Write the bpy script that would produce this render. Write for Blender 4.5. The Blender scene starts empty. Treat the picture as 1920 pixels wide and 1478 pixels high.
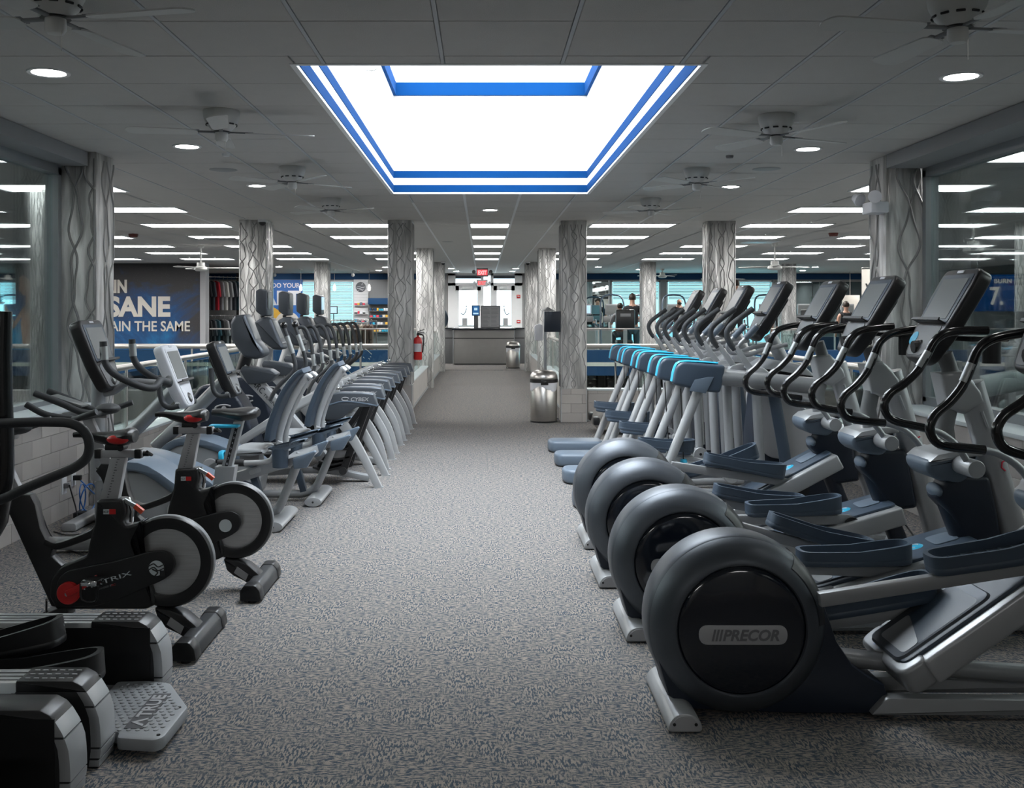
import bpy, bmesh, math, random
from mathutils import Vector, Matrix
random.seed(7)
R = math.radians
PI = math.pi
scn = bpy.context.scene
COL = scn.collection

# ------------------------------------------------------------------ camera, sky, light, exposure
EYE, F, VX, VY = 1.5, 1912.0, 905.0, 584.0
cam_d = bpy.data.cameras.new('camera')
cam_d.sensor_width = 36.0
cam_d.lens = 36.0 * F / 1920
cam_d.shift_x = (960 - VX) / 1920
cam_d.shift_y = -(739 - VY) / 1920
cam_d.clip_end = 200
cam = bpy.data.objects.new('camera', cam_d)
COL.objects.link(cam)
cam.location = (0, 0, EYE)
cam.rotation_euler = (R(90), 0, 0)
scn.camera = cam

scn.view_settings.view_transform = 'Standard'
scn.view_settings.look = 'None'
scn.view_settings.exposure = 0.0
scn.view_settings.gamma = 1.0
scn.view_settings.use_curve_mapping = False

w = bpy.data.worlds.new('overcast_sky')
scn.world = w
w.use_nodes = True
nt = w.node_tree
bg = nt.nodes['Background']
bg.inputs['Color'].default_value = (0.84, 0.95, 1.0, 1)
bg.inputs['Strength'].default_value = 2.6

LIGHT_TROFFER = 18.5
LIGHT_DOWN = 45.0
LIGHT_SKY = 850.0

def area(name, loc, sx, sy, power, color, rot=(0, 0, 0), spread=180):
    d = bpy.data.lights.new(name, 'AREA')
    d.shape = 'RECTANGLE'; d.size = sx; d.size_y = sy
    d.energy = power; d.color = color; d.spread = R(spread)
    o = bpy.data.objects.new(name, d); COL.objects.link(o)
    o.location = loc; o.rotation_euler = rot
    return o
# daylight coming down through the roof light
area('skylight_daylight', (0.08, 7.9, 4.55), 2.6, 6.2, LIGHT_SKY, (0.99, 0.99, 1.0))

# daylight entering through the far windows and doors
for (x_, z_, sx_, sz_, p_) in ((-5.05, 1.7, 1.7, 1.5, 45), (4.95, 1.45, 1.5, 2.0, 60), (7.7, 1.45, 3.3, 2.0, 130), (0.1, 1.3, 2.2, 2.4, 90)):
    area('window_daylight', (x_, 33.3, z_), sx_, sz_, p_, (0.72, 0.93, 1.0), rot=(R(-90), 0, 0))

# ------------------------------------------------------------------ measuring (photo pixel on a plane at depth z -> metres)
def X(px, z): return (px - VX) * z / F
def V(py, z): return EYE - (py - VY) * z / F
def tr(pts, z, s=1.0, ox=0, oy=0):
    return [(X(ox + a / s, z), V(oy + b / s, z)) for a, b in pts]

# ------------------------------------------------------------------ materials
MATS = {}
def node(nt, typ, **kw):
    n = nt.nodes.new(typ)
    for k, v in kw.items():
        if k in n.inputs: n.inputs[k].default_value = v
        else: setattr(n, k, v)
    return n
def mat(name, col, rough=0.5, metal=0.0, var=0.06, scale=8.0, bump=0.0, bscale=60.0, emit=None, es=0.0, coat=0.0, alpha=1.0, trans=0.0, spec=None):
    if name in MATS: return MATS[name]
    m = bpy.data.materials.new(name); m.use_nodes = True
    nt = m.node_tree; p = nt.nodes['Principled BSDF']
    p.inputs['Roughness'].default_value = rough
    p.inputs['Metallic'].default_value = metal
    if spec is not None: p.inputs['Specular IOR Level'].default_value = spec
    if coat: p.inputs['Coat Weight'].default_value = coat; p.inputs['Coat Roughness'].default_value = 0.12
    if trans: p.inputs['Transmission Weight'].default_value = trans
    if alpha < 1: p.inputs['Alpha'].default_value = alpha
    tc = node(nt, 'ShaderNodeTexCoord')
    if var:
        n = node(nt, 'ShaderNodeTexNoise', Scale=scale, Detail=4.0)
        nt.links.new(tc.outputs['Object'], n.inputs['Vector'])
        mx = node(nt, 'ShaderNodeMix'); mx.data_type = 'RGBA'
        mx.inputs[6].default_value = (*[max(0, c * (1 - var)) for c in col], 1)
        mx.inputs[7].default_value = (*[min(1, c * (1 + var)) for c in col], 1)
        nt.links.new(n.outputs['Fac'], mx.inputs[0])
        nt.links.new(mx.outputs[2], p.inputs['Base Color'])
    else:
        p.inputs['Base Color'].default_value = (*col, 1)
    if bump:
        n2 = node(nt, 'ShaderNodeTexNoise', Scale=bscale, Detail=3.0)
        nt.links.new(tc.outputs['Object'], n2.inputs['Vector'])
        b = node(nt, 'ShaderNodeBump', Strength=bump, Distance=0.01)
        nt.links.new(n2.outputs['Fac'], b.inputs['Height'])
        nt.links.new(b.outputs['Normal'], p.inputs['Normal'])
    if emit:
        p.inputs['Emission Color'].default_value = (*emit, 1)
        p.inputs['Emission Strength'].default_value = es
    MATS[name] = m
    return m

def glass_mat(name, tint, refl=0.12, rough=0.02):
    m = bpy.data.materials.new(name); m.use_nodes = True
    nt = m.node_tree; nt.nodes.clear()
    out = node(nt, 'ShaderNodeOutputMaterial')
    t = node(nt, 'ShaderNodeBsdfTransparent'); t.inputs['Color'].default_value = (*tint, 1)
    g = node(nt, 'ShaderNodeBsdfGlossy'); g.inputs['Roughness'].default_value = rough
    fr = node(nt, 'ShaderNodeFresnel', IOR=1.45)
    mul = node(nt, 'ShaderNodeMath', operation='MULTIPLY'); mul.inputs[1].default_value = refl * 8
    nt.links.new(fr.outputs[0], mul.inputs[0])
    mx = node(nt, 'ShaderNodeMixShader')
    nt.links.new(mul.outputs[0], mx.inputs[0]); nt.links.new(t.outputs[0], mx.inputs[1]); nt.links.new(g.outputs[0], mx.inputs[2])
    nt.links.new(mx.outputs[0], out.inputs['Surface'])
    MATS[name] = m
    return m

def carpet_mat():
    m = bpy.data.materials.new('carpet'); m.use_nodes = True
    nt = m.node_tree; p = nt.nodes['Principled BSDF']
    p.inputs['Roughness'].default_value = 0.95
    p.inputs['Specular IOR Level'].default_value = 0.1
    tc = node(nt, 'ShaderNodeTexCoord')
    def dashes(sx, sy, sc, lo, hi):
        mp = node(nt, 'ShaderNodeMapping'); mp.inputs['Scale'].default_value = (sx, sy, 1)
        nt.links.new(tc.outputs['Object'], mp.inputs['Vector'])
        n = node(nt, 'ShaderNodeTexNoise', Scale=sc, Detail=2.0, Roughness=0.6)
        nt.links.new(mp.outputs[0], n.inputs['Vector'])
        r = node(nt, 'ShaderNodeValToRGB'); r.color_ramp.elements[0].position = lo; r.color_ramp.elements[1].position = hi
        nt.links.new(n.outputs['Fac'], r.inputs['Fac'])
        return r.outputs['Color']
    a = dashes(1.0, 3.4, 36, 0.47, 0.53)
    b = dashes(3.8, 1.0, 34, 0.47, 0.53)
    big = dashes(1, 1, 7, 0.42, 0.58)
    fine = dashes(1, 1, 260, 0.3, 0.7)
    m0 = node(nt, 'ShaderNodeMix'); m0.data_type = 'RGBA'
    nt.links.new(big, m0.inputs[0]); nt.links.new(a, m0.inputs[6]); nt.links.new(b, m0.inputs[7])
    c1 = node(nt, 'ShaderNodeMix'); c1.data_type = 'RGBA'
    c1.inputs[6].default_value = (0.072, 0.092, 0.115, 1)
    c1.inputs[7].default_value = (0.33, 0.288, 0.252, 1)
    nt.links.new(m0.outputs[2], c1.inputs[0])
    c2 = node(nt, 'ShaderNodeMix'); c2.data_type = 'RGBA'; c2.blend_type = 'MULTIPLY'; c2.inputs[0].default_value = 0.25
    nt.links.new(c1.outputs[2], c2.inputs[6]); nt.links.new(fine, c2.inputs[7])
    nt.links.new(c2.outputs[2], p.inputs['Base Color'])
    bm_ = node(nt, 'ShaderNodeBump', Strength=0.5, Distance=0.004)
    nt.links.new(fine, bm_.inputs['Height']); nt.links.new(bm_.outputs['Normal'], p.inputs['Normal'])
    MATS['carpet'] = m
    return m

def column_mat():
    m = bpy.data.materials.new('silver_wave_plaster'); m.use_nodes = True
    nt = m.node_tree; p = nt.nodes['Principled BSDF']
    p.inputs['Metallic'].default_value = 0.35; p.inputs['Roughness'].default_value = 0.42
    tc = node(nt, 'ShaderNodeTexCoord')
    mp = node(nt, 'ShaderNodeMapping'); mp.inputs['Scale'].default_value = (3.4, 3.4, 0.55)
    nt.links.new(tc.outputs['Object'], mp.inputs['Vector'])
    n = node(nt, 'ShaderNodeTexNoise', Scale=3.0, Detail=2.0, Distortion=0.6)
    nt.links.new(mp.outputs[0], n.inputs['Vector'])
    wv = node(nt, 'ShaderNodeTexNoise', Scale=9.0, Detail=3.0, Distortion=1.2)
    nt.links.new(mp.outputs[0], wv.inputs['Vector'])
    mx = node(nt, 'ShaderNodeMix'); mx.data_type = 'RGBA'
    mx.inputs[6].default_value = (0.36, 0.355, 0.345, 1); mx.inputs[7].default_value = (0.78, 0.77, 0.75, 1)
    rp = node(nt, 'ShaderNodeValToRGB'); rp.color_ramp.elements[0].position = 0.38; rp.color_ramp.elements[1].position = 0.66
    nt.links.new(n.outputs['Fac'], rp.inputs[0]); nt.links.new(rp.outputs[0], mx.inputs[0]); nt.links.new(mx.outputs[2], p.inputs['Base Color'])
    b = node(nt, 'ShaderNodeBump', Strength=0.9, Distance=0.035)
    nt.links.new(n.outputs['Fac'], b.inputs['Height'])
    b2 = node(nt, 'ShaderNodeBump', Strength=0.45, Distance=0.012)
    nt.links.new(wv.outputs['Fac'], b2.inputs['Height']); nt.links.new(b.outputs['Normal'], b2.inputs['Normal'])
    nt.links.new(b2.outputs['Normal'], p.inputs['Normal'])
    MATS['column'] = m
    return m

def brushed(name, c0, c1):
    """radially brushed metal disc lying in the xz plane of its own object"""
    m = mat(name, c0, 0.40 if 'disc' in name else 0.32, 0.75 if 'disc' in name else 1.0, var=0)
    nt = m.node_tree; p = nt.nodes['Principled BSDF']
    tc = node(nt, 'ShaderNodeTexCoord'); mp = node(nt, 'ShaderNodeMapping')
    mp.inputs['Scale'].default_value = (3, 3, 140)
    nt.links.new(tc.outputs['Object'], mp.inputs['Vector'])
    n = node(nt, 'ShaderNodeTexNoise', Scale=2.0, Detail=2.0); nt.links.new(mp.outputs[0], n.inputs['Vector'])
    mx = node(nt, 'ShaderNodeMix'); mx.data_type = 'RGBA'
    mx.inputs[6].default_value = (*c0, 1); mx.inputs[7].default_value = (*c1, 1)
    nt.links.new(n.outputs['Fac'], mx.inputs[0]); nt.links.new(mx.outputs[2], p.inputs['Base Color'])
    return m

carpet_mat(); column_mat()
glass_mat('glass', (0.86, 0.94, 0.93), 0.10)
glass_mat('window_glass', (0.86, 0.92, 0.92), 0.10)
glass_mat('cyan_glass', (0.56, 0.80, 0.83), 0.08)
glass_mat('clear_glass', (0.95, 0.98, 1.0), 0.08)
M = dict(
 ceil=mat('ceiling_tile', (0.545, 0.53, 0.51), 0.9, bump=0.25, bscale=220, var=0.04),
 tbar=mat('ceiling_grid_bar', (0.50, 0.52, 0.54), 0.5),
 white=mat('white_paint', (0.72, 0.73, 0.74), 0.6, var=0.02),
 well=mat('skylight_white', (0.9, 0.9, 0.9), 0.7, var=0.01),
 blue=mat('blue_paint', (0.004, 0.044, 0.16), 0.9, var=0.03, spec=0.05),
 bandblue=mat('navy_blue_band', (0.0, 0.042, 0.125), 0.75, var=0.04),
 darkblue=mat('poster_blue_frame', (0.01, 0.04, 0.18), 0.5),
 tile=mat('wall_tile', (0.37, 0.345, 0.325), 0.6, var=0.10, scale=3.0),
 tile2=mat('wall_tile_pale', (0.42, 0.395, 0.37), 0.6, var=0.10, scale=3.0),
 grout=mat('tile_grout', (0.30, 0.285, 0.27), 0.9),
 sill=mat('pale_sill', (0.55, 0.60, 0.62), 0.35),
 frame=mat('window_frame_grey', (0.25, 0.27, 0.28), 0.4, 0.4),
 darkwall=mat('dark_wall', (0.10, 0.115, 0.12), 0.8),
 greywall=mat('grey_wall', (0.27, 0.27, 0.27), 0.8),
 lowfloor=mat('rubber_floor', (0.09, 0.095, 0.10), 0.7),
 steel=mat('satin_rail_steel', (0.55, 0.53, 0.50), 0.35, 0.7),
 silver=mat('silver_powder_coat', (0.31, 0.32, 0.33), 0.38, 0.45, var=0.03),
 silver2=mat('light_silver_coat', (0.40, 0.41, 0.42), 0.35, 0.4, var=0.03),
 greyplastic=mat('grey_plastic', (0.17, 0.175, 0.18), 0.5, var=0.04),
 midgrey=mat('mid_grey_plastic', (0.26, 0.27, 0.28), 0.45, var=0.04),
 graphite=mat('graphite_shell', (0.080, 0.090, 0.105), 0.42, 0.5, var=0.05),
 navy=mat('navy_plastic', (0.009, 0.015, 0.028), 0.42, var=0.05),
 lens=mat('glossy_dark_lens', (0.006, 0.009, 0.016), 0.08, coat=0.6, var=0),
 slate=mat('slate_blue_plastic', (0.042, 0.062, 0.09), 0.45, var=0.05),
 slate2=mat('pale_slate_plastic', (0.105, 0.138, 0.18), 0.45, var=0.05),
 black=mat('black_plastic', (0.012, 0.012, 0.013), 0.38, var=0.05),
 gloss=mat('black_gloss_grip', (0.006, 0.006, 0.007), 0.18, coat=0.4, var=0),
 foam=mat('dark_foam_grip', (0.035, 0.038, 0.042), 0.6, bump=0.1),
 rubber=mat('black_rubber', (0.02, 0.02, 0.021), 0.8, bump=0.15),
 screen=mat('console_screen', (0.15, 0.16, 0.16), 0.33, var=0.02),
 chrome=mat('chrome', (0.7, 0.7, 0.7), 0.12, 1.0, var=0),
 alu=mat('ribbed_aluminium', (0.42, 0.44, 0.44), 0.38, 0.7, var=0.05),
 badge=mat('badge_grey', (0.36, 0.36, 0.37), 0.5, var=0.03),
 badgetext=mat('badge_text_grey', (0.14, 0.14, 0.15), 0.5, var=0),
 cyan=mat('cyan_plastic', (0.02, 0.36, 0.56), 0.4, var=0.03),
 red=mat('red_plastic', (0.55, 0.02, 0.02), 0.35, var=0.03),
 orange=mat('orange_red_lever', (0.62, 0.08, 0.03), 0.4, var=0.03),
 whitep=mat('white_plastic', (0.66, 0.67, 0.71), 0.35, var=0.02),
 cream=mat('cream_letter', (0.62, 0.58, 0.52), 0.6, var=0.0),
 yellow=mat('poster_yellow', (0.75, 0.42, 0.05), 0.6, var=0.05),
 skin=mat('skin', (0.42, 0.24, 0.17), 0.5),
 skinp=mat('poster_skin', (0.36, 0.22, 0.15), 0.6),
 hair=mat('dark_hair', (0.025, 0.015, 0.01), 0.6),
 vein=mat('shaded_plaster_relief', (0.27, 0.27, 0.265), 0.4, 0.35, var=0.08),  # darker than the plaster: shading of the raised ridges put into the colour
 troffer=mat('lit_diffuser', (0.9, 0.9, 0.9), 0.5, emit=(0.99, 0.985, 0.97), es=LIGHT_TROFFER, var=0),
 trofbridge=mat('lit_bridge_diffuser', (0.9, 0.9, 0.9), 0.5, emit=(0.99, 0.985, 0.97), es=6.0, var=0),
 down=mat('lit_downlight', (0.9, 0.9, 0.9), 0.5, emit=(1.0, 0.98, 0.95), es=LIGHT_DOWN, var=0),
 lampglass=mat('lit_lamp_glass', (0.9, 0.9, 0.88), 0.3, emit=(1, .97, .9), es=1.6, var=0),
 downfar=mat('lit_far_downlight', (0.9, 0.9, 0.9), 0.5, emit=(1.0, 0.99, 0.96), es=480.0, var=0),
 exitred=mat('exit_red', (0.8, 0.05, 0.05), 0.4, emit=(1.0, 0.10, 0.12), es=1.1, var=0),
 fanwhite=mat('fan_off_white', (0.58, 0.58, 0.56), 0.5, var=0.05),
 blind=mat('blind_slat', (0.45, 0.62, 0.66), 0.5, var=0.03),
 tvlit=mat('tv_lit', (0.2, 0.3, 0.4), 0.3, emit=(0.55, 0.8, 0.95), es=0.8, var=0),
 snow=mat('outdoor_ground', (0.6, 0.62, 0.65), 0.9),
 redled=mat('pink_ink', (0.7, 0.05, 0.09), 0.5, var=0),
 cable=mat('blue_cable', (0.01, 0.12, 0.42), 0.4, var=0),
)
M['cyglass'] = MATS['cyan_glass']; M['glass'] = MATS['glass']; M['wglass'] = MATS['window_glass']; M['cglass'] = MATS['clear_glass']
M['carpet'] = MATS['carpet']; M['column'] = MATS['column']
M['disc'] = brushed('brushed_disc', (0.46, 0.46, 0.46), (0.74, 0.74, 0.74))
M['steelcan'] = brushed('brushed_can_steel', (0.40, 0.38, 0.36), (0.55, 0.53, 0.50))

# ------------------------------------------------------------------ geometry builder
ORG = [Vector((0, 0, 0))]
def smooth(pts, n=6, closed=False):
    P = [Vector(p) for p in pts]; out = []
    m = len(P)
    if m < 3 or n < 1: return P
    rng = range(m) if closed else range(m - 1)
    for i in rng:
        p1, p2 = P[i], P[(i + 1) % m]
        p0 = P[(i - 1) % m] if (closed or i > 0) else p1 * 2 - p2
        p3 = P[(i + 2) % m] if (closed or i < m - 2) else p2 * 2 - p1
        for k in range(n):
            t = k / n
            out.append(0.5 * ((2 * p1) + (p2 - p0) * t + (2 * p0 - 5 * p1 + 4 * p2 - p3) * t * t + (3 * p1 - p0 - 3 * p2 + p3) * t ** 3))
    if not closed: out.append(P[-1])
    return out
def fillet(pts, r, n=4):
    """round the corners of a closed 2-D outline"""
    P = [Vector((p[0], p[1])) for p in pts]; out = []
    for i in range(len(P)):
        a, b, c = P[i - 1], P[i], P[(i + 1) % len(P)]
        rr = r[i] if isinstance(r, (list, tuple)) else r
        u, v = a - b, c - b
        lu, lv = u.length, v.length
        if lu < 1e-6 or lv < 1e-6: continue
        d = min(rr, lu * 0.49, lv * 0.49)
        if d < 1e-4: out.append(b); continue
        p, q = b + u * (d / lu), b + v * (d / lv)
        for k in range(n + 1):
            t = k / n
            out.append(p * (1 - t) ** 2 + b * 2 * t * (1 - t) + q * t * t)
    return [(p.x, p.y) for p in out]

class G:
    def __init__(s): s.bm = bmesh.new()
    def _xf(s, vs, mt):
        if mt is not None:
            for v in vs: v.co = mt @ v.co
    def box(s, x0, x1, y0, y1, z0, z1, bev=0, mt=None, seg=2):
        r = bmesh.ops.create_cube(s.bm, size=1)
        for v in r['verts']:
            v.co = Vector(((x0 + x1) / 2 + v.co.x * (x1 - x0), (y0 + y1) / 2 + v.co.y * (y1 - y0), (z0 + z1) / 2 + v.co.z * (z1 - z0)))
        vs = r['verts']
        if bev:
            es = list({e for v in vs for e in v.link_edges})
            q = bmesh.ops.bevel(s.bm, geom=es, offset=bev, segments=seg, profile=0.5, affect='EDGES')
            vs = list(set(q['verts']) | {v for v in vs if v.is_valid})
        s._xf(vs, mt)
        return s
    def prism(s, pts, a0, a1, axis='y', bev=0, mt=None, seg=2):
        """closed outline (p,q) extruded along axis: y -> (p, ., q); x -> (., p, q); z -> (p, q, .)"""
        def mk(p, a):
            return Vector((p[0], a, p[1])) if axis == 'y' else Vector((a, p[0], p[1])) if axis == 'x' else Vector((p[0], p[1], a))
        A = [s.bm.verts.new(mk(p, a0)) for p in pts]; B = [s.bm.verts.new(mk(p, a1)) for p in pts]
        n = len(pts); fs = [s.bm.faces.new(A), s.bm.faces.new(B[::-1])]
        for i in range(n):
            fs.append(s.bm.faces.new((A[i], B[i], B[(i + 1) % n], A[(i + 1) % n])))
        bmesh.ops.recalc_face_normals(s.bm, faces=fs)
        vs = A + B
        if bev:
            es = list(set(fs[0].edges) | set(fs[1].edges))
            q = bmesh.ops.bevel(s.bm, geom=es, offset=bev, segments=seg, profile=0.5, affect='EDGES')
            vs = list(set(q['verts']) | {v for v in vs if v.is_valid})
        s._xf(vs, mt)
        return s
    def tube(s, pts, r, seg=10, sm=0, closed=False, cap=True, flat=1.0, up=None, mt=None):
        P = smooth(pts, sm, closed) if sm else [Vector(p) for p in pts]
        n = len(P)
        rs = r if isinstance(r, (list, tuple)) else None
        if rs and len(rs) != n:
            rs = [rs[0] + 0 * i for i in range(n)] if len(rs) == 1 else [rs[min(len(rs) - 1, int(i / (n - 1) * (len(rs) - 1)))] * (1 - ((i / (n - 1) * (len(rs) - 1)) % 1)) + rs[min(len(rs) - 1, int(i / (n - 1) * (len(rs) - 1)) + 1)] * ((i / (n - 1) * (len(rs) - 1)) % 1) for i in range(n)]
        T = []
        for i in range(n):
            a = P[i - 1] if (i > 0 or closed) else P[i]; b = P[(i + 1) % n] if (i < n - 1 or closed) else P[i]
            t = (b - a); T.append(t.normalized() if t.length > 1e-9 else Vector((0, 0, 1)))
        N = Vector(up) if up else (Vector((0, 1, 0)) if abs(T[0].y) < 0.9 else Vector((1, 0, 0)))
        rings = []; vs = []
        for i in range(n):
            N = (N - T[i] * N.dot(T[i]))
            N = N.normalized() if N.length > 1e-6 else T[i].orthogonal().normalized()
            B = T[i].cross(N); rr = rs[i] if rs else r
            ring = [s.bm.verts.new(P[i] + (N * math.cos(2 * PI * k / seg) * flat + B * math.sin(2 * PI * k / seg)) * rr) for k in range(seg)]
            rings.append(ring); vs += ring
        m = n if closed else n - 1
        fs = []
        for i in range(m):
            a, b = rings[i], rings[(i + 1) % n]
            for k in range(seg):
                fs.append(s.bm.faces.new((a[k], a[(k + 1) % seg], b[(k + 1) % seg], b[k])))
        if cap and not closed:
            fs.append(s.bm.faces.new(rings[0][::-1])); fs.append(s.bm.faces.new(rings[-1]))
        bmesh.ops.recalc_face_normals(s.bm, faces=fs)
        s._xf(vs, mt)
        return s
    def cyl(s, p0, p1, r, seg=16, r2=None): return s.tube([p0, p1], [r, r2 if r2 is not None else r], seg)
    def lathe(s, prof, c, axis='y', seg=32, a0=0, a1=2 * PI, sx=1, sz=1, mt=None):
        """prof: (radius, along-axis) pairs turned round the axis through c"""
        full = abs(a1 - a0 - 2 * PI) < 1e-6; k_ = seg if full else seg + 1
        vs = []; rings = []
        for (r, h) in prof:
            ring = []
            if r < 1e-6 and full:
                p = (0, h, 0) if axis == 'y' else (0, 0, h) if axis == 'z' else (h, 0, 0)
                v = s.bm.verts.new(Vector(c) + Vector(p)); ring = [v] * k_; vs.append(v)
            else:
                for i in range(k_):
                    a = a0 + (a1 - a0) * i / seg; u, q = r * math.cos(a) * sx, r * math.sin(a) * sz
                    p = (u, h, q) if axis == 'y' else (u, q, h) if axis == 'z' else (h, u, q)
                    v = s.bm.verts.new(Vector(c) + Vector(p)); ring.append(v); vs.append(v)
            rings.append(ring)
        fs = []
        for j in range(len(prof) - 1):
            a, b = rings[j], rings[j + 1]
            for i in range(seg):
                i2 = (i + 1) % k_
                q = []
                for v in (a[i], a[i2], b[i2], b[i]):
                    if v not in q: q.append(v)
                if len(q) > 2: fs.append(s.bm.faces.new(q))
        if not full:
            for ring in ((lambda k: [r[k] for r in rings])(0), (lambda k: [r[k] for r in rings])(seg)):
                if len(ring) > 2: fs.append(s.bm.faces.new(ring))
        bmesh.ops.recalc_face_normals(s.bm, faces=fs)
        s._xf(vs, mt)
        return s
    def ball(s, c, r, seg=14, sx=1, sy=1, sz=1):
        q = bmesh.ops.create_uvsphere(s.bm, u_segments=seg, v_segments=max(6, seg // 2 + 2), radius=r)
        for v in q['verts']: v.co = Vector((v.co.x * sx, v.co.y * sy, v.co.z * sz)) + Vector(c)
        return s
    def quad(s, a, b, c, d):
        s.bm.faces.new([s.bm.verts.new(Vector(p)) for p in (a, b, c, d)]); return s
    def mesh(s, name, mtl, off=None, sharp=38):
        bm = s.bm
        if off is not None:
            for v in bm.verts: v.co -= off
        ca = math.cos(R(sharp))
        bm.normal_update()
        for f in bm.faces: f.smooth = True
        for e in bm.edges:
            lf = e.link_faces
            if len(lf) == 2 and lf[0].normal.dot(lf[1].normal) < ca: e.smooth = False
        me = bpy.data.meshes.new(name); bm.to_mesh(me); bm.free()
        me.materials.append(mtl if not isinstance(mtl, str) else M[mtl])
        return me
    def obj(s, name, mtl, parent=None, label=None, loc=None):
        """loc: own origin for the part, in the same template space"""
        o_ = Vector(loc) if loc is not None else (ORG[0] if parent is not None else Vector((0, 0, 0)))
        me = s.mesh(name, mtl, o_)
        o = bpy.data.objects.new(name, me); COL.objects.link(o)
        if parent is not None:
            o.parent = parent; o.location = o_ - PORG.get(parent.name, ORG[0])
        else: o.location = o_
        PORG[o.name] = o_
        if label: o['label'] = label
        return o
PORG = {}
def thing(name, label, cat, loc=(0, 0, 0), group=None):
    o = bpy.data.objects.new(name, None); COL.objects.link(o)
    o.location = loc; o.empty_display_size = 0.1
    o['label'] = label; o['category'] = cat
    if group: o['group'] = group
    ORG[0] = Vector(loc); PORG[o.name] = Vector(loc)
    return o
def tag(o, label, cat, group=None):
    o['label'] = label; o['category'] = cat
    if group: o['group'] = group
    return o
def struct(g, name, mtl):
    o = g.obj(name, mtl); o['kind'] = 'structure'
    return o
def part_at(parent_obj, g, name, mtl, off=(0, 0, 0), label=None):
    """child of a mesh object built at world origin"""
    o = g.obj(name, mtl, parent_obj, label)
    return o
def dup(root, loc, label=None, group=None):
    r = root.copy(); COL.objects.link(r); r.location = loc
    if label: r['label'] = label
    if group: r['group'] = group
    for ch in list(root.children):
        c = ch.copy(); COL.objects.link(c); c.parent = r
        for gch in ch.children:
            d = gch.copy(); COL.objects.link(d); d.parent = c
    return r
_tcache = {}
def text_verts(s, extrude=0.02, bold=0.0, shear=0.0, space=1.0):
    cu = bpy.data.curves.new('lettering', 'FONT'); cu.body = s; cu.size = 1; cu.extrude = extrude
    cu.offset = bold; cu.shear = shear; cu.space_character = space; cu.resolution_u = 3
    ob = bpy.data.objects.new('lettering', cu); COL.objects.link(ob)
    dg = bpy.context.evaluated_depsgraph_get(); dg.update()
    me = bpy.data.meshes.new_from_object(ob.evaluated_get(dg))
    bpy.data.objects.remove(ob); bpy.data.curves.remove(cu)
    return me
def text(g, s, origin, xdir, ydir, width=None, height=None, depth=0.002, bold=0.0, shear=0.0, space=1.0):
    """lettering as thin raised geometry: lower-left corner at origin, given overall width / height"""
    me = text_verts(s, 0.5, bold, shear, space)
    vs = [v.co.copy() for v in me.vertices]
    x0, x1 = min(v.x for v in vs), max(v.x for v in vs); y0, y1 = min(v.y for v in vs), max(v.y for v in vs)
    sx = width / (x1 - x0) if width else None; sy = height / (y1 - y0) if height else None
    sx = sx or sy; sy = sy or sx
    xd, yd = Vector(xdir).normalized(), Vector(ydir).normalized(); zd = xd.cross(yd)
    nv = [g.bm.verts.new(Vector(origin) + xd * (v.x - x0) * sx + yd * (v.y - y0) * sy + zd * (v.z + 0.5) * depth) for v in vs]
    for p in me.polygons:
        try: g.bm.faces.new([nv[i] for i in p.vertices])
        except ValueError: pass
    bpy.data.meshes.remove(me)
    return g
def frame_mt(o, ex, ey):
    """matrix whose local x,y,z are ex, ey, ex x ey at o"""
    ex, ey = Vector(ex).normalized(), Vector(ey).normalized(); ez = ex.cross(ey)
    m = Matrix.Identity(4)
    for i in range(3): m[i][0], m[i][1], m[i][2], m[i][3] = ex[i], ey[i], ez[i], o[i]
    return m
ORD = ['first', 'second', 'third', 'fourth', 'fifth', 'sixth', 'seventh', 'eighth', 'ninth', 'tenth', 'eleventh', 'twelfth', 'thirteenth', 'fourteenth']
# ================================================================== THE SETTING
CH = 2.73            # ceiling height
LOW = -1.0           # floor of the halls beside the bridge
GX0, GY0, GD = -0.197, 4.32, 0.592    # ceiling grid
WX0, WX1, WY0, WY1 = -0.93, 1.09, 5.09, 10.64   # skylight well

g = G(); g.box(-3.25, 3.45, -3.0, 14.15, -0.12, 0); g.box(-1.3, 1.45, 14.15, 26.0, -0.12, 0)
g.box(-13.9, 13.9, 26.1, 33.4, -0.12, 0)
struct(g, 'floor', 'carpet')
g = G(); g.box(-14, 14, -3, 33.4, LOW - 0.1, LOW)
struct(g, 'floor_lower', 'lowfloor')
g = G(); g.box(-60, 60, 33.8, 120, -0.6, -0.3); struct(g, 'ground_outside', 'snow')

# ceiling slab with the well cut out, then its tiles
g = G()
z0, z1 = CH + 0.012, CH + 0.2
g.box(-14, WX0 - .03, -3.2, 33.6, z0, z1); g.box(WX1 + .03, 14, -3.2, 33.6, z0, z1)
g.box(WX0 - .03, WX1 + .03, -3.2, WY0 - .03, z0, z1); g.box(WX0 - .03, WX1 + .03, WY1 + .03, 33.6, z0, z1)
ceiling = struct(g, 'ceiling', M['tbar'])
tiles = []; rest = G()
def clip_tile(x0, x1, y0, y1):
    if x1 <= WX0 or x0 >= WX1 or y1 <= WY0 or y0 >= WY1: return [(x0, x1, y0, y1)]
    out = []
    if x0 < WX0: out.append((x0, WX0 - 0.01, y0, y1))
    if x1 > WX1: out.append((WX1 + 0.01, x1, y0, y1))
    cx0, cx1 = max(x0, WX0), min(x1, WX1)
    if y0 < WY0: out.append((cx0, cx1, y0, WY0 - 0.01))
    if y1 > WY1: out.append((cx0, cx1, WY1 + 0.01, y1))
    return [t for t in out if t[1] - t[0] > 0.05 and t[3] - t[2] > 0.05]
_tm = {}
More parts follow.
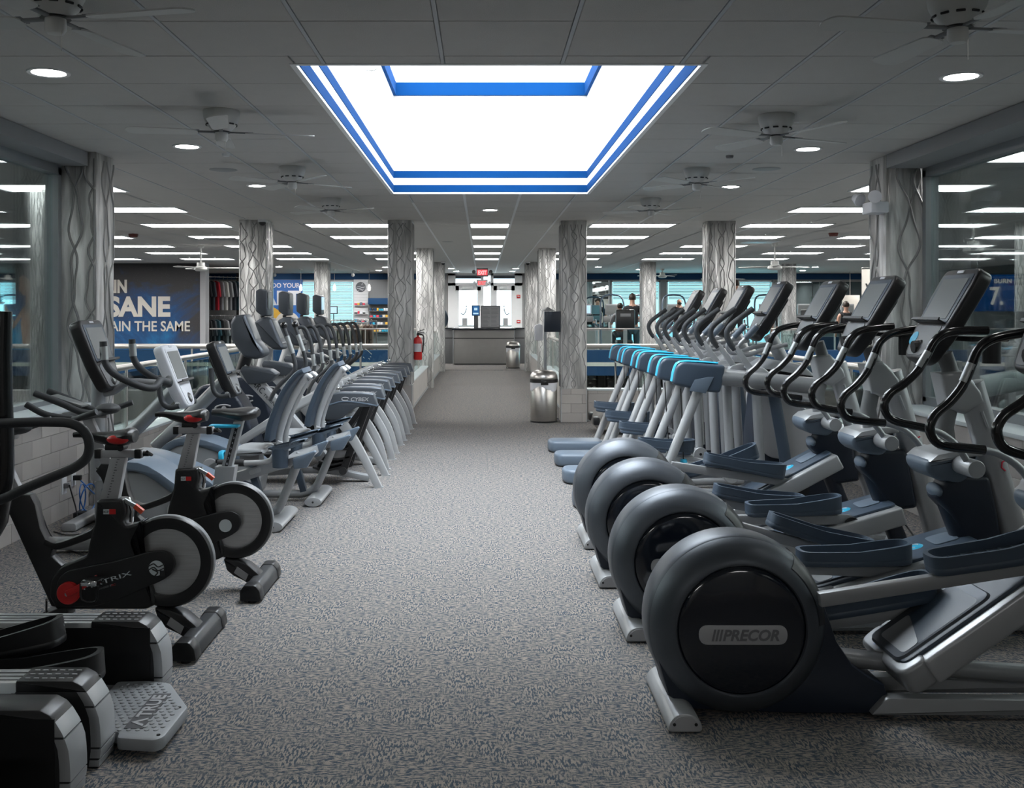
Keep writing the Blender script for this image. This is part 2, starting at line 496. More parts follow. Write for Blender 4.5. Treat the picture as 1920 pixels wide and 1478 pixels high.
for j in range(-13, 50):
    for i in range(-23, 24):
        x0 = GX0 + i * GD; y0 = GY0 + j * GD
        if x0 < -14 or x0 + GD > 14: continue
        near = -5 <= i <= 5 and -1 <= j <= 20
        for (a, b, c, d) in clip_tile(x0 + 0.011, x0 + GD - 0.011, y0 + 0.004, y0 + GD - 0.004):
            if near:
                key = (round(b - a, 3), round(d - c, 3))
                if key not in _tm:
                    t = G(); t.box(-(b - a) / 2, (b - a) / 2, -(d - c) / 2, (d - c) / 2, 0, 0.011, bev=0.003, seg=1)
                    _tm[key] = t.mesh('tile', M['ceil'])
                o = bpy.data.objects.new('tile', _tm[key]); COL.objects.link(o); o.parent = ceiling
                o.location = ((a + b) / 2, (c + d) / 2, CH + random.uniform(-0.0008, 0.0008))
            else:
                z = CH
                rest.quad((a, c, z), (a, d, z), (b, d, z), (b, c, z))
o = rest.obj('distant_tiles', 'ceil', ceiling); o['kind'] = 'stuff'
g = G()
for i in range(-5, 7):
    x = GX0 + i * GD
    for (a, b) in ((3.2, 14.2),) if not (WX0 < x < WX1) else ((3.2, WY0 - .02), (WY1 + .02, 14.2)):
        g.box(x - .0085, x + .0085, a, b, CH - .0015, CH + .011)
g.obj('grid_bars', 'tbar', ceiling)['kind'] = 'stuff'

# skylight well: white shaft with two blue stripes, blue curb, glazing
T = 0.03
def ring(g, z0, z1, ins=0.0):
    a, b, c, d = WX0 + ins, WX1 - ins, WY0 + ins, WY1 - ins
    g.box(WX0 - T, a, WY0, WY1, z0, z1); g.box(b, WX1 + T, WY0, WY1, z0, z1)
    g.box(WX0 - T, WX1 + T, WY0 - T, c, z0, z1); g.box(WX0 - T, WX1 + T, d, WY1 + T, z0, z1)
g = G(); ring(g, CH - 0.004, 3.76); well = struct(g, 'trim_skylight_shaft', 'well')
g = G(); ring(g, 2.746, 2.82, 0.004); ring(g, 2.893, 2.966, 0.004)
g.obj('painted_stripe', 'blue', well, 'blue painted stripes round the shaft')
g = G(); ring(g, 3.76, 3.88, -0.02 + 0.0); 
g2 = G(); 
for (a, b, c, d) in ((WX0 - .08, WX0 + .03, WY0, WY1), (WX1 - .03, WX1 + .08, WY0, WY1), (WX0, WX1, WY0 - .08, WY0 + .03), (WX0, WX1, WY1 - .03, WY1 + .08)):
    g2.box(a, b, c, d, 3.75, 3.885)
g.bm.free(); g2.obj('curb', 'blue', well, 'blue curb under the glazing')
g = G(); g.box(WX0 + .03, WX1 - .03, WY0 + .03, WY1 - .03, 4.30, 4.305); g.obj('glazing', 'cglass', well)
g = G()
for k in range(2):
    yy = WY0 + (WY1 - WY0) * (k + 1) / 3
    g.box(WX0, WX1, yy - .02, yy + .02, 4.24, 4.30)
for (a, b, c, d) in ((WX0 - .06, WX0 + .0, WY0, WY1), (WX1, WX1 + .06, WY0, WY1), (WX0, WX1, WY0 - .06, WY0), (WX0, WX1, WY1, WY1 + .06)):
    g.box(a, b, c, d, 3.885, 4.33)
g.obj('skylight_frame', 'well', well)
g = G(); g.tube([(WX0, 8.0, 3.40), (WX0 + .06, 8.0, 3.39), (WX0 + .10, 8.02, 3.41)], 0.008, 6); g.box(WX0, WX0 + .02, 7.98, 8.02, 3.36, 3.43)
tag(g.obj('wall_hook', 'steel'), 'small metal hook high on the left side of the skylight shaft', 'hook')

# outer walls
g = G(); g.box(-14.2, -14, -3.2, 33.6, LOW, CH + .1); struct(g, 'wall_left', 'darkwall')
g = G(); g.box(14, 14.2, -3.2, 33.6, LOW, CH + .1); struct(g, 'wall_right', 'darkwall')
g = G(); g.box(-14.2, 14.2, -3.4, -3.2, LOW, CH + .1); struct(g, 'wall_behind', 'greywall')
# back wall with openings for doors and windows
WIN = [(-5.95, -4.15, 0.95, 2.50), (4.15, 5.75, 0.45, 2.50), (5.95, 9.4, 0.45, 2.50)]
DX0, DX1 = -1.12, 1.28
g = G()
xs = [-14] + [v for a in (WIN[0], (DX0, DX1), WIN[1], WIN[2]) for v in a[:2]] + [14]
for k in range(0, len(xs), 2): g.box(xs[k], xs[k + 1], 33.0, 33.4, -0.12, CH + .1)
for (a, b, c, d) in WIN: g.box(a, b, 33.0, 33.4, -0.12, c); g.box(a, b, 33.0, 33.4, d, CH + .1)
struct(g, 'wall_back', 'greywall')
g = G(); g.box(-14, -1.2, 32.97, 33.0, 2.53, 2.72); g.box(1.35, 14, 32.97, 33.0, 2.53, 2.72); struct(g, 'trim_1', 'bandblue')
for n, (a, b, c, d) in enumerate(WIN):
    g = G(); fw = 0.05
    g.box(a, a + fw, 33.02, 33.12, c, d); g.box(b - fw, b, 33.02, 33.12, c, d); g.box(a, b, 33.02, 33.12, c, c + fw); g.box(a, b, 33.02, 33.12, d - fw, d)
    if b - a > 2.5: g.box((a + b) / 2 - .03, (a + b) / 2 + .03, 33.02, 33.12, c, d)
    wn = struct(g, 'window_%d' % (n + 1), 'white')
    g = G(); g.box(a + fw, b - fw, 33.06, 33.07, c + fw, d - fw); g.obj('pane', 'cyglass', wn)
    zz = d - 0.08; lo = (c + 0.05) if n == 0 else d - 0.62
    g = G()
    while zz > lo:
        g.box(a + .07, b - .07, 32.985, 33.012, zz, zz + 0.024); zz -= 0.048
    o = g.obj('blind_slats', 'blind', wn); o['kind'] = 'stuff'

# entrance doors
g = G()
for (a, b) in ((DX0, DX0 + .24), (0.03 - .09, 0.03 + .0), (0.26, 0.35), (DX1 - .24, DX1)): g.box(a, b, 32.98, 33.16, 0, CH)
g.box(DX0, DX1, 32.98, 33.16, 2.33, 2.42); g.box(DX0, DX1, 32.98, 33.16, 2.66, CH)
struct(g, 'door_frame', 'white')
g = G(); g.box(DX0 + .24, -0.06, 33.02, 33.08, 2.56, 2.66); g.box(.35, DX1 - .24, 33.02, 33.08, 2.56, 2.66); struct(g, 'painted_transom_reflection', 'slate')  # blue reflection over the doors, painted as slate strips
g = G(); g.box(DX0 + .24, DX1 - .24, 33.1, 33.11, 2.42, 2.56); g.box(0.03, .26, 33.1, 33.11, 0.1, 2.33); struct(g, 'window_4', 'cglass')
for n, (a, b) in enumerate(((DX0 + .24, -0.06), (.35, DX1 - .24))):
    fw = 0.11
    g = G(); g.box(a, a + fw, 33.03, 33.09, .02, 2.33); g.box(b - fw, b, 33.03, 33.09, .02, 2.33); g.box(a, b, 33.03, 33.09, 2.18, 2.33); g.box(a, b, 33.03, 33.09, .02, .3)
    dr = struct(g, 'door_%d' % (n + 1), 'white')
    g = G(); g.box(a + fw, b - fw, 33.05, 33.06, .3, 2.18); g.obj('pane', 'cglass', dr)
    g = G(); g.box(a + .2, b - .25, 32.97, 33.03, 2.22, 2.31); g.obj('door_closer', 'alu', dr)
    g = G(); g.box(a + fw, b - fw, 33.0, 33.03, 1.0, 1.05); g.obj('push_bar', 'alu', dr)
    # printed swoosh mark and notice stuck on the glass
    g = G(); cx = a + .30 if n == 0 else b - .30; sgn = 1 if n == 0 else -1
    g.tube([(cx - .13 * sgn, 33.035, 1.44), (cx - .04 * sgn, 33.035, 1.40), (cx + .03 * sgn, 33.035, 1.50), (cx + .05 * sgn, 33.035, 1.60)], 0.014, 5, sm=4, flat=.2)
    g.ball((cx + .05 * sgn, 33.035, 1.66), .02, 8)
    g.obj('printed_mark', 'slate', dr, 'dark swoosh figure printed on the glass')
    g = G(); g.box(cx - .08, cx + .08, 33.03, 33.04, 1.02, 1.28)
    tag(g.obj('paper_notice', 'midgrey'), ('grey notice taped to the left entrance door' if n == 0 else 'grey notice taped to the right entrance door'), 'notice')

# low walls, columns and window walls of the upper floor
def tiles_on(parent, axis, c, a0, a1, z0, z1, L=0.30, H=0.125, face=1, skip=None):
    """running bond wall tiles, each its own piece, proud of the wall plane"""
    nrow = int((z1 - z0) / H + 0.99); cache = {}
    k = 0
    for r in range(nrow):
        zz0, zz1 = z0 + r * H, min(z1, z0 + (r + 1) * H)
        a = a0 - (L / 2 if r % 2 else 0) - 0.02
        while a < a1:
            s, e = max(a, a0), min(a + L, a1)
            if e - s > 0.03:
                key = (round(e - s, 3), round(zz1 - zz0, 3), (r * 7 + int(a * 13)) % 3)
                if key not in cache:
                    t = G(); w_, h_ = e - s - .003, zz1 - zz0 - .003
                    if axis == 'x': t.box(-w_ / 2, w_ / 2, -.006, .006, -h_ / 2, h_ / 2, bev=.0015, seg=1)
                    else: t.box(-.006, .006, -w_ / 2, w_ / 2, -h_ / 2, h_ / 2, bev=.0015, seg=1)
                    cache[key] = t.mesh('tile', M['tile2'] if key[2] == 0 else M['tile'])
                o = bpy.data.objects.new('tile', cache[key]); COL.objects.link(o); o.parent = parent
                off = face * (0.004 + random.uniform(0, .0012))
                o.location = ((s + e) / 2, c + off, (zz0 + zz1) / 2) if axis == 'x' else (c + off, (s + e) / 2, (zz0 + zz1) / 2)
                k += 1
            a += L
    return k
SL, SH = 0.44, 0.80
# near left and right window walls
g = G(); g.box(-3.5, -3.05, -3, 7.87, 0, SH - .03); wl = struct(g, 'wall_window_left', 'grout')
tiles_on(wl, 'y', -3.05, 5.7, 7.87, 0, SH - .03, face=1)
g = G(); g.box(-3.5, -3.0, -3, 7.87, SH - .03, SH, bev=.006); struct(g, 'trim_3', 'sill')
g = G(); g.box(3.2, 3.7, -3, 8.0, 0, SH - .06); wr = struct(g, 'wall_window_right', 'grout')
tiles_on(wr, 'y', 3.2, 5.0, 8.0, 0, SH - .06, face=-1)
g = G(); g.box(3.17, 3.7, -3, 8.0, SH - .06, SH - .03, bev=.006); struct(g, 'trim_4', 'sill')
def window_wall(nm, xg, s, y1, fr='frame'):
    g = G()
    for a in (y1 - .06, y1 - 3.6, y1 - 7.2, -3.0): g.box(xg - .05, xg + .05, a, a + .06, SH, 2.6)
    g.box(xg - .05, xg + .05, -3, y1, SH - .03, SH + .035); g.box(xg - .05, xg + .05, -3, y1, 2.55, 2.63)
    wn = struct(g, nm, fr)
    for a, b in ((y1 - 3.54, y1 - .06), (y1 - 7.14, y1 - 3.6), (-2.94, y1 - 7.2)):
        g = G(); g.box(xg - .006, xg + .006, a, b, SH + .03, 2.56); g.obj('pane', 'wglass', wn)
    return wn
window_wall('window_5', -3.30, -1, 7.87)
window_wall('window_6', 3.50, 1, 8.0)
g = G(); g.box(-3.5, -3.3, -3, 7.9, 2.63, CH); g.box(-3.32, -3.04, -3, 7.85, 2.62, CH - .004); struct(g, 'trim_5', 'midgrey')
g = G(); g.box(3.5, 3.7, -3, 8.0, 2.63, CH); g.box(3.16, 3.5, -3, 7.98, 2.62, CH - .004); struct(g, 'trim_6', 'midgrey')

def low_wall(nm, x0, x1, y0, y1, h=SL, z0=-0.12):
    g = G(); g.box(x0, x1, y0, y1, z0, h - .025); o = struct(g, nm, 'grout' if nm.endswith('tiled') else 'tile')
    return o
w1 = low_wall('wall_low_left_tiled', -3.4, -3.05, 8.2, 14.15); tiles_on(w1, 'y', -3.05, 8.25, 13.8, 0, SL - .025, face=1)
w2 = low_wall('wall_low_right_tiled', 3.24, 3.55, 8.3, 14.15); tiles_on(w2, 'y', 3.24, 8.4, 13.8, 0, SL - .025, face=-1)
w3 = low_wall('wall_low_front_left_tiled', -2.88, -1.28, 13.95, 14.15); tiles_on(w3, 'x', 13.95, -2.88, -1.28, 0, SL - .025, face=-1)
w4 = low_wall('wall_low_front_right_tiled', 1.43, 3.05, 13.95, 14.15); tiles_on(w4, 'x', 13.95, 1.44, 3.05, 0, SL - .025, face=-1)
low_wall('wall_bridge_left', -1.30, -1.08, 14.1, 26.2)
low_wall('wall_bridge_right', 1.20, 1.43, 14.1, 26.2)
g = G()
for a in ((-3.42, -3.03, 8.2, 14.17), (3.22, 3.57, 8.3, 14.17), (-2.9, -1.28, 13.93, 14.17), (1.43, 3.07, 13.93, 14.17), (-1.32, -1.06, 14.1, 26.2), (1.18, 1.45, 14.1, 26.2)):
    g.box(*a, SL - .025, SL, bev=.005)
struct(g, 'trim_7', 'sill')
g = G(); g.box(-2.88, -1.28, 13.94, 13.955, 0, .02)
g.box(1.43, 3.05, 13.93, 13.955, 0, .025); g.box(-1.085, -1.07, 14.1, 26, 0, .03); g.box(1.19, 1.205, 14.1, 26, 0, .03)
struct(g, 'baseboard_bridge', 'midgrey')

# columns
def column(nm, x0, x1, y0, y1, z0=0.0, base=None, faces='f', amp=1.0, seed=1, tiled=None):
    big = amp > 1.3
    rnd = random.Random(seed)
    g = G(); g.box(x0, x1, y0, y1, base if base else z0, CH, bev=.008)
    c = struct(g, nm, 'column')
    g = G()
    def strand(kind, u0, a, per, ph, r):
        P = []; zz = (base or z0) + .02
        while zz < CH - .02:
            u = u0 + a * math.sin(2 * PI * zz / per + ph) + .30 * a * math.sin(2 * PI * zz / (per * .41) + ph * 2) + .55 * a * math.sin(2 * PI * zz / (per * 1.73) + ph * 3)
            if kind == 'f': P.append((max(x0 + .015, min(x1 - .015, x0 + u)), y0, zz))
            elif kind == 'r': P.append((x1, max(y0 + .015, min(y1 - .015, y0 + u)), zz))
            else: P.append((x0, max(y0 + .015, min(y1 - .015, y0 + u)), zz))
            zz += .035
        g.tube(P, r, 6, cap=True)
    for kind in faces:
        wd = (x1 - x0) if kind == 'f' else (y1 - y0)
        for q in (0.08, 0.5, 0.92):
            per = rnd.uniform(.36, .52) * amp * (1.25 if big else 1); ph = rnd.uniform(0, 6.28); a = (.11 if not big else .15) * wd * rnd.uniform(.8, 1.3)
            if big and q < .2: continue
            strand(kind, q * wd, a, per, ph, .0068 * amp)
            if q in (0.5, .08) or rnd.random() < .5: strand(kind, q * wd, -a, per * 1.02, ph + .4, .0062 * amp)
        if not big: strand(kind, .29 * wd, .05 * wd, .7, 1.0, .004); strand(kind, .72 * wd, .05 * wd, .8, 2.0, .004)
    v = g.obj('relief_vines', 'vein', c); v['kind'] = 'stuff'
    if base:
        g = G(); g.box(x0 + .004, x1 - .004, y0 + .004, y1 - .004, 0, base); b = g.obj('base', 'grout', c)
        tiles_on(c, 'x', y0 + .004, x0 + .004, x1 - .004, 0, base, face=-1)
        g = G(); g.box(x0 - .004, x0 + .010, y0 - .008, y0 + .012, 0, base + .005); g.box(x1 - .010, x1 + .004, y0 - .008, y0 + .012, 0, base + .005)
        g.obj('corner_trim', 'silver2', c)
    return c
column('column_1', -3.32, -2.98, 7.87, 8.24, 0, None, 'fr', 1.5, 3)
column('column_2', 3.17, 3.52, 8.02, 8.36, 0, None, 'fl', 1.5, 9)
column('column_3', -1.28, -0.95, 13.75, 14.1, 0, .50, 'fr', 1.0, 5)
column('column_4', 1.06, 1.41, 13.80, 14.15, 0, .45, 'fl', 1.0, 6)
column('column_5', -3.28, -2.90, 13.72, 14.1, LOW, None, 'fr', 1.1, 7)
column('column_6', 3.06, 3.44, 13.85, 14.2, LOW, None, 'fl', 1.1, 8)
column('column_7', -1.30, -0.97, 19.9, 20.25, LOW, None, 'fr', .8, 11)
column('column_8', 1.09, 1.43, 19.9, 20.25, LOW, None, 'fl', .8, 12)
column('column_9', -1.28, -0.95, 25.4, 25.75, LOW, None, 'fr', .8, 13)
column('column_10', 1.06, 1.41, 25.4, 25.75, LOW, None, 'fl', .8, 14)
column('column_11', -4.20, -3.85, 25.4, 25.8, LOW, None, 'fr', .7, 15)
column('column_12', 3.97, 4.32, 25.4, 25.8, LOW, None, 'fl', .7, 16)
column('column_13', 7.75, 8.12, 26.4, 26.8, 0, None, 'fl', .7, 17)
column('column_14', -7.6, -7.25, 13.75, 14.1, LOW, None, 'fr', 1.1, 18)
column('column_15', 7.4, 7.75, 13.85, 14.2, LOW, None, 'fl', 1.1, 19)
column('column_16', -4.53, -4.36, 10.2, 10.4, LOW, None, 'fr', 1.2, 21)

# guard rails: glass infill, posts and a round steel handrail
def guard(name, label, p0, p1, z0, top, posts=3, r=.028, name_group='guard rails round the openings'):
    c = (Vector(p0) + Vector(p1)) / 2
    t = thing(name, label, 'railing', (c.x, c.y, z0), name_group)
    d = Vector((p1[0] - p0[0], p1[1] - p0[1], 0)); L = d.length; u = d / L
    A, B = Vector((*p0, 0)), Vector((*p1, 0))
    g = G(); g.cyl(A + Vector((0, 0, top)), B + Vector((0, 0, top)), r, 14); g.obj('handrail', 'steel', t)
    for k in range(posts):
        P = A + u * (L * (k + .5) / posts if posts > 1 else L / 2)
        g = G(); g.cyl(P + Vector((0, 0, z0)), P + Vector((0, 0, top)), .014, 8); g.obj('post', 'steel', t)
    n = Vector((-u.y, u.x, 0)) * .005
    np_ = max(1, round(L / 1.6))
    for k in range(np_):
        a, b = A + u * (L * k / np_ + .015), A + u * (L * (k + 1) / np_ - .015)
        g = G()
        mt = frame_mt(a, u, (0, 0, 1)); g.box(0, (b - a).length, z0 + .01, top - .05, -.005, .005, mt=mt)
        g.obj('glass_panel', 'glass', t)
guard('guard_rail', 'steel handrail over glass along the left low wall behind the bikes', (-3.2, 8.25), (-3.2, 13.7), SL, 1.0, 3)
guard('guard_rail', 'steel handrail over glass along the right low wall behind the cross trainers', (3.36, 8.4), (3.36, 13.8), SL, 1.0, 3)
guard('guard_rail', 'steel handrail over glass facing the camera behind the arc trainers', (-2.88, 14.03), (-1.28, 14.03), SL, 1.02, 2, .034)
guard('guard_rail', 'steel handrail over glass facing the camera right of the bin', (1.42, 14.03), (3.05, 14.03), SL, 1.02, 2, .034)
guard('guard_rail', 'sloping-looking steel handrail along the left side of the bridge, nearer bay', (-1.19, 14.1), (-1.19, 19.9), SL, 1.0, 3)
guard('guard_rail', 'steel handrail along the left side of the bridge, farther bay by the desk', (-1.19, 20.3), (-1.19, 25.4), SL, 1.0, 3)
guard('guard_rail', 'steel handrail along the right side of the bridge behind the wipes stand', (1.31, 14.2), (1.31, 19.9), SL, 1.0, 3)
guard('guard_rail', 'steel handrail along the right side of the bridge, farther bay by the desk', (1.31, 20.3), (1.31, 25.4), SL, 1.0, 3)
guard('guard_rail', 'thin steel rail on the blue ledge in front of the shop', (-7.0, 26.15), (-1.3, 26.15), .52, 1.05, 5, .02)
guard('guard_rail', 'thin steel rail on the blue ledge in front of the treadmills', (1.4, 26.15), (13.9, 26.15), .52, 1.05, 4, .02)
# blue parapet with the white stripe on the far side of the openings
for nm, a, b in (('wall_parapet_left', -13.9, -1.28), ('wall_parapet_right', 1.42, 13.9)):
    g = G(); g.box(a, b, 26.0, 26.3, -.14, .51); p = struct(g, nm, 'bandblue')
    g = G(); g.box(a, b, 25.985, 26.0, .10, .20); g.obj('white_stripe', 'cream', p, 'pale stripe along the blue ledge')
g = G(); rr = random.Random(4)
for k in range(46):
    x = rr.uniform(-4.8, -1.4); z = rr.choice([rr.uniform(.22, .5), rr.uniform(-.12, .08)]); L = rr.choice([.03, .05, .2])
    g.box(-L / 2, L / 2, -.002, .002, -.006, .006, mt=Matrix.Translation((x, 25.99, z)) @ Matrix.Rotation(R(42), 4, 'Y'))
o = g.obj('printed_dashes', 'cream', bpy.data.objects['wall_parapet_left']); o['kind'] = 'stuff'
g = G(); g.box(-14.2, 14.2, 33.0, 33.4, LOW, -0.12); struct(g, 'wall_back_lower', 'greywall')
# ================================================================== LIGHTS AND FANS ON THE CEILING
def troffer_proto():
    t = thing('ceiling_light', 'white fluorescent ceiling panel', 'ceiling light', (0, 0, CH))
    g = G(); g.box(-.60, .60, -.30, -.275, CH - .014, CH + .01); g.box(-.60, .60, .275, .30, CH - .014, CH + .01)
    g.box(-.60, -.575, -.275, .275, CH - .014, CH + .01); g.box(.575, .60, -.275, .275, CH - .014, CH + .01)
    g.obj('frame', 'white', t)
    g = G(); g.box(-.575, .575, -.275, .275, CH - .008, CH + .008); g.obj('diffuser', 'troffer', t)
    return t
TX = {-6: -12.95, -5: -10.75, -4: -8.62, -3: -6.42, -2: -4.2, -1: -1.90, 1: 2.12, 2: 4.32, 3: 6.5, 4: 8.7, 5: 10.9, 6: 13.0}
TY = [3.6, 5.8, 8.05, 10.1, 12.25, 14.5, 16.8, 19.1, 21.4, 23.8]
proto = None
side = lambda k: '%s column %s of the aisle' % (ORD[abs(k) - 1], 'left' if k < 0 else 'right')
for r, y in enumerate(TY):
    for k, x in TX.items():
        if abs(k) == 1 and r < 5: continue
        if abs(k) == 2 and 0.8 > abs(abs(x) - 4.9): pass
        lab = 'lit rectangular ceiling panel, %s row from the front, %s' % (ORD[r], side(k))
        if proto is None:
            proto = troffer_proto(); proto['label'] = lab; proto['group'] = 'fluorescent ceiling panels'; proto.location = (x, y, CH)
        else: dup(proto, (x, y, CH), lab, 'fluorescent ceiling panels')
# narrower square panels over the bridge
t = thing('ceiling_light', 'lit square ceiling panel over the bridge, nearest one', 'ceiling light', (0.10, 14.5, CH), 'square ceiling panels over the bridge')
g = G(); g.box(-.185, .385, 14.2, 14.8, CH - .012, CH + .01); g.obj('frame', 'white', t)
g = G(); g.box(-.165, .365, 14.22, 14.78, CH - .016, CH - .005); g.obj('diffuser', 'trofbridge', t)
for r, y in enumerate(TY[6:]):
    dup(t, (0.10, y, CH), 'lit square ceiling panel over the bridge, %s from the camera' % ORD[r + 1], 'square ceiling panels over the bridge')
# long pale strips of the suspended grid over the bridge
g = G()
for i in (0, 1, -1, 2, -3, 4, -6, 7):
    x = GX0 + i * GD; g.box(x - .014, x + .014, (10.7 if i in (0, 1) else 11.5), 32.9, CH - .004, CH + .006)
struct(g, 'trim_8', 'white')

# downlights
DL = [(-2.23, 5.24), (-2.2, 7.59), (-2.2, 9.97), (-2.2, 3.0), (2.5, 5.33), (2.46, 7.71), (2.44, 10.05), (2.5, 3.0), (.09, 12.35)]
names = ['downlight left of the aisle nearest the camera', 'second downlight left of the aisle', 'third downlight left of the aisle', 'downlight left of the aisle above the camera',
         'downlight right of the aisle nearest the camera', 'second downlight right of the aisle', 'third downlight right of the aisle', 'downlight right of the aisle above the camera', 'downlight in the middle of the aisle past the skylight']
far = [(-5.6, 28.0), (-4.4, 28.6), (-2.7, 28.3), (-3.1, 30.5), (-.9, 29.2), (.95, 29.2), (-.8, 31.2), (.9, 31.2), (3.2, 28.2), (4.6, 30), (6.3, 28.4), (8.3, 28.2), (9.6, 30.6), (11.2, 28.6), (12.2, 30.8), (9.2, 28.2)]
p0 = None
for i, (x, y) in enumerate(DL + far):
    lab = 'round recessed ' + names[i] if i < len(DL) else 'small round ceiling light over the far floor, %s from the left' % ORD[min(13, sorted(range(len(far)), key=lambda q: far[q][0]).index(i - len(DL)))] if sorted(range(len(far)), key=lambda q: far[q][0]).index(i - len(DL)) < 14 else 'small round ceiling light at the far right corner, %s' % ('nearer' if y < 29 else 'farther')
    if p0 is None:
        p0 = thing('downlight', lab, 'ceiling light', (x, y, CH), 'recessed downlights')
        g = G(); g.lathe([(.082, .006), (.085, -.006), (.105, -.008), (.108, .003)], (x, y, CH), 'z', 28); g.obj('trim_ring', 'white', p0)
        g = G(); g.lathe([(0, -.004), (.082, -.004), (.082, .006)], (x, y, CH), 'z', 24); g.obj('lens', 'down', p0)
    elif i < len(DL): dup(p0, (x, y, CH), lab, 'recessed downlights')
    elif i == len(DL):
        p1 = thing('downlight', lab, 'ceiling light', (x, y, CH), 'small ceiling lights over the far floor')
        g = G(); g.lathe([(.082, .006), (.085, -.006), (.105, -.008), (.108, .003)], (x, y, CH), 'z', 20); g.obj('trim_ring', 'white', p1)
        g = G(); g.lathe([(0, -.004), (.082, -.004), (.082, .006)], (x, y, CH), 'z', 16); g.obj('lens', 'downfar', p1)
    else: dup(p1, (x, y, CH), lab, 'small ceiling lights over the far floor')

for (x, y) in far:
    d_ = bpy.data.lights.new('far_downlight_beam', 'SPOT'); d_.energy = 55; d_.spot_size = R(160); d_.spot_blend = .6; d_.shadow_soft_size = .08; d_.color = (1, .99, .96)
    o_ = bpy.data.objects.new('far_downlight_beam', d_); COL.objects.link(o_); o_.location = (x, y, CH - .02)
# track spots aimed at the shop wall
for k, (x, y) in enumerate(((-6.75, 30.6), (-6.25, 30.6), (-3.9, 30.6), (-5.0, 30.6))):
    t = thing('track_spot', 'small white spotlight under the shop ceiling, %s from the left' % {0: 'first', 1: 'second', 2: 'fourth', 3: 'third'}[k], 'spotlight', (x, y, CH), 'track spots in the shop')
    g = G(); g.cyl((x, y, CH), (x, y, CH - .08), .01, 8); g.obj('stem', 'white', t)
    g = G(); g.lathe([(0, -.06), (.03, -.06), (.055, .05), (.05, .06), (0, .045)], (0, 0, 0), 'y', 18, mt=Matrix.Translation((x, y, CH - .12)) @ Matrix.Rotation(R(-25), 4, 'X')); g.obj('lamp_head', 'white', t)
    d_ = bpy.data.lights.new('track_spot_beam', 'SPOT'); d_.energy = 70; d_.spot_size = R(75); d_.spot_blend = .7; d_.shadow_soft_size = .05
    o_ = bpy.data.objects.new('track_spot_beam', d_); COL.objects.link(o_); o_.location = (x, y + .08, CH - .15); o_.rotation_euler = (R(62), 0, 0)

# hugger ceiling fans
def fan(x, y, lab, rot):
    t = thing('ceiling_fan', lab, 'ceiling fan', (x, y, CH), 'flush ceiling fans')
    g = G(); g.lathe([(.0, .0), (.108, .0), (.112, -.012), (.106, -.05), (.085, -.095), (.062, -.118), (.06, -.128), (0, -.128)], (x, y, CH), 'z', 32); g.obj('motor_housing', 'fanwhite', t)
    g = G()
    for k in range(10):
        a = 2 * PI * k / 10
        g.box(-.017, .017, -.004, .004, -.005, .005, bev=.003, mt=Matrix.Translation((x + .092 * math.cos(a), y + .092 * math.sin(a), CH - .088)) @ Matrix.Rotation(a + PI / 2, 4, 'Z'))
    g.obj('vent_slots', 'black', t)
    g = G(); g.lathe([(.05, -.128), (.056, -.134), (0, -.136)], (x, y, CH), 'z', 24); g.obj('collar', 'black', t)
    g = G(); g.lathe([(0, -.134), (.038, -.134), (.04, -.175), (.03, -.19), (0, -.192)], (x, y, CH), 'z', 24); g.obj('switch_housing', 'fanwhite', t)
    g = G(); g.cyl((x + .03, y - .02, CH - .18), (x + .03, y - .02, CH - .26), .0015, 5); g.obj('pull_chain', 'steel', t)
    for k in range(4):
        mt = Matrix.Translation((x, y, CH - .135)) @ Matrix.Rotation(rot + k * PI / 2, 4, 'Z') @ Matrix.Rotation(R(9), 4, 'X')
        g = G(); g.box(.13, .55, -.055, .055, -.003, .003, mt=None)
        g.bm.free(); g = G()
        g.prism(fillet([(.14, -.045), (.54, -.062), (.57, 0), (.54, .062), (.14, .045)], .04, 4), -.003, .003, 'z', mt=mt)
        b = g.obj('blade', 'fanwhite', t)
        g = G(); g.box(.045, .16, -.012, .012, -.002, .008, bev=.003, mt=mt); g.box(.13, .19, -.03, .03, .003, .007, bev=.002, mt=mt); g.obj('blade_arm', 'greyplastic', b)
    return t
for i, (x, y) in enumerate([(-1.6, 3.82), (-1.6, 6.25), (-1.62, 8.68), (-1.65, 11.1)]):
    fan(x, y, 'white flush ceiling fan in the left row, ' + ['nearest, cut by the top edge', 'second from the camera', 'third from the camera', 'farthest'][i], -.22 + .42 * i)
for i, (x, y) in enumerate([(1.84, 3.95), (1.84, 6.39), (1.84, 8.77), (1.83, 11.1)]):
    fan(x, y, 'white flush ceiling fan in the right row, ' + ['nearest, cut by the top edge', 'second from the camera', 'third from the camera', 'farthest'][i], .15 + .3 * i)
# fans on down rods over the far halls
def rod_fan(x, y, lab, rot, drop=.42):
    t = thing('ceiling_fan', lab, 'ceiling fan', (x, y, CH), 'fans on long rods')
    g = G(); g.lathe([(0, 0), (.06, 0), (.05, -.05), (.015, -.06), (.015, -drop + .1), (0, -drop + .1)], (x, y, CH), 'z', 14); g.obj('down_rod', 'fanwhite', t)
    g = G(); g.lathe([(0, .1), (.07, .1), (.075, .03), (.12, .01), (.13, -.03), (.09, -.06), (0, -.065)], (x, y, CH - drop), 'z', 24); g.obj('motor_housing', 'fanwhite', t)
    for k in range(3):
        g = G(); mt = Matrix.Translation((x, y, CH - drop)) @ Matrix.Rotation(rot + k * 2 * PI / 3, 4, 'Z') @ Matrix.Rotation(R(8), 4, 'X')
        g.prism([(.1, -.04), (.6, -.07), (.72, -.03), (.7, .05), (.1, .04)], -.004, .004, 'z', mt=mt); g.obj('blade', 'fanwhite', t)
rod_fan(-5.25, 19.0, 'white three-blade fan on a rod in front of the dark blue poster', .1)
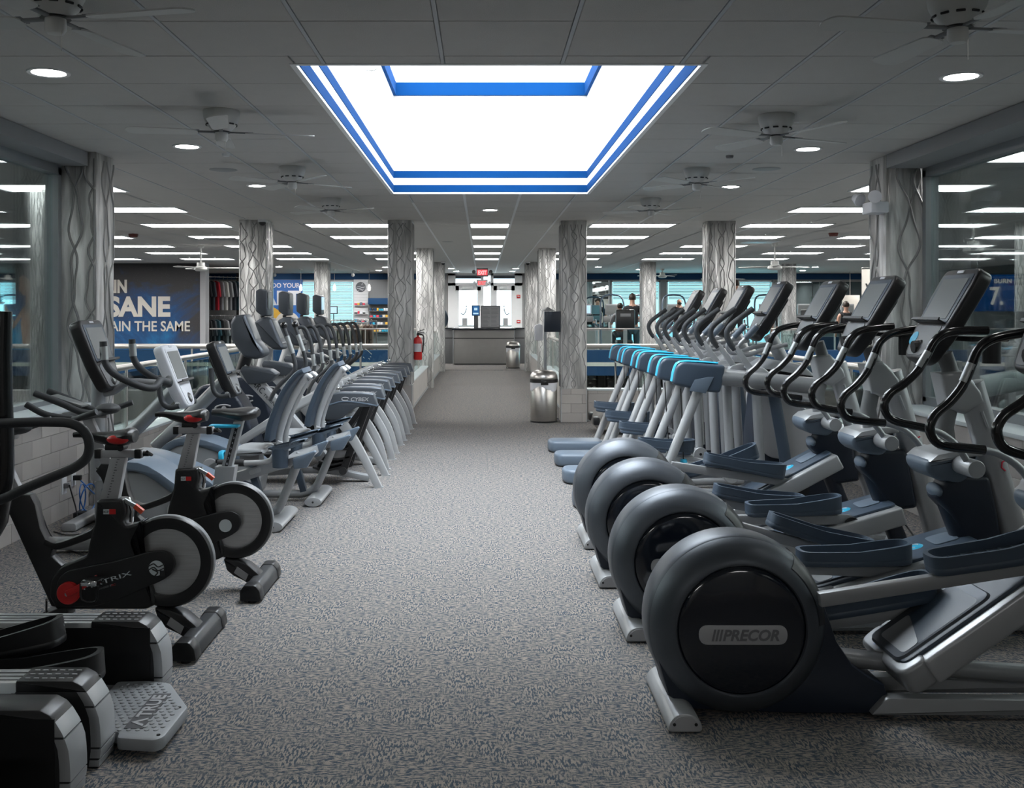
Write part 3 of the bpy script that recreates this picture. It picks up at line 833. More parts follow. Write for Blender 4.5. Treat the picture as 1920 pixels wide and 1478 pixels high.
rod_fan(5.3, 18.5, 'white three-blade fan on a rod over the right hall', .3)
rod_fan(7.75, 18.8, 'white three-blade fan on a rod seen behind the right near column', .8)
rod_fan(6.35, 13.2, 'white three-blade fan on a rod seen through the right window', .2)
rod_fan(6.9, 29.0, 'white three-blade fan by the blue band over the treadmills', .5, .3)
rod_fan(5.2, 29.5, 'brown-hubbed fan near the second right column at the back', .9, .2)
# small ceiling fittings
def disc(name, x, y, r, h, mtl, lab, cat, grp=None, sq=False):
    g = G()
    if sq: g.box(x - r, x + r, y - r, y + r, CH - h, CH + .005, bev=.004)
    else: g.lathe([(0, -h), (r * .85, -h), (r, -h * .4), (r, .004), (0, .004)], (x, y, CH), 'z', 24)
    o = g.obj(name, mtl); tag(o, lab, cat, grp); return o
disc('smoke_detector', -5.55, 16.2, .075, .05, mat('dark_red_brown', (.12, .02, .012), .5), 'dark red smoke detector on the ceiling of the left hall', 'detector')
disc('smoke_detector', 5.5, 16.0, .075, .05, MATS['dark_red_brown'], 'dark red smoke detector on the ceiling of the right hall', 'detector')
disc('ceiling_speaker', -2.25, 8.85, .12, .006, 'midgrey', 'flat round grille in the ceiling between two left downlights', 'speaker grille')
disc('ceiling_speaker', 2.45, 8.8, .12, .006, 'midgrey', 'flat round grille in the ceiling near the third right downlight', 'speaker grille')
disc('ceiling_speaker', -.62, 18.0, .1, .006, 'midgrey', 'flat round grille in the ceiling left of the bridge lights', 'speaker grille')
disc('sprinkler', -2.0, 7.95, .03, .02, 'white', 'small sprinkler cap left of the skylight', 'sprinkler')
disc('sprinkler', 1.95, 8.05, .03, .02, 'greyplastic', 'small sprinkler cap right of the skylight', 'sprinkler')
disc('ceiling_vent', 4.9, 18.0, .28, .01, 'sill', 'square air vent in the ceiling of the right hall', 'vent', sq=True)
disc('ceiling_vent', -4.4, 17.2, .28, .01, 'greyplastic', 'square air vent in the ceiling of the left hall', 'vent', sq=True)
def dome(name, x, y, lab):
    t = thing(name, lab, 'security camera', (x, y, CH))
    g = G(); g.lathe([(0, 0), (.06, 0), (.06, -.035), (0, -.035)], (x, y, CH), 'z', 16); g.obj('mount', 'white', t)
    g = G(); g.ball((x, y, CH - .04), .045, 12); g.obj('dome', 'black', t)
dome('dome_camera', -2.95, 13.66, 'small black and white camera at the top of the second left column')
dome('dome_camera', -.98, 25.3, 'small dark camera at the top of the left bridge column by the desk')
dome('dome_camera', 1.12, 25.3, 'small dark camera at the top of the right bridge column by the desk')
# emergency light on the right near column
t = thing('emergency_light', 'white twin-head emergency light on the right near column', 'emergency light', (3.10, 8.1, 2.32))
g = G(); g.box(3.03, 3.17, 7.95, 8.15, 2.27, 2.36, bev=.01); g.obj('housing', 'whitep', t)
for k, (dx, dy) in enumerate(((-.02, -.13), (-.06, .13))):
    g = G(); c = (3.07 + dx, 8.05 + dy, 2.40); g.lathe([(0, .04), (.03, .04), (.05, -.02), (.052, -.03), (0, -.035)], (0, 0, 0), 'y', 20, mt=Matrix.Translation(c) @ Matrix.Rotation(R(25), 4, 'X') @ Matrix.Rotation(R(20 if k else -25), 4, 'Z'))
    g.obj('lamp_head', 'whitep', t)
# exit sign over the doors
t = thing('exit_sign', 'red EXIT sign hanging over the bridge before the doors', 'exit sign', (.0, 27.9, 2.5))
g = G(); g.box(-.17, .15, 27.9, 27.95, 2.45, 2.68, bev=.01); g.obj('housing', 'midgrey', t)
g = G(); g.box(-.15, .13, 27.888, 27.9, 2.49, 2.64); g.obj('red_panel', 'exitred', t)
g = G(); text(g, 'EXIT', (-.125, 27.886, 2.505), (1, 0, 0), (0, 0, 1), .23, .11, .003, bold=.03); g.obj('lettering', mat('exit_letter', (.9, .5, .5), .4, emit=(1, .45, .45), es=1.3, var=0), t)
for dx in (-.24, .22):
    g = G(); g.ball((dx, 27.92, 2.58), .055, 12); g.obj('lamp_head', 'greyplastic', t)
t = thing('exit_sign', 'second, paler EXIT sign fixed above the door frame', 'exit sign', (.0, 32.8, 2.3))
g = G(); g.box(-.20, .16, 32.88, 32.99, 2.30, 2.52, bev=.01); g.obj('housing', 'white', t)
g = G(); text(g, 'EXIT', (-.15, 32.876, 2.35), (1, 0, 0), (0, 0, 1), .26, .13, .004, bold=.02); g.obj('lettering', 'exitred', t)
g = G(); g.ball((-.26, 32.85, 2.42), .05, 10); g.ball((.22, 32.85, 2.42), .05, 10); g.obj('lamp_head', 'white', t)

# added fill panels behind the camera, out of view, brightening the near end
for x in (-2.0, 2.2):
    dup(proto, (x, -2.2, CH), 'added unseen fill light panel behind the camera, %s' % {-2.0: 'left', .1: 'middle', 2.2: 'right'}[x], 'fluorescent ceiling panels')
# ================================================================== CARDIO MACHINES, RIGHT ROW
def rot2(p, c, a):
    x, z = p[0] - c[0], p[1] - c[1]
    return (c[0] + x * math.cos(a) - z * math.sin(a), c[1] + x * math.sin(a) + z * math.cos(a))
def at_y(pts, y): return [(p[0], y, p[1]) for p in pts]

def console(t, T, B, y, user, w=.36, th=.075, body='black', face='slate', lower='greyplastic', sticker=None, tray=True, knob=True, name='console'):
    """touch-screen head: T, B = top and bottom of the face (x, z); user = -1 or 1, the side the face looks to"""
    ey = Vector((T[0] - B[0], 0, T[1] - B[1])); L = ey.length; ey.normalize()
    n = Vector((-ey.z, 0, ey.x)) * (1 if -ey.z * user > 0 else -1)
    ex = ey.cross(n)
    mt = frame_mt(Vector((B[0], y, B[1])), ex, ey)
    out = fillet([(-w * .5, L), (w * .5, L), (w * .52, L * .80), (w * .47, L * .34), (w * .30, 0), (-w * .30, 0), (-w * .47, L * .34), (-w * .52, L * .80)], .055, 5)
    g = G(); g.prism(out, -th, 0, 'z', bev=.016, mt=mt, seg=3)
    g.prism(fillet([(-w * .36, L * .8), (w * .36, L * .8), (w * .20, L * .15), (-w * .20, L * .15)], .04, 4), -th * 1.35, -th * .9, 'z', bev=.015, mt=mt)
    c = g.obj(name, body, t)
    g = G(); g.prism(fillet([(-w * .44, L * .93), (w * .44, L * .93), (w * .42, L * .40), (-w * .42, L * .40)], .015, 3), -.002, .0035, 'z', bev=.002, mt=mt); g.obj('screen_bezel', face, c)
    g = G(); g.prism(fillet([(-w * .36, L * .88), (w * .36, L * .88), (w * .35, L * .44), (-w * .35, L * .44)], .004, 2), .002, .0055, 'z', mt=mt); g.obj('screen', 'screen', c)
    g = G(); g.prism(fillet([(-w * .38, L * .37), (w * .38, L * .37), (w * .24, L * .04), (-w * .24, L * .04)], .03, 4), -.002, .004, 'z', bev=.002, mt=mt); g.obj('keypad', lower, c)
    if knob:
        g = G(); g.lathe([(0, .012), (.03, .012), (.038, .004), (.045, .002)], (0, L * .13, 0), 'z', 20, mt=mt); g.obj('dial', 'black' if lower != 'black' else 'midgrey', c)
        g = G(); g.lathe([(0, .014), (.018, .014), (.020, .010)], (0, L * .13, 0), 'z', 16, mt=mt); g.obj('dial_cap', 'alu', c)
    if tray:
        g = G(); g.box(-w * .40, w * .40, L * .385, L * .40, -.002, .04, bev=.004, mt=mt); g.box(-w * .40, w * .40, L * .385, L * .415, .036, .042, mt=mt); g.obj('reading_shelf', 'black', c)
    g = G(); g.box(-w * .09, w * .09, L * .945, L * .975, -.002, .003, bev=.002, mt=mt); g.obj('logo_plate', 'whitep', c)
    if sticker:
        g = G(); g.lathe([(0, .006), (.035, .006), (.036, .003)], (-w * .26, L * .22, 0), 'z', 20, mt=mt); g.obj('sticker', sticker, c, 'round sticker on the console')
    return c

def pedal_tray(t, c, ang, y, L=.52, w=.165, mtl='slate', name='pedal'):
    """boat-shaped foot plate with a raised rim, long axis along x, tilted by ang"""
    mt = Matrix.Translation((c[0], y, c[1])) @ Matrix.Rotation(-ang, 4, 'Y')
    o = fillet([(-L / 2, -w * .42), (-L * .1, -w * .5), (L * .3, -w * .5), (L / 2, -w * .36), (L / 2, w * .36), (L * .3, w * .5), (-L * .1, w * .5), (-L / 2, w * .42)], .055, 5)
    g = G(); g.prism(o, -.035, 0, 'z', bev=.012, mt=mt)
    n = len(o)
    inn = [(p[0] * .93, p[1] * .84) for p in o]; H = lambda p: .035 + .03 * max(0, p[0] / (L / 2))
    rows = []
    for k, (pts, hf) in enumerate(((o, lambda p: -.006), (o, H), (inn, H), (inn, lambda p: 0))):
        rows.append([g.bm.verts.new(mt @ Vector((p[0], p[1], hf(q)))) for p, q in zip(pts, o)])
    fs = []
    for a, b in zip(rows[:-1], rows[1:]):
        for i in range(n): fs.append(g.bm.faces.new((a[i], a[(i + 1) % n], b[(i + 1) % n], b[i])))
    bmesh.ops.recalc_face_normals(g.bm, faces=fs)
    p = g.obj(name, mtl, t)
    g = G()
    for k in range(9): g.box(-L * .40 + k * L * .09, -L * .40 + k * L * .09 + .006, -w * .34, w * .34, 0, .004, mt=mt)
    q = g.obj('tread_ribs', 'slate2' if mtl == 'slate' else 'greyplastic', p)
    return p

def elliptical(i, loc, ramp_deg, lab, ped, dots=True, dots_c='cyan'):
    """rear-drive elliptical with a moving ramp; template drawn at depth 4.86"""
    D = 4.86
    t = thing('elliptical_trainer', lab, 'elliptical trainer', (.94, D, 0), 'ramp ellipticals in the right row')
    cx, cz = .944, .338
    # rear stabiliser
    foot = fillet([(.655, .004), (.785, .004), (.775, .045), (.745, .07), (.695, .07), (.665, .045)], .02, 3)
    g = G(); g.prism(foot, D - .25, D + .25, bev=.006); g.obj('rear_foot', 'silver2', t)
    g = G(); g.prism([(.72 + (p[0] - .72) * .80, .034 + (p[1] - .034) * .78) for p in foot], D - .254, D - .249); g.prism([(.72 + (p[0] - .72) * .80, .034 + (p[1] - .034) * .78) for p in foot], D + .249, D + .254)
    fe = g.obj('end_cap', 'badge', t); fe['kind'] = 'stuff'
    g = G()
    for sx in (.68, .757): g.cyl((sx, D - .256, .034), (sx, D - .253, .034), .006, 8)
    g.obj('bolts', 'black', t)['kind'] = 'stuff'
    # flywheel shell
    g = G()
    g.lathe([(.234, -.156), (.239, -.1635), (.245, -.164), (.260, -.158), (.282, -.145), (.304, -.126), (.318, -.106), (.3255, -.088), (.3235, -.085), (.3265, -.082), (.332, -.055), (.335, -.02), (.335, .02), (.332, .055), (.3265, .082), (.3235, .085), (.3255, .088), (.318, .106), (.304, .126), (.282, .145), (.260, .158), (.245, .164), (.239, .1635), (.234, .156)], (cx, D, cz), 'y', 72)
    sh = g.obj('flywheel_cover', 'graphite', t)
    for s in (-1, 1):
        g = G(); g.lathe([(0, s * .176), (.10, s * .1745), (.17, s * .170), (.208, s * .163), (.224, s * .161), (.236, s * .150)], (cx, D, cz), 'y', 56); g.obj('side_lens', 'lens', t)
        g = G(); g.lathe([(.236, s * .140), (.232, s * .136), (.228, s * .136)], (cx, D, cz), 'y', 56); g.bm.free()
        g = G(); bx = fillet([(cx - .16, cz - .034), (cx + .16, cz - .034), (cx + .16, cz + .036), (cx - .16, cz + .036)], .035, 6)
        g.prism([(p[0], p[1] - .012) for p in bx], D + s * .168, D + s * .1795, bev=.002); b = g.obj('badge', 'badge', t)
        g = G()
        xd = (1, 0, 0) if s < 0 else (-1, 0, 0); ox = cx - .075 if s < 0 else cx + .075
        text(g, 'PRECOR', (ox, D + s * .180, cz - .032), xd, (0, 0, 1), .205, .042, .0015, bold=.03, shear=.25)
        for k in range(3):
            x0 = cx - .115 + k * .013 if s < 0 else cx + .115 - k * .013
            g.prism([(x0, cz - .032), (x0 + .007, cz - .032), (x0 + .016 * -s, cz + .01), (x0 + .009 * -s, cz + .01)], D + s * .180, D + s * .1815)
        g.obj('lettering', 'badgetext', b)
        # dark slot where the crank arm comes out
        g = G(); g.lathe([(.290, s * .142), (.306, s * .128), (.320, s * .108), (.3285, s * .088), (.335, s * .055), (.338, s * .03), (.325, s * .03), (.31, s * .07), (.285, s * .12)], (cx, D, cz), 'y', 14, a0=R(2), a1=R(50)); g.obj('crank_slot', 'black', sh)
    # floor-hugging skirt behind and under the wheel
    sk = tr([(425, 610), (470, 765), (560, 820), (1000, 842), (1400, 850), (1362, 722), (1300, 690), (1230, 640), (1165, 540), (1110, 380), (1040, 420), (700, 700)], 3.74, 2.18, 1040, 960)
    sk = [(p[0], max(.012, p[1])) for p in sk]
    g = G(); g.prism(sk, D - .105, D + .105, bev=.012); g.obj('lower_skirt', 'navy', t)
    # frame rails along the floor, front foot
    for s in (-1, 1):
        g = G(); g.prism(fillet([(1.42, .02), (1.48, .085), (2.70, .065), (2.70, .02)], .015, 3), D + s * .11 - .03, D + s * .11 + .03, bev=.006); g.obj('base_rail', 'silver', t)
    g = G(); g.tube([(1.35, D, .19), (1.7, D, .15), (2.6, D, .09)], .035, 12); g.obj('base_tube', 'silver', t)
    g = G(); g.prism(fillet([(2.58, .004), (2.72, .004), (2.70, .07), (2.60, .07)], .02, 3), D - .32, D + .32, bev=.006); g.obj('front_foot', 'silver2', t)
    # mast
    g = G(); g.tube(at_y([(2.33, 1.16), (2.37, 1.02), (2.45, .74), (2.56, .36), (2.64, .06)], D), .064, 18, sm=4, flat=.95); g.obj('mast', 'silver2', t)
    g = G(); g.prism(tr([(1030, 655), (1145, 640), (1200, 690), (1240, 745), (1256, 800), (1160, 862), (1070, 835)], D, 2.737, 1380, 460), D - .066, D + .066, bev=.02, seg=3); hd = g.obj('mast_head', 'silver2', t)
    g = G()
    for s in (-1, 1): g.tube([(2.355, D + s * .070, 1.03), (2.385, D + s * .072, .95)], .007, 8); 
    g.obj('side_brackets', 'silver2', hd)['kind'] = 'stuff'
    g = G(); g.tube(at_y([(2.22, 1.05), (2.20, .95), (2.22, .80)], D - .02), .045, 12, flat=.8); g.obj('inner_post', 'greyplastic', t)
    g = G(); g.tube(at_y([(2.27, 1.12), (2.21, 1.30)], D), .038, 14); g.obj('neck', 'greyplastic', t)
    # pivot housing and curved tower shroud
    g = G(); g.prism(fillet([(2.07, .805), (2.075, .755), (2.12, .715), (2.24, .70), (2.30, .76), (2.32, .84), (2.20, .83)], .025, 4), D - .125, D + .125, bev=.02, seg=3); g.obj('knuckle_housing', 'slate2', t)
    g = G(); g.tube([(2.10, D, .84), (2.14, D, .865), (2.24, D, .875), (2.33, D, .86)], .018, 8, sm=3); g.bm.free()
    g = G(); g.prism(fillet([(2.08, .80), (2.12, .835), (2.25, .86), (2.33, .855), (2.33, .83), (2.22, .82), (2.13, .80)], .008, 3), D - .135, D + .135, bev=.006); g.obj('housing_trim', 'silver2', t)
    tw = tr([(385, 735), (430, 700), (700, 700), (745, 900), (792, 1172), (545, 1205), (500, 1080), (420, 950), (322, 850), (345, 790), (375, 768)], D, 3.696, 1660, 700)
    g = G(); g.prism(fillet(tw, .02, 3), D - .06, D + .06, bev=.022, seg=3); tow = g.obj('tower_shroud', 'navy', t)
    g = G(); e = tr([(345, 808)], D, 3.696, 1660, 700)[0]; g.ball((e[0] + .006, D, e[1]), .042, 16, sx=.55, sy=1.8, sz=.85); g.obj('shroud_tip', 'slate2', tow)
    g = G(); g.tube(at_y([(2.20, .66), (2.30, .40), (2.42, .10)], D), .05, 12, flat=1.1); g.obj('tower_leg', 'navy', t)
    for s, a in ((-1, ped['arm_near']), (1, ped['arm_far'])):
        y = D + s * .235
        g = G(); g.lathe([(0, -.055), (.038, -.055), (.042, -.048), (.042, .10), (.036, .11), (0, .11)], (2.225, y + (0 if s < 0 else -.055), .79), 'y', 24); g.obj('pivot_cylinder', 'silver2', t)
        pv = (2.225, .79)
        grip = [(2.30, 1.415), (2.194, 1.413), (2.115, 1.402), (2.062, 1.367), (2.027, 1.305), (1.986, 1.235), (1.925, 1.175), (1.86, 1.13), (1.832, 1.078), (1.85, 1.024), (1.90, .997), (1.99, .977), (2.04, .966)]
        grip = [rot2(p, pv, a) for p in grip]
        g = G(); g.tube(at_y(grip, y), .0195, 14, sm=4); gr = g.obj('arm_grip', 'gloss', t)
        hs = [rot2(p, pv, a) for p in ((2.034, 1.318), (1.992, 1.248))]
        g = G(); g.tube([(q_[0] - .003, y - .0015, q_[1] - .001) for q_ in hs], .0188, 14); g.obj('pulse_sensor', 'alu', gr)
        lev = [rot2(p, pv, a) for p in ((2.03, .968), (2.10, .94), (2.165, .885), pv)]
        g = G(); g.tube(at_y(lev, y), .0155, 10, sm=4); g.obj('arm_lever', 'silver', t)
        low = [pv, (2.10, .62), (2.02, .50)] if s < 0 else [pv, (2.14, .60), (2.06, .46)]
    # ramp, turned about its lower end
    ra = R(ramp_deg); mt = Matrix.Translation((1.56, D, .17)) @ Matrix.Rotation(-ra, 4, 'Y')
    RL = .82 if ramp_deg > 20 else .80
    g = G(); g.box(.06, RL, -.215, .215, -.055, .045, bev=.014, mt=mt, seg=3); rp = g.obj('ramp', 'silver2', t)
    g = G(); g.prism(fillet([(-.04, -.20), (.08, -.215), (.08, .215), (-.04, .20)], .05, 5), -.05, .052, 'z', bev=.016, mt=mt, seg=3); g.obj('ramp_end', 'silver', rp)
    g = G(); g.prism(fillet([(0, -.165), (RL - .01, -.165), (RL - .01, .165), (0, .165)], .04, 5), .040, .060, 'z', bev=.008, mt=mt)
    rt = g.obj('ramp_top', 'slate', rp)
    # dished lid: raised rim round a sunken tray
    o = fillet([(.012, -.13), (.40, -.13), (.40, .13), (.012, .13)], .04, 5); n = len(o)
    g = G(); rows = []
    for k_, h_ in ((1.10, .060), (1.06, .068), (1.0, .066), (.86, .061)):
        rows.append([g.bm.verts.new(mt @ Vector((.206 + (p[0] - .206) * k_, p[1] * k_, h_))) for p in o])
    for a, b in zip(rows[:-1], rows[1:]):
        for q in range(n): g.bm.faces.new((a[q], a[(q + 1) % n], b[(q + 1) % n], b[q]))
    bmesh.ops.recalc_face_normals(g.bm, faces=g.bm.faces[:]); g.obj('dished_rim', 'graphite', rp)
    g = G(); g.prism(fillet([(.03, -.11), (.10, -.11), (.17, .11), (.03, .11)], .02, 3), .0605, .0625, 'z', mt=mt); g.obj('tread_pad', 'silver', rp)
    g = G(); g.lathe([(0, .0625), (.036, .0625), (.040, .060)], (.545, -.0, 0), 'z', 24, mt=mt); dc = g.obj('decal', 'cyan', rp, 'round blue decal on the ramp')
    g = G(); g.tube([Vector((.545 + .022 * math.cos(q * .5), .022 * math.sin(q * .5), .0635)) for q in range(10)], .003, 5, mt=mt); g.obj('swirl', 'whitep', dc)
    g = G(); g.prism(fillet([(.62, -.07), (.74, -.07), (.74, .07), (.62, .07)], .03, 4), .058, .066, 'z', bev=.003, mt=mt); g.obj('thumb_rest', 'slate2', rp)
    # swinging foot arms and their pedals
    for s, key in ((-1, 'near'), (1, 'far')):
        y = D + s * .165
        (x0, z0, x1, z1) = ped[key]
        L = math.hypot(x1 - x0, z1 - z0); a = math.atan2(z1 - z0, x1 - x0)
        m2 = Matrix.Translation((x0, y, z0)) @ Matrix.Rotation(-a, 4, 'Y')
        g = G(); g.box(0, L, -.02, .02, -.028, .024, bev=.006, mt=m2); bar = g.obj('foot_arm', 'silver', t)
        g = G(); g.lathe([(0, -.03), (.045, -.03), (.045, .03), (0, .03)], (x1, y, z1 - .03), 'y', 20); g.obj('ramp_roller', 'black', bar)
        u = ped.get('at', .6) if s < 0 else ped.get('atf', .62)
        c = (x0 + (x1 - x0) * u - math.sin(a) * .062, z0 + (z1 - z0) * u + math.cos(a) * .062)
        pedal_tray(t, c, a + R(ped.get('tilt', 2) if s < 0 else ped.get('tiltf', -2)), y - s * .0)
    # console, cup holder
    console(t, (2.30, 1.705), (2.055, 1.275), D, -1, sticker='cyan' if i == 1 else None)
    g = G(); g.box(2.24, 2.42, D - .20, D + .02, 1.36, 1.385, bev=.008); g.lathe([(.040, 0), (.042, .12), (.036, .12), (.034, .008), (0, .008), (0, 0)], (2.36, D - .15, 1.26), 'z', 18); g.obj('cup_holder', 'black', t)
    g = G(); g.tube(at_y([(2.06, 1.33), (2.22, 1.34)], D), .03, 8); g.obj('console_bracket', 'black', t)
    # pink pen marks
    g = G(); q = [(2.475, .80), (2.455, .79), (2.452, .765), (2.47, .75)]
    g.tube([(x, D - .061, z) for x, z in q], .004, 5); g.obj('pink_mark', 'redled', t, 'small pink pen mark on the mast')
    # power cable at the front
    g = G(); g.tube([(2.66, D - .1, .2), (2.74, D - .12, .12), (2.80, D - .2, .02), (2.95, D - .1, .012), (3.15, D, .012)], .006, 6, sm=4); g.obj('power_cord', 'black', t)
    t.location = loc
    return t
P0 = dict(near=(1.22, .455, 2.14, .60), far=(1.16, .24, 1.92, .36), arm_near=R(0), arm_far=R(7), at=.72, tilt=0, atf=.50, tiltf=1)
P1 = dict(near=(1.22, .33, 2.02, .30), far=(1.16, .47, 1.90, .27), arm_near=R(0), arm_far=R(7), at=.62, tilt=3, atf=.66, tiltf=-3)
P2 = dict(near=(1.22, .36, 2.05, .36), far=(1.16, .44, 1.92, .30), arm_near=R(4), arm_far=R(7), at=.62, tilt=2, atf=.6, tiltf=0)
P3 = dict(near=(1.22, .52, 2.05, .40), far=(1.16, .38, 1.95, .46), arm_near=R(4), arm_far=R(8), at=.55, tilt=-3, atf=.58, tiltf=10)
elliptical(0, (.94, 3.87, 0), 35, 'dark elliptical with the round flywheel cover nearest the camera', P0)
elliptical(1, (.93, 4.86, 0), 16, 'second elliptical in the right row, blue sticker on its screen head', P1)
elliptical(2, (.91, 5.76, 0), 16, 'third elliptical in the right row, ramp set low', P2)
elliptical(3, (.92, 6.66, 0), 28, 'fourth elliptical in the right row, farthest of those with round covers', P3)

def cross_trainer(lab):
    """adaptive-motion trainer with two overhead beams; template drawn at depth 7.85"""
    D = 7.85
    t = thing('adaptive_trainer', lab, 'cross trainer', (1.7, D, 0), 'beam cross trainers in the right row')
    for s in (-1, 1):
        y = D + s * .33
        z_ = D - .37
        # cap on the rear end of the beam
        pod = [(1.41, .93), (1.395, 1.02), (1.42, 1.10), (1.46, 1.14), (1.80, 1.115), (1.745, .905), (1.60, .915), (1.56, .96), (1.50, .94)]
        pod = fillet([(1.40, .965), (1.42, 1.085), (1.465, 1.13), (1.79, 1.105), (1.75, .90), (1.62, .915)], .03, 4)
        g = G(); g.prism(pod, y - .065, y + .065, bev=.02, seg=3); pd = g.obj('beam_cap', 'slate', t)
        g = G(); g.tube([(1.402, y, .985), (1.42, y, 1.075), (1.462, y, 1.128), (1.60, y, 1.128), (1.74, y, 1.118)], .0085, 8, sm=3, flat=4.0, up=(0, 1, 0)); g.obj('trim_strip', 'cyan', pd, 'cyan strip over the beam cap')
        g = G(); g.prism([(1.66, 1.02), (1.70, 1.02), (1.64, .90), (1.52, .92), (1.56, 1.0)], y - .072, y - .06, bev=.003); g.obj('leg_socket', 'slate2', pd)
        g = G(); g.tube(at_y([(1.74, 1.02), (2.1, .985), (2.45, .95)], y), .062, 18); g.obj('overhead_beam', 'silver', t)
        g = G(); g.tube(at_y([(1.62, .96), (1.24, .03)], y), .036, 14); g.obj('rear_leg', 'silver2', t)
        # hanging links with their lower knuckles
        g = G(); g.tube(at_y([(1.83, .99), (1.84, .70), (1.86, .30)], y - s * .09), .034, 12); lk = g.obj('hanging_link', 'silver2', t)
        g = G(); g.lathe([(0, -.04), (.055, -.04), (.06, -.03), (.06, .03), (.055, .04), (0, .04)], (1.86, y - s * .09, .28), 'y', 20); g.obj('knuckle', 'silver2', lk)
        g = G(); g.cyl((1.86, y - s * .09 - .043, .28), (1.86, y - s * .09 + .043, .28), .012, 10); g.obj('pin', 'black', lk)
        g = G(); g.tube(at_y([(2.03, .97), (2.05, .6), (2.07, .24)], y - s * .02), .036, 12); g.obj('front_post', 'silver', t)
        g = G(); g.tube(at_y([(2.16, .95), (2.24, .5), (2.30, .1)], y - s * .05), .045, 10, flat=.5); g.obj('rear_panel_post', 'slate', t)
        g = G(); g.tube(at_y([(1.86, .28), (1.62, .34), (1.38, .44)], y - s * .09), .022, 8); g.obj('foot_lever', 'silver2', t)
        pedal_tray(t, (1.38 if s < 0 else 1.45, .50 if s < 0 else .42), R(-6), y - s * .11, L=.42, w=.17)
        # cable and its anchor
        g = G(); g.cyl((1.47, y, .93), (1.50, y - s * .04, .36), .0045, 6); g.obj('cable', 'black', t)
        g = G(); g.lathe([(0, .02), (.03, .02), (.045, -.02), (.045, -.035), (0, -.035)], (1.50, y - s * .04, .36), 'z', 18); an = g.obj('cable_anchor', 'whitep', t)
        g = G(); g.lathe([(0, .045), (.022, .045), (.028, .021), (0, .021)], (1.50, y - s * .04, .36), 'z', 14); g.obj('anchor_clip', 'cyan', an)
        # hand lever
        hp = [(2.02, 1.52), (1.93, 1.455), (1.85, 1.39), (1.825, 1.33), (1.85, 1.26), (1.885, 1.215)]
        g = G(); g.tube(at_y(hp, y - s * .06), .022, 12, sm=4); g.obj('arm_grip', 'foam', t)
        g = G(); g.prism([(1.87, 1.235), (1.90, 1.245), (2.06, 1.03), (2.02, 1.00)], y - s * .06 - .02, y - s * .06 + .02, bev=.004); g.obj('arm_lever', 'silver2', t)
        g = G(); g.prism(fillet([(1.93, .985), (1.98, 1.07), (2.08, 1.09), (2.16, 1.02), (2.17, .96), (1.95, .96)], .03, 4), y - s * .05 - .05, y - s * .05 + .05, bev=.012); g.obj('arm_pivot_cover', 'silver2', t)
        # inner fixed handle loop
        g = G(); g.tube(at_y([(2.30, 1.25), (2.12, 1.21), (2.00, 1.17), (1.95, 1.19), (1.94, 1.24), (2.00, 1.31), (2.08, 1.40)], y - s * .15), .017, 10, sm=4); g.obj('fixed_handle', 'silver', t)
        g = G(); g.tube(at_y([(1.985, 1.295), (2.07, 1.385)], y - s * .15), .024, 10); g.obj('sensor_grip', 'slate2', t)
    # long rounded rear foot
    g = G(); g.prism(fillet([(.74, .0 + D - .17), (.70, D - .08), (.70, D + .08), (.74, D + .17), (1.28, D + .19), (1.28, D - .19)], .08, 6), .005, .125, 'z', bev=.03, seg=3); g.obj('rear_base', 'slate2', t)
    g = G(); g.box(1.2, 2.6, D - .06, D + .06, .02, .10, bev=.015); g.obj('base_beam', 'silver', t)
    for s in (-1, 1):
        g = G(); g.tube([(1.24, D + s * .33, .05), (1.9, D + s * .30, .05), (2.5, D + s * .26, .05)], .032, 10); g.obj('floor_rail', 'silver', t)
    # front tower with the grey side panels
    g = G(); g.prism(fillet([(2.06, .08), (2.05, .55), (2.10, 1.02), (2.22, 1.10), (2.50, .98), (2.66, .5), (2.70, .03), (2.10, .03)], .05, 4), D - .16, D + .16, bev=.03, seg=3); g.obj('front_tower', 'navy', t)
    for s in (-1, 1):
        pn = fillet([(2.08, .88), (2.10, .46), (2.17, .40), (2.52, .35), (2.60, .62), (2.50, .93)], .04, 5)
        g = G(); g.prism(pn, D + s * .155, D + s * .19, bev=.012); g.obj('side_panel', 'badge', t)
    g = G(); g.tube(at_y([(2.36, 1.04), (2.22, 1.32)], D), .05, 14); g.obj('neck', 'silver', t)
    g = G(); g.prism(fillet([(2.05, 1.06), (2.18, 1.14), (2.42, 1.10), (2.55, .98), (2.30, .96)], .03, 4), D - .20, D + .20, bev=.03, seg=3); g.obj('shoulder_cover', 'midgrey', t)
    console(t, (2.30, 1.735), (2.055, 1.30), D, -1)
    return t
a0 = cross_trainer('cross trainer with cyan-topped beams, nearest of its four in the right row')
ppos = [(1.69, 7.85), (1.70, 8.98), (1.70, 9.97), (1.70, 10.95)]
for k, nm in ((1, 'second of the four cyan-topped cross trainers'), (2, 'third of the four cyan-topped cross trainers'), (3, 'farthest of the four cyan-topped cross trainers')):
    dup(a0, (ppos[k][0], ppos[k][1], 0), nm)
a0.location = (1.69, 7.85, 0)
# ================================================================== CARDIO MACHINES, LEFT ROW
def path_bar(g, pts, w, y0, y1, bev=.006, sm=4):
    """flat bar of width w that follows a path in the xz plane"""
    P = smooth([(p[0], 0, p[1]) for p in pts], sm); A, B = [], []
    for i in range(len(P)):
        t = (P[min(i + 1, len(P) - 1)] - P[max(i - 1, 0)]).normalized(); n = Vector((-t.z, 0, t.x))
        ww = w if not isinstance(w, (list, tuple)) else w[0] + (w[1] - w[0]) * i / (len(P) - 1)
        A.append(P[i] + n * ww / 2); B.append(P[i] - n * ww / 2)
    pts2 = [(p.x, p.z) for p in A] + [(p.x, p.z) for p in reversed(B)]
    g.prism(pts2, y0, y1, bev=bev)
    return g

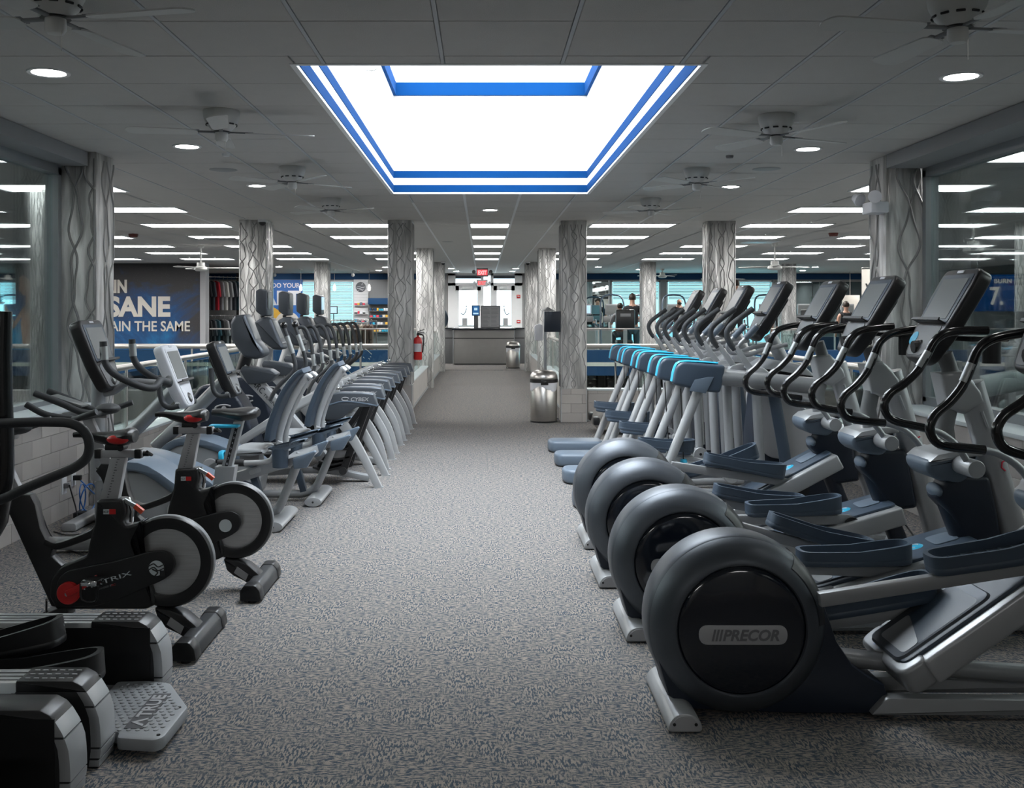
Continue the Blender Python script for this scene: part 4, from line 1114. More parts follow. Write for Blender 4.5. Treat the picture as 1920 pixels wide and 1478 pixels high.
# ---- spin bikes
def spin_bike():
    D = 4.6; Z = 4.56
    t = thing('spin_bike', 'black spin bike', 'exercise bike', (-1.75, D, 0), 'spin bikes')
    T5 = lambda pts: tr(pts, Z, 2.557, 0, 900)
    cx, cz = -1.415, .375
    g = G(); g.lathe([(0, -.012), (.155, -.012), (.155, .012), (0, .012)], (cx, D, cz), 'y', 64); 
    g.obj('flywheel', 'disc', t, 'brushed metal flywheel', loc=(cx, D, cz))
    g = G(); g.lathe([(.150, -.028), (.160, -.034), (.198, -.030), (.206, -.018), (.2075, 0), (.206, .018), (.198, .030), (.160, .034), (.150, .028), (.150, -.028)], (cx, D, cz), 'y', 72); rg = g.obj('wheel_guard', 'black', t)
    g = G(); g.lathe([(.2062, -.016), (.2082, -.010), (.2082, .010), (.2062, .016)], (cx, D, cz), 'y', 60, a0=R(-70), a1=R(140)); g.obj('guard_strip', 'greyplastic', rg)
    body = T5([(462, 98), (592, 92), (602, 160), (590, 196), (604, 222), (640, 216), (690, 192), (655, 270), (640, 300), (668, 360), (735, 540), (745, 600), (700, 622), (270, 622), (236, 560), (240, 480), (292, 415), (415, 365), (428, 300), (455, 200)])
    g = G(); g.prism(fillet(body, .012, 3), D - .045, D + .045, bev=.014, seg=3); fr = g.obj('frame', 'black', t)
    g = G(); g.prism(T5([(0, 112), (30, 70), (140, 75), (163, 120), (188, 235), (214, 288), (246, 340), (238, 372), (292, 415), (292, 622), (240, 610), (130, 370), (30, 150)]), D - .032, D + .032, bev=.008); fk = g.obj('front_fork', 'black', t)
    g = G(); path_bar(g, T5([(205, 300), (262, 322), (350, 297), (440, 258), (470, 220)]), (.030, .036), D - .034, D + .034, bev=.008, sm=4); g.obj('top_bar', 'black', t)
    # belt cover
    cov = T5([(285, 470), (330, 430), (560, 385), (720, 340), (790, 333), (835, 355), (848, 400), (832, 445), (790, 475), (600, 560), (470, 600), (320, 606), (270, 570)])
    g = G(); g.prism(fillet(cov, .02, 4), D - .060, D - .040, bev=.006, seg=3); cv = g.obj('belt_cover', 'black', t)
    g = G()
    a, b = T5([(412, 522), (640, 450)]); xd = Vector((b[0] - a[0], 0, b[1] - a[1])); L = xd.length; xd.normalize(); yd = Vector((-xd.z, 0, xd.x))
    text(g, 'MATRIX', (a[0], D - .061, a[1]), xd, yd, L, .019, .0015); g.obj('lettering', 'sill', cv)
    g = G(); a2 = T5([(478, 520)])[0]; text(g, 'POWERED BY', (a2[0], D - .061, a2[1] - .004), xd, yd, .07, .008, .001); g.obj('small_lettering', 'silver', cv)
    g = G(); a3 = T5([(545, 500)])[0]; text(g, 'IC', (a3[0], D - .061, a3[1] - .004), xd, yd, .018, .008, .001); g.obj('red_lettering', 'red', cv)
    lc = T5([(757, 418)])[0]
    g = G(); g.lathe([(0, -.0015), (.034, -.0015), (.034, 0)], (lc[0], D - .0605, lc[1]), 'y', 28); lg = g.obj('round_logo', 'sill', cv, 'round silver logo with dark swirls')
    g = G()
    for (q, dz) in ((0, .012), (1, -.004)):
        g.tube([(lc[0] - .036, D - .0625, lc[1] + dz - .004), (lc[0] - .012, D - .0625, lc[1] + dz + .008), (lc[0] + .008, D - .0625, lc[1] + dz - .006), (lc[0] + .036, D - .0625, lc[1] + dz + .006)], .0028, 6, sm=4)
    g.tube([(lc[0] - .006, D - .0625, lc[1] - .034), (lc[0] + .006, D - .0625, lc[1] - .018), (lc[0] - .018, D - .0625, lc[1] - .004)], .0035, 6, sm=4)
    g.box(lc[0] + .016, lc[0] + .038, D - .064, D - .060, lc[1] - .036, lc[1] - .010); g.obj('swirl', 'black', lg)
    # crank, arm, pedal
    kc = T5([(340, 535)])[0]; ka = T5([(488, 455)])[0]
    g = G(); g.lathe([(0, -.02), (.046, -.018), (.050, -.012), (.050, .006), (0, .006)], (kc[0], D - .062, kc[1]), 'y', 32); cr = g.obj('crank_disc', 'red', t)
    g = G(); g.lathe([(0, -.004), (.010, -.004), (.011, 0)], (kc[0], D - .082, kc[1]), 'y', 12); g.obj('crank_bolt', 'chrome', cr)
    g = G(); path_bar(g, [kc, ka], (.030, .026), D - .095, D - .082, bev=.003, sm=0); g.obj('crank_arm', 'red', t)
    for s, p in ((-1, ka), (1, (2 * kc[0] - ka[0], 2 * kc[1] - ka[1]))):
        y = D + s * .15
        g = G(); g.cyl((p[0], D + s * .09, p[1]), (p[0], y + s * .06, p[1]), .008, 8); g.box(p[0] - .035, p[0] + .035, y - .045, y + .045, p[1] - .012, p[1] + .012, bev=.004); pd = g.obj('pedal', 'chrome', t)
        g = G(); g.tube([(p[0] - .035, y - .04, p[1]), (p[0] - .03, y - .04, p[1] - .07), (p[0] + .03, y - .04, p[1] - .075), (p[0] + .04, y - .04, p[1] - .01)], .005, 6, sm=3); g.obj('toe_cage', 'black', pd)
    g = G(); path_bar(g, [kc, (2 * kc[0] - ka[0], 2 * kc[1] - ka[1])], (.030, .026), D + .082, D + .095, bev=.003, sm=0); g.obj('crank_arm', 'red', t)
    # rear foot with its curved arm
    arm = T5([(740, 612), (820, 622), (880, 645), (935, 690), (985, 745), (970, 778), (905, 775), (860, 740), (800, 712), (760, 680)])
    g = G(); g.prism(fillet(arm, .01, 3), D - .05, D + .05, bev=.012); ar = g.obj('foot_arm', 'black', t)
    sp = T5([(822, 655), (886, 700), (870, 736), (803, 690)])
    g = G(); g.prism(sp, D - .053, D - .050); g.obj('spec_plate', 'badge', ar)
    def footbar(x, nm):
        pr = fillet([(x - .055, .012), (x + .048, .012), (x + .040, .062), (x + .018, .088), (x - .035, .088), (x - .055, .06)], .008, 3)
        g = G(); g.prism(pr, D - .27, D + .27, bev=.004); f = g.obj(nm, mat('dark_satin_foot', (.04, .042, .045), .4, .3), t)
        for s in (-1, 1):
            g = G(); g.prism([(x + (p[0] - x) * 1.08, .012 + (p[1] - .012) * 1.06) for p in pr], D + s * .27, D + s * .18, bev=.006); g.obj('end_cap', 'black', f)
            g = G(); g.lathe([(0, 0), (.022, 0), (.022, .012), (0, .012)], (x, D + s * .24, 0), 'z', 12); g.obj('levelling_foot', 'rubber', f)
    footbar(-1.268, 'rear_foot'); footbar(-2.02, 'front_foot')
    g = G(); path_bar(g, [(-1.86, .16), (-1.95, .12), (-2.02, .07)], .05, D - .04, D + .04); g.obj('front_foot_arm', 'black', t)
    # seat post, carriage, saddle
    post = [(X(210, D), V(858, D)), (X(238, D), V(858, D)), (X(224, D), V(938, D)), (X(189, D), V(938, D))]
    g = G(); g.prism(post, D - .022, D + .022, bev=.004); po = g.obj('seat_post', 'badge', t)
    g = G()
    for k in range(16):
        u = k / 16; x = post[0][0] + (post[3][0] - post[0][0]) * u + .030; z = post[0][1] + (post[3][1] - post[0][1]) * u - .006
        g.box(x, x + (.012 if k % 4 == 0 else .007), D - .0235, D - .022, z - .0012, z + .0012)
    g.obj('height_marks', 'black', po)['kind'] = 'stuff'
    g = G(); g.box(-1.735, -1.53, D - .02, D + .02, .842, .876, bev=.004); ca = g.obj('seat_carriage', 'badge', t)
    g = G(); g.box(-1.745, -1.715, D - .023, D + .023, .838, .880, bev=.004); g.box(-1.565, -1.535, D - .023, D + .023, .838, .880, bev=.004); g.tube([(-1.54, D, .858), (-1.505, D, .858)], .012, 10); g.tube([(-1.508, D - .02, .868), (-1.500, D + .02, .85)], .008, 8); g.obj('carriage_caps', 'black', ca)
    g = G(); g.box(-1.70, -1.64, D - .018, D + .018, .874, .90, bev=.005); g.cyl((-1.625, D - .03, .888), (-1.625, D + .03, .888), .016, 12); g.obj('saddle_clamp', 'black', ca)
    g = G()
    secs = [(-1.845, .012, .955, .012), (-1.80, .018, .958, .016), (-1.74, .024, .950, .022), (-1.68, .045, .945, .032), (-1.62, .070, .950, .038), (-1.585, .072, .958, .036), (-1.566, .050, .952, .028)]
    rings = []
    for (x, hw, zc, hh) in smooth4(secs):
        rings.append([g.bm.verts.new(Vector((x, D + hw * math.cos(a_) * (1 if math.sin(a_) > 0 else .92), zc + hh * (math.sin(a_) * (.75 if math.sin(a_) > 0 else 1.2)) - .01))) for a_ in [2 * PI * k / 20 for k in range(20)]])
    for a_, b_ in zip(rings[:-1], rings[1:]):
        for k in range(20): g.bm.faces.new((a_[k], a_[(k + 1) % 20], b_[(k + 1) % 20], b_[k]))
    g.bm.faces.new(rings[0][::-1]); g.bm.faces.new(rings[-1]); bmesh.ops.recalc_face_normals(g.bm, faces=g.bm.faces[:])
    sd = g.obj('saddle', 'black', t)
    for s in (-1, 1):
        g = G(); g.ball((-1.628, D + s * .052, .928), .05, 16, sx=1.0, sy=.36, sz=.42); g.obj('red_side_pad', 'red', sd, 'red rubber side of the saddle')
    g = G(); g.tube([(-1.80, D, .94), (-1.75, D, .915), (-1.69, D, .90)], .005, 6, sm=3); g.obj('saddle_rail', 'greyplastic', sd)
    # sticker and red brake lever
    sx = T5([(498, 140)])[0]
    g = G(); g.box(sx[0], sx[0] + .026, D - .0475, D - .045, sx[1] - .022, sx[1]); st = g.obj('frame_sticker', 'sill', t)
    g = G(); g.box(sx[0] + .026, sx[0] + .055, D - .0475, D - .045, sx[1] - .022, sx[1]); g.obj('red_half', 'red', st)
    g = G(); text(g, 'IC7', (sx[0] + .003, D - .048, sx[1] - .016), (1, 0, 0), (0, 0, 1), .020, .010, .001); g.obj('lettering', 'black', st)
    lv = T5([(590, 100), (640, 128), (678, 158)])
    g = G(); path_bar(g, [lv[0], lv[1]], .018, D - .03, D - .012, bev=.003, sm=0); l0 = g.obj('seat_lever', 'alu', t)
    g = G(); path_bar(g, [lv[1], lv[2]], .022, D - .033, D - .009, bev=.004, sm=0); g.obj('lever_tip', 'orange', l0)
    g = G(); g.tube([(-1.60, D, .66), (-1.58, D, .60), (-1.585, D, .55)], .01, 8); g.obj('brake_link', 'chrome', t)
    # handlebar post, neck, bars
    g = G(); g.prism([(-2.16, .66), (-2.04, .67), (-1.99, .50), (-2.05, .52)], D - .028, D + .028, bev=.008); g.obj('head_tube', 'black', t)
    g = G(); g.prism([(-2.24, .93), (-2.185, .93), (-2.06, .66), (-2.125, .66)], D - .02, D + .02, bev=.004); g.obj('handlebar_post', 'badge', t)
    g = G(); g.box(-2.34, -2.10, D - .022, D + .022, .925, .955, bev=.004); g.obj('handlebar_slide', 'badge', t)
    g = G(); g.tube([(-2.10, D - .02, .96), (-2.14, D - .10, .95), (-2.20, D - .20, .94), (-2.16, D - .25, .95), (-2.06, D - .27, .985)], .0165, 10, sm=4); g.tube([(-2.10, D + .02, .96), (-2.14, D + .10, .95), (-2.20, D + .20, .94), (-2.16, D + .25, .95), (-2.06, D + .27, .985)], .0165, 10, sm=4)
    hb = g.obj('handlebar', 'foam', t)
    for s in (-1, 1):
        g = G(); g.tube([(-2.15, D + s * .06, .955), (-2.22, D + s * .075, .965), (-2.32, D + s * .08, 1.01), (-2.46, D + s * .085, 1.065)], .0175, 10, sm=4); g.obj('aero_grip', 'foam', hb)
        g = G(); g.tube([(-2.20, D + s * .2, .94), (-2.34, D + s * .22, .965), (-2.44, D + s * .23, 1.02)], .0165, 10, sm=4); g.obj('side_grip', 'foam', hb)
    g = G(); g.ball((-2.10, D, .975), .05, 14, sx=1.3, sy=1.4, sz=.6); g.obj('bar_pad', 'foam', hb)
    g = G(); m = Matrix.Translation((-2.30, D, 1.015)) @ Matrix.Rotation(R(18), 4, 'Y'); g.box(-.10, .08, -.05, .05, -.006, .006, bev=.004, mt=m); g.obj('bike_computer', 'screen', hb)
    g = G(); g.tube([(-2.03, D, .62), (-2.01, D, .56)], .012, 8); g.obj('tension_knob', 'red', t)
    t.location = (-1.75, D, 0)
    return t
def smooth4(secs, n=4):
    P = [Vector(s) for s in secs]; out = []
    for i in range(len(P) - 1):
        p0, p1, p2, p3 = P[max(i - 1, 0)], P[i], P[i + 1], P[min(i + 2, len(P) - 1)]
        for k in range(n):
            u = k / n; out.append(0.5 * ((2 * p1) + (p2 - p0) * u + (2 * p0 - 5 * p1 + 4 * p2 - p3) * u * u + (3 * p1 - p0 - 3 * p2 + p3) * u ** 3))
    out.append(P[-1]); return out
bike = spin_bike()
bike['label'] = 'black spin bike with a brushed flywheel and red crank, nearer of the two'
dup(bike, (-1.67, 5.5, 0), 'black spin bike with red saddle sides, farther of the two beside the aisle')

# ---- climber-style ellipticals cut by the lower left corner
def rail_machine(D, lab):
    t = thing('rail_elliptical', lab, 'elliptical trainer', (-2.2, D, 0), 'rail ellipticals in the lower left corner')
    for s in (-1, 1):
        yc = D + s * .322; y0, y1 = yc - .065, yc + .065
        prof = [(-1.55, .252), (-1.30, .252), (-1.278, .213), (-1.262, .17), (-1.256, .12), (-1.255, .06), (-1.262, .0), (-1.55, .0)]
        g = G(); g.prism(prof, y0, y1, bev=.004); pod = g.obj('rail_end', 'black', t)
        outer = [(-1.302, .252), (-1.278, .213), (-1.262, .17), (-1.256, .12), (-1.255, .06), (-1.262, .004)]
        def band(i0, i1, lift=.004, sh=0.0):
            O = outer[i0:i1 + 1]; g.prism([(p[0] + lift + sh, p[1]) for p in O] + [(p[0] - .02, p[1]) for p in reversed(O)], y0 - .001, y1 + .001, bev=.0015)
        for (z0_, z1_) in ((.252, .205), (.199, .070), (.064, .034), (.028, .006)):
            def xo(z):
                for (xa, za), (xb, zb) in zip(outer[:-1], outer[1:]):
                    if zb <= z <= za: return xa + (xb - xa) * (za - z) / (za - zb)
                return outer[-1][0]
            zs = [z0_ + (z1_ - z0_) * k / 4 for k in range(5)]
            g = G(); g.prism([(xo(z) + .004, z) for z in zs] + [(xo(z) - .03, z) for z in reversed(zs)], y0 - .001, y1 + .001, bev=.0015); g.obj('silver_band', 'silver2', pod)
        g = G(); g.prism([(-1.308, .172), (-1.262, .172), (-1.262, .180), (-1.31, .180)], y0 + .02, y1 + .002, bev=.001); g.bm.free()
        g = G(); g.prism(fillet([(-1.53, .288), (-1.345, .288), (-1.315, .272), (-1.296, .250), (-1.53, .250)], .004, 2), y0 - .002, y1 + .002, bev=.004); cp = g.obj('end_cap', 'black', pod)
        g = G()
        for a in range(6):
            for b in range(3): g.box(-1.51 + a * .028, -1.494 + a * .028, y0 + .020 + b * .038, y0 + .026 + b * .038, .288, .290)
        g.obj('grip_marks', 'badge', cp)['kind'] = 'stuff'
        g = G(); g.box(-3.0, -1.53, y0, y1, .012, .282, bev=.004); rl = g.obj('guide_rail', 'alu', t)
        g = G()
        for k in range(3): g.box(-3.0, -1.53, y0 + .022 + k * .034, y0 + .026 + k * .034, .282, .285)
        so = y0 if s < 0 else y1
        for k in range(5): g.box(-3.0, -1.53, so - .003, so + .003, .10 + k * .035, .106 + k * .035)
        g.obj('rail_ribs', 'greyplastic', rl)['kind'] = 'stuff'
        si = y1 if s < 0 else y0
        g = G(); g.box(-3.0, -1.30, si - .004, si + .004, .012, .262); g.obj('inner_panel', 'black', rl)
    g = G(); g.box(-3.0, -1.48, D - .25, D + .25, .02, .05); g.obj('deck', 'black', t)
    for s, c, a in ((1, (-1.88, .235), R(10)), (-1, (-1.66, .205), R(4))):
        y = D + s * .10
        pedal_tray(t, c, a, y, L=.62, w=.17, mtl='black')
        g = G(); path_bar(g, [(c[0] - .5, c[1] - .12), (c[0] + .05, c[1] - .05)], .05, y - .03, y + .03, sm=0); g.obj('pedal_bar', 'black', t)
    g = G(); g.tube([(-1.80, D - .2, .16), (-1.74, D - .2, .19), (-1.70, D - .15, .175)], .02, 10, sm=3); g.obj('linkage', 'chrome', t)
    # upright, arms and handrail loops
    g = G(); g.tube([(-2.95, D, .1), (-2.80, D, .6), (-2.55, D, 1.25)], .07, 14, sm=4); g.obj('mast', 'greyplastic', t)
    g = G(); g.prism(fillet([(-3.1, .02), (-3.1, .5), (-2.9, .8), (-2.7, .7), (-2.6, .3), (-2.5, .02)], .06, 4), D - .2, D + .2, bev=.03); g.obj('front_housing', 'black', t)
    for s in (-1, 1):
        y = D + s * .27
        z_ = 3.47
        lp = [(-2.5, 1.08), (-2.1, 1.10)] + [(X(a, z_) , V(b, z_)) for a, b in ((18, 793), (100, 791), (136, 794), (160, 808), (170, 833), (164, 858), (142, 876), (110, 890), (53, 914), (0, 938))] + [(-1.85, .78), (-2.3, .62)]
        if s < 0:
            g = G(); g.tube(at_y(lp, y), .0165, 12, sm=4); g.obj('side_handrail', 'foam', t)
        sw = 0 if s < 0 else -.55
        g = G(); g.tube(at_y([(a_ + sw, b_) for a_, b_ in [(-1.66, 1.50), (-1.665, 1.3), (-1.66, 1.0), (-1.67, .84), (-1.74, .70), (-2.2, .45)]], y - s * .07), [.03, .034, .036, .036, .03, .022], 12, sm=4); g.obj('swing_arm', 'gloss', t)
    console(t, (-2.62, 1.62), (-2.42, 1.22), D, 1)
    return t
r1 = rail_machine(3.73, 'black rail elliptical with silver-banded ends beside the near spin bike')
dup(r1, (-2.2, 2.84, 0), 'black rail elliptical nearest the lower left corner, mostly out of frame')
# step plate on the floor between the rails of the first
ORG[0] = Vector((0, 0, 0))
pl = [(-1.42, 3.490), (-1.245, 3.490), (-1.235, 3.44), (-1.10, 3.42), (-1.078, 3.45), (-1.072, 3.71), (-1.21, 3.95), (-1.30, 3.975), (-1.42, 3.965)]
t = thing('step_plate', 'grey studded step plate with a dark name panel between the rail ends', 'step plate', (-1.24, 3.7, 0))
g = G(); g.prism(fillet(pl, .015, 3), .018, .062, 'z', bev=.008); g.obj('plate', 'midgrey', t)
g = G()
for i in range(10):
    for j in range(17):
        x = -1.385 + i * .031 + (.0 if j % 2 else .015); y = 3.50 + j * .027
        if x > -1.10 or (x > -1.215 - (y - 3.95) * .58 - .02 and y > 3.70 and x > -1.075 - (y - 3.71) * .60 - .02): continue
        if -1.24 < x < -1.17 and 3.51 < y < 3.83: continue
        g.lathe([(.009, 0), (.008, .003), (0, .004)], (x, y, .062), 'z', 8)
g.obj('studs', 'silver', t)['kind'] = 'stuff'
g = G(); g.box(-1.236, -1.170, 3.51, 3.83, .060, .0645); nm = g.obj('name_panel', mat('dark_inlay', (.055, .055, .06), .5), t)
g = G(); text(g, 'TRUE', (-1.178, 3.605, .0645), (0, 1, 0), (-1, 0, 0), .205, .050, .002, bold=.03)
g.prism([(-1.178, 3.525), (-1.178, 3.542), (-1.206, 3.560), (-1.178, 3.580), (-1.178, 3.596), (-1.228, 3.560)], .0645, .0665, 'z'); g.obj('lettering', 'badge', nm)
g = G(); g.box(-1.46, -1.42, 3.50, 3.96, .01, .05, bev=.004); g.obj('hinge_bar', 'greyplastic', t)
g = G()
for (x, y) in ((-1.25, 3.935), (-1.10, 3.70), (-1.10, 3.46), (-1.38, 3.52)): g.lathe([(.007, 0), (.006, .003), (0, .003)], (x, y, .062), 'z', 10)
g.obj('corner_screws', 'black', t)['kind'] = 'stuff'

# ---- recumbent and upright bikes
def body_shell(t, dx, D, w=.16, kx=.76, kz=.70, kcx=-2.24):
    P = lambda L: [(-1.86 + (x + 1.86) * kx + dx, z * kz if z > .06 else z) for x, z in L]
    g = G(); g.prism(fillet(P([(-2.95, .05), (-2.95, .46), (-2.72, .66), (-2.42, .66), (-1.98, .46), (-1.84, .33), (-1.88, .08)]), .04, 4), D - w, D + w, bev=.03, seg=3); b = g.obj('shroud', 'midgrey', t)
    g = G(); path_bar(g, P([(-2.92, .50), (-2.72, .68), (-2.42, .67), (-1.98, .475), (-1.85, .37)]), .060, D - w - .012, D + w + .012, bev=.012, sm=3); g.obj('blue_top_band', 'slate2', b)
    g = G(); g.prism(fillet(P([(-2.90, .30), (-2.1, .30), (-1.9, .22), (-1.92, .05), (-2.9, .05)]), .03, 3), D - w - .010, D + w + .010, bev=.012); lo = g.obj('lower_skirt', 'navy', b)
    g = G(); g.prism(fillet(P([(-2.40, .15), (-2.12, .15), (-2.12, .21), (-2.40, .21)]), .028, 5), D - w - .016, D - w - .008, bev=.002); bd = g.obj('badge', 'badge', b)
    g = G(); text(g, 'PRECOR', (P([(-2.345, 0)])[0][0], D - w - .0165, .142), (1, 0, 0), (0, 0, 1), .16, .028, .001, bold=.03, shear=.2); g.obj('lettering', 'badgetext', bd)
    kc = (kcx + dx, .29)
    for s in (-1, 1):
        g = G(); g.lathe([(0, -.012), (.060, -.010), (.066, 0), (0, 0)] if s < 0 else [(0, .012), (.060, .010), (.066, 0), (0, 0)], (kc[0], D + s * (w + .001), kc[1]), 'y', 28); cr = g.obj('crank_disc', 'badge', t)
        g = G(); path_bar(g, [kc, (kc[0] + s * -.12, kc[1] - s * .06)], .03, D + s * (w + .016) - .008, D + s * (w + .016) + .008, bev=.003, sm=0); g.obj('crank_arm', 'alu', cr)
        c = (kc[0] - s * .12, kc[1] - s * .06)
        g = G(); g.box(c[0] - .05, c[0] + .05, D + s * (w + .075) - .05, D + s * (w + .075) + .05, c[1] - .014, c[1] + .014, bev=.006); pd = g.obj('pedal', 'black', t)
        g = G(); g.tube([(c[0], D + s * (w + .075) - .055, c[1]), (c[0] - .01, D + s * (w + .075) - .04, c[1] + .06), (c[0] - .01, D + s * (w + .075) + .04, c[1] + .06), (c[0], D + s * (w + .075) + .055, c[1])], .012, 8, sm=4, flat=1.8, up=(1, 0, 0)); g.obj('pedal_strap', 'cyan' if s < 0 else 'rubber', pd)
def recumbent(lab, white, dx, D):
    t = thing('recumbent_bike', lab, 'exercise bike', (-2.0, D, 0), 'recumbent bikes')
    P = lambda L: [(x + dx, z) for x, z in L]
    body_shell(t, dx, D)
    g = G(); g.tube(at_y(P([(-2.72, .42), (-2.42, .70), (-2.14, .98)]), D), .052, 16, sm=3); g.obj('mast', 'silver', t)
    console(t, P([(-2.215, 1.27)])[0], P([(-2.05, .835)])[0], D, 1, w=.33, body='whitep' if white else 'black', face='whitep' if white else 'slate', lower='whitep' if white else 'greyplastic')
    for s in (-1, 1):
        g = G(); g.tube(at_y(P([(-2.225, 1.06), (-2.22, .98), (-2.20, .88), (-2.15, .84), (-2.08, .85)]), D + s * .2), .019, 10, sm=4); g.obj('front_handle', 'foam', t)
    g = G(); g.tube([(-2.10 + dx, D - .2, .85), (-2.14 + dx, D, .86), (-2.10 + dx, D + .2, .85)], .018, 8, sm=3); g.obj('handle_bridge', 'silver', t)
    # seat rail, seat, back
    g = G(); path_bar(g, P([(-1.95, .24), (-1.70, .34), (-1.38, .44)]), .075, D - .05, D + .05, sm=0, bev=.008); rl = g.obj('seat_rail', 'silver', t)
    g = G(); g.prism(fillet(P([(-1.63, .350), (-1.55, .378), (-1.56, .408), (-1.64, .380)]), .012, 4), D - .054, D - .050); g.obj('rail_plate', 'silver2', rl)
    g = G(); g.prism(fillet(P([(-1.74, .505), (-1.74, .540), (-1.68, .552), (-1.52, .550), (-1.50, .52), (-1.6, .500)]), .012, 4), D - .19, D + .19, bev=.015, seg=3); g.obj('seat', 'midgrey', t)
    g = G(); g.box(-1.70 + dx, -1.56 + dx, D - .08, D + .08, .42, .50, bev=.01); g.obj('seat_slide', 'greyplastic', t)
    bk = P([(-1.49, .60), (-1.47, .72), (-1.39, .92), (-1.30, 1.05), (-1.24, 1.09)])
    g = G(); path_bar(g, bk, (.045, .035), D - .165, D + .165, bev=.016, sm=4); g.obj('backrest', 'slate', t)
    for s in (-1, 1):
        g = G(); g.tube(at_y(P([(-1.40, .50), (-1.415, .62), (-1.37, .78), (-1.29, .95), (-1.225, 1.045), (-1.195, 1.03)]), D + s * .11), .024, 12, sm=4); g.obj('back_tube', 'silver2', t)
        y = D + s * .27
        g = G(); g.tube(at_y(P([(-1.78, .47), (-1.60, .47), (-1.46, .48), (-1.42, .52)]), y), .018, 10, sm=3); h = g.obj('side_handle', 'silver2', t)
        g = G(); g.tube(at_y(P([(-1.80, .47), (-1.62, .47)]), y), .024, 12); g.obj('hand_grip', 'rubber', h)
        g = G(); g.prism(fillet(P([(-1.455, .575), (-1.36, .585), (-1.26, .625), (-1.19, .635), (-1.23, .600), (-1.33, .560), (-1.43, .560)]), .006, 3), y - .05, y + .05, bev=.010); g.obj('arm_wing', 'slate2', t)
        g = G(); g.lathe([(0, 0), (.052, .0), (.058, .13), (.052, .13), (.048, .01), (0, .01)], (-1.375 + dx, y, .44), 'z', 22); g.obj('bottle_holder', 'slate', t)
        g = G(); g.prism(fillet(P([(-1.29, .50), (-1.14, .555), (-1.13, .545), (-1.19, .44), (-1.28, .43)]), .01, 3), y - .03, y + .03, bev=.008); g.obj('holder_fin', 'slate2', t)
        g = G(); path_bar(g, P([(-1.44, .50), (-1.40, .60)]), .035, D + s * .14 - .02, D + s * .14 + .02, bev=.004, sm=0); g.obj('back_bracket', 'silver2', t)
    g = G(); path_bar(g, P([(-1.36, .46), (-1.20, .50)]), .05, D - .24, D + .24, bev=.006, sm=0); g.obj('rear_crossbar', 'silver', t)
    g = G(); g.tube(at_y(P([(-1.285, .50), (-1.31, .42), (-1.39, .22), (-1.45, .10), (-1.54, .055), (-1.70, .05), (-2.6, .05)]), D), .031, 14, sm=4); g.obj('rear_leg_tube', 'silver', t)
    g = G(); path_bar(g, P([(-1.62, .36), (-1.54, .07)]), .05, D - .03, D + .03, bev=.005, sm=0); g.obj('front_strut', 'slate', t)
    g = G(); g.lathe([(0, -.30), (.030, -.30), (.044, -.298), (.046, -.28), (.046, .28), (.044, .298), (.03, .3), (0, .3)], (0, 0, 0), 'y', 20, sx=1.45, sz=.78, mt=Matrix.Translation((-1.42 + dx, D, .038))); ft = g.obj('rear_foot', 'silver2', t)
    g = G(); g.cyl((-1.42 + dx, D - .303, .038), (-1.42 + dx, D - .299, .038), .008, 8); g.obj('foot_screw', 'black', ft)
    g = G(); g.prism(fillet(P([(-2.86, .004), (-2.76, .004), (-2.76, .06), (-2.86, .06)]), .02, 3), D - .28, D + .28, bev=.006); g.obj('front_foot', 'silver2', t)
    return t
recumbent('recumbent bike with the white screen head and blue seat back', True, 0.0, 7.2)
recumbent('recumbent bike with the black screen head and blue seat back', False, .12, 8.1)
# upright bike between the spin bikes and the recumbents
D = 6.35
t = thing('upright_bike', 'grey upright bike with numbered seat post and tall black screen', 'exercise bike', (-2.0, D, 0))
body_shell(t, 0.10, D, kx=.50, kz=.80, kcx=-1.95)
g = G(); g.tube(at_y([(-2.40, .45), (-2.395, .8), (-2.39, 1.08)], D), .042, 16); g.obj('console_post', 'silver', t)
console(t, (-2.445, 1.45), (-2.285, 1.02), D, 1, w=.36)
g = G(); g.tube([(-2.27, D - .25, 1.32), (-2.26, D - .25, 1.20), (-2.20, D - .24, 1.12), (-2.07, D - .20, 1.05), (-2.00, D - .15, 1.035), (-1.98, D - .08, 1.075), (-1.96, D, 1.06), (-1.98, D + .08, 1.075), (-2.00, D + .15, 1.035), (-2.07, D + .20, 1.05), (-2.20, D + .24, 1.12), (-2.26, D + .25, 1.20), (-2.27, D + .25, 1.32)], .0215, 12, sm=5); hb = g.obj('handlebar', 'foam', t)
for s in (-1, 1):
    g = G(); g.tube([(-2.268, D + s * .25, 1.29), (-2.262, D + s * .25, 1.21)], .0235, 10); g.obj('pulse_sensor', 'alu', hb)
g = G(); g.tube(at_y([(-2.42, .98), (-2.30, 1.00), (-2.20, 1.06), (-2.0, 1.05)], D), .022, 10, sm=3); g.obj('bar_stem', 'silver', t)
g = G(); g.prism([(-1.545, .82), (-1.485, .82), (-1.565, .50), (-1.63, .50)], D - .028, D + .028, bev=.006); sp = g.obj('seat_post', 'silver2', t)
g = G(); g.prism([(-1.530, .80), (-1.512, .80), (-1.588, .51), (-1.606, .51)], D - .030, D - .028); nb = g.obj('number_strip', 'black', sp)
g = G()
for k in range(9):
    u = (k + .5) / 9; text(g, str(k + 1), (-1.526 - .076 * u, D - .0305, .80 - .29 * u - .010), (1, 0, 0), (0, 0, 1), .009, .014, .0008)
g.obj('numerals', 'whitep', nb)['kind'] = 'stuff'
g = G(); g.prism([(-1.655, .54), (-1.53, .54), (-1.60, .08), (-1.72, .08)], D - .045, D + .045, bev=.01); g.obj('seat_tube', 'silver', t)
g = G(); g.box(-1.68, -1.50, D - .10, D - .03, .785, .803, bev=.006); g.obj('seat_lever', 'cyan', t)
